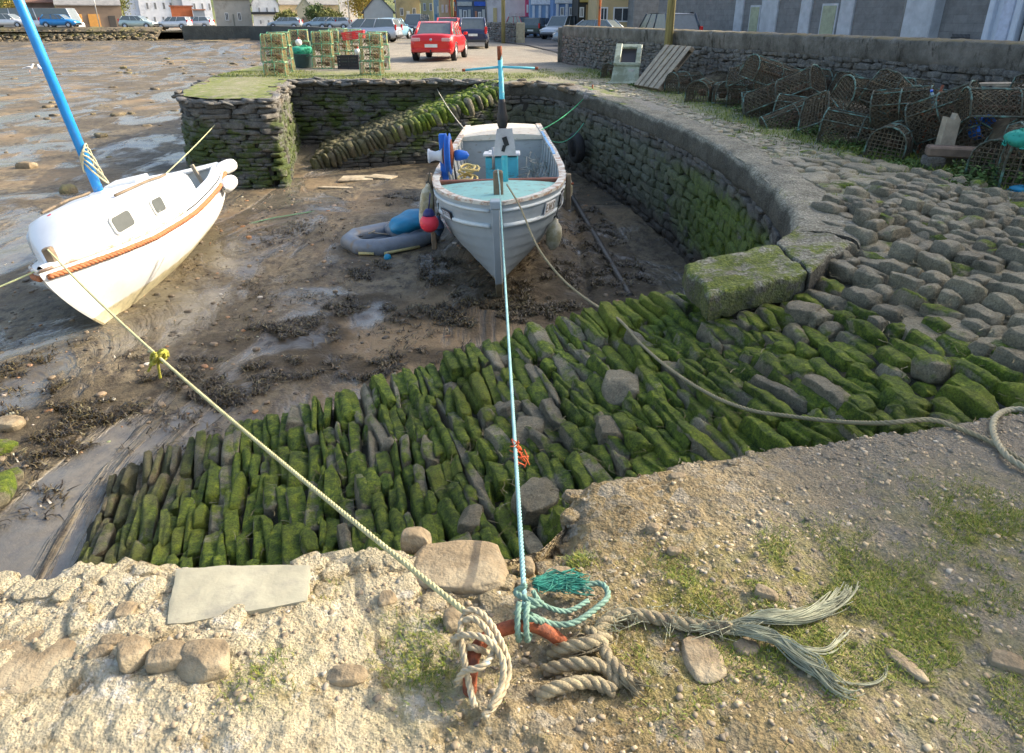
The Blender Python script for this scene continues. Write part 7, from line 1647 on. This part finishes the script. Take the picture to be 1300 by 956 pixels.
# teal frayed tuft
def fray(q, base, dirs, n, L_, rr, r=.0016, spread=.35):
    for i in range(n):
        d = Vector(rr.choice(dirs)).normalized()+Vector((rr.gauss(0, spread), rr.gauss(0, spread), rr.gauss(0, spread*.3))); b0 = base+Vector((rr.gauss(0, .008), rr.gauss(0, .008), rr.uniform(0, .015))); l = L_*rr.uniform(.5, 1.1)
        w1 = Vector((rr.gauss(0, .12), rr.gauss(0, .12), 0))*l; q.tube(spline([b0, b0+d*l*.4+w1, b0+d*l*.75-w1*.5, b0+d*l+w1*.3-Vector((0, 0, .006))], 3), r, 3, caps=False)
q = MB(); rr = random.Random(12); c0 = Vector(P(683, 742, .03)); fray(q, c0, [(1, .0, 0), (.95, -.08, .0), (.9, .12, .0)], 420, .13, rr, .0017, .13); q.build('teal_tuft', simple('teal_fibres', (.04, .24, .18), .8, var=.5, sc=40), label='frayed tuft of bright teal fibres beside the hitch', cat='frayed rope')
# thick worn hawser with split ends
M_haw = simple('worn_hawser', (.33, .275, .165), .92, var=.35, sc=30, bump=.9, bsc=150, bd=.006, dirt=(.20, .16, .10), dirt_amt=.4, dsc=12)
hw = MB(); r_h = .021
rope_mb(hw, spline([qp(758, 806, .015), qp(768, 790, .02), qp(790, 780, .025), qp(820, 782, .022), qp(860, 791, .02), qp(900, 796, .02), qp(932, 797, .02)], 10), r_h, 3, .10, .012, 8)
M_fr = simple('frayed_hawser_fibres', (.33, .34, .24), .9, var=.4, sc=25)
ho = hw.build('hawser', M_haw, label='thick worn hawser lying across the quay with split ends', cat='rope')
q = MB(); rr = random.Random(14); hp_ = spline([qp(758, 806, .02), qp(790, 780, .03), qp(860, 791, .025), qp(932, 797, .025)], 12)
for i in range(130):
    p = rr.choice(hp_)+Vector((rr.gauss(0, .012), rr.gauss(0, .016), rr.uniform(0, .02))); q.tube([p, p+Vector((rr.gauss(0, .02), rr.gauss(0, .02), rr.uniform(-.01, .012))), p+Vector((rr.gauss(0, .035), rr.gauss(0, .035), -.01))], .0009, 3, caps=False)
q.build('fuzz', M_fr, ho)
q = MB(); rr = random.Random(15); b0 = qp(930, 797, .02)
def bundle(q, path, n, r0, rr, r=.0020, wav=.5):
    for i in range(n):
        ph, am = rr.uniform(0, 6.3), r0*rr.uniform(.1, 1); pp = []
        m_ = len(path)
        for k, p in enumerate(path):
            t = k/(m_-1); am2 = am*(1+1.4*t); pp.append(p+Vector((am2*math.cos(ph+t*wav*6), am2*math.sin(ph+t*wav*6), abs(am2)*.5*math.sin(ph*3+t*4))))
        cut = max(4, int(m_*rr.uniform(.6, 1))); q.tube(pp[:cut], r, 3, caps=False)
up_ = spline([b0, qp(955, 786, .03), qp(985, 783, .03), qp(1015, 782, .025), qp(1045, 772, .02), qp(1066, 758, .02), qp(1082, 742, .02)], 4)
dn_ = spline([b0, qp(960, 802, .03), qp(990, 812, .03), qp(1015, 832, .025), qp(1040, 848, .02), qp(1062, 872, .012), qp(1085, 880, .01)], 4)
d2_ = spline([qp(985, 812, .02), qp(1020, 824, .02), qp(1050, 826, .015), qp(1068, 812, .012), qp(1085, 795, .01)], 4)
d3_ = spline([qp(1060, 864, .01), qp(1100, 868, .01), qp(1122, 858, .01), qp(1122, 838, .01)], 4)
bundle(q, up_, 110, .017, rr, .0016, .9); bundle(q, dn_, 100, .016, rr, .0016, .9); bundle(q, spline([qp(880, 796, .03), b0, qp(958, 800, .03), qp(985, 800, .02)], 5), 18, .014, rr, .0012, .8); bundle(q, d2_, 22, .008, rr, .0016); bundle(q, d3_, 10, .005, rr, .0014); q.build('frayed_ends', M_fr, ho)
q = MB()
for pl2 in ([qp(745, 800, .02), qp(762, 812, .03), qp(772, 835, .03), qp(792, 858, .02), qp(815, 880, .01)], [qp(700, 832, .01), qp(720, 822, .03), qp(752, 815, .035), qp(775, 808, .02)], [qp(690, 852, .01), qp(715, 845, .03), qp(748, 842, .03), qp(770, 850, .02), qp(785, 872, .01)], [qp(680, 885, .0), qp(710, 872, .03), qp(750, 866, .03), qp(785, 880, .01)]):
    rope_mb(q, spline(pl2, 8), .019, 3, .09, .012, 8)
rr = random.Random(17); bundle(q, spline([qp(705, 828, .02), qp(735, 818, .03), qp(775, 812, .03)], 5), 30, .02, rr, .0016); bundle(q, spline([qp(770, 845, .02), qp(800, 860, .03), qp(830, 885, .03)], 5), 40, .018, rr, .0016)
q.build('old_hawser_tangle', M_haw, label='tangle of old matted hawser behind the staple at the bottom', cat='rope')
# rope from grey boat down across the slipway and onto the quay
def sp_(px, py, dz):
    z = -.5
    for _ in range(30): q_ = P(px, py, z+dz); z = .5*z+.5*float(hslip(q_[0]))
    return Vector(P(px, py, z+dz))
c0 = gpt(.93*7.77, .14, 1.62)
air = [c0, Vector(PY(660, 262, 8.35)), Vector(PY(682, 312, 7.5)), Vector(PY(712, 352, 6.7)), Vector(PY(748, 382, 6.0)), sp_(785, 405, .12), sp_(812, 435, .10), sp_(850, 468, .09), sp_(900, 500, .09), sp_(950, 520, .10)]
end = [sp_(1000, 528, .12), sp_(1060, 535, .14), Vector(P(1120, 537, .0)), Vector(P(1180, 533, .035)), qp(1215, 543, .018), qp(1260, 562, .015), qp(1310, 592, .015), qp(1360, 610, .015)]
rope('stern_line', spline(air+end, 10), .0115, (.25, .22, .13), 'long brownish rope dropping from the grey bow and lying over the mossy slipway')
rope('coiled_line', spline([qp(1330, 522, .02), qp(1285, 520, .02), qp(1264, 530, .03), qp(1262, 552, .03), qp(1280, 580, .02), qp(1320, 605, .02), qp(1360, 640, .02)], 10), .014, (.33, .30, .20), 'grey rope bight curling at the right edge of the quay')
rope('pier_line', sag(wpt(.34*5.7, .12, 1.22), P(322, 96.5, .03), .12, 30), .011, (.45, .45, .26), 'pale line from the heeled boat up to the pier head')
rope('quay_line', sag(gpt(.12*7.77, -.8, 1.45), P(543, 88, .05), .15, 24), .010, (.48, .45, .36), 'pale line from the grey stern up to the far quay')
rope('green_line', sag(gpt(.14*7.77, .82, 1.42), P(752, 113, .05), .1, 24), .010, (.10, .55, .24), 'bright green line from the grey stern up to the coping')
rope('slack_green_line', sag(gpt(.20*7.77, .86, 1.35), (1.62, 16.6, -.55), .25, 24), .008, (.08, .42, .26), 'slack green line from the grey boat to the tyre on the wall')
rope('shore_line', sag(wpt(.985*5.7, -.05, 1.1), (-9.5, 4.2, -1.5), .25, 24), .010, (.55, .58, .30), 'thin yellow line running off left from the heeled bow')
rope('mud_line', [Vector(P(px, py, MUDZ+.04)) for px, py in ((296, 290), (320, 283), (350, 276), (400, 268))], .009, (.20, .42, .22), 'green line lying across the mud right of the heeled boat')
q = MB(); q.tube([(0, 0, -.3), (0, 0, .12)], .02, 8); o = q.build('mooring_pin', M_rust, label='small iron pin on the coping holding the green line', cat='mooring pin'); o.location = P(752, 114, .0)
# ------------------------------------------------------------------ light, sky, camera
SUN_AZ, SUN_EL = 21.0, 28.0           # degrees from +X toward +Y ; elevation
d = Vector((math.cos(R(SUN_EL))*math.cos(R(SUN_AZ)), math.cos(R(SUN_EL))*math.sin(R(SUN_AZ)), math.sin(R(SUN_EL))))
w = bpy.data.worlds.new('World'); scene.world = w; w.use_nodes = True
nt = w.node_tree; sky = nt.nodes.new('ShaderNodeTexSky'); sky.sky_type = 'NISHITA'; sky.sun_disc = False
sky.sun_elevation = R(SUN_EL); sky.sun_rotation = R(90-SUN_AZ); sky.air_density = 1.0; sky.dust_density = 4.5; sky.ozone_density = .5
bg = nt.nodes['Background']; nt.links.new(sky.outputs[0], bg.inputs[0]); bg.inputs[1].default_value = .15
L = bpy.data.lights.new('Sun', 'SUN'); L.energy = 2.5; L.angle = R(.6); L.color = (1, .89, .72)
lo = bpy.data.objects.new('Sun', L); COL.objects.link(lo); lo.rotation_euler = d.to_track_quat('Z', 'Y').to_euler(); lo.location = d*50
cam = bpy.data.cameras.new('Camera'); co_ = bpy.data.objects.new('Camera', cam); COL.objects.link(co_)
cam.sensor_width = 36; cam.lens = 36*FOC/1300; cam.shift_y = -45/1300; cam.clip_end = 3000; cam.clip_start = .05
co_.location = (0, 0, EYE); co_.rotation_euler = (pi/2-PIT, 0, 0); scene.camera = co_
vs = scene.view_settings; vs.view_transform = 'Standard'; vs.look = 'None'; vs.gamma = 1; vs.use_curve_mapping = False; vs.exposure = 1.48
scene.cycles.use_denoising = True; scene.cycles.use_adaptive_sampling = True
scene.cycles.max_bounces = 5; scene.cycles.diffuse_bounces = 3; scene.cycles.glossy_bounces = 3; scene.cycles.transmission_bounces = 4
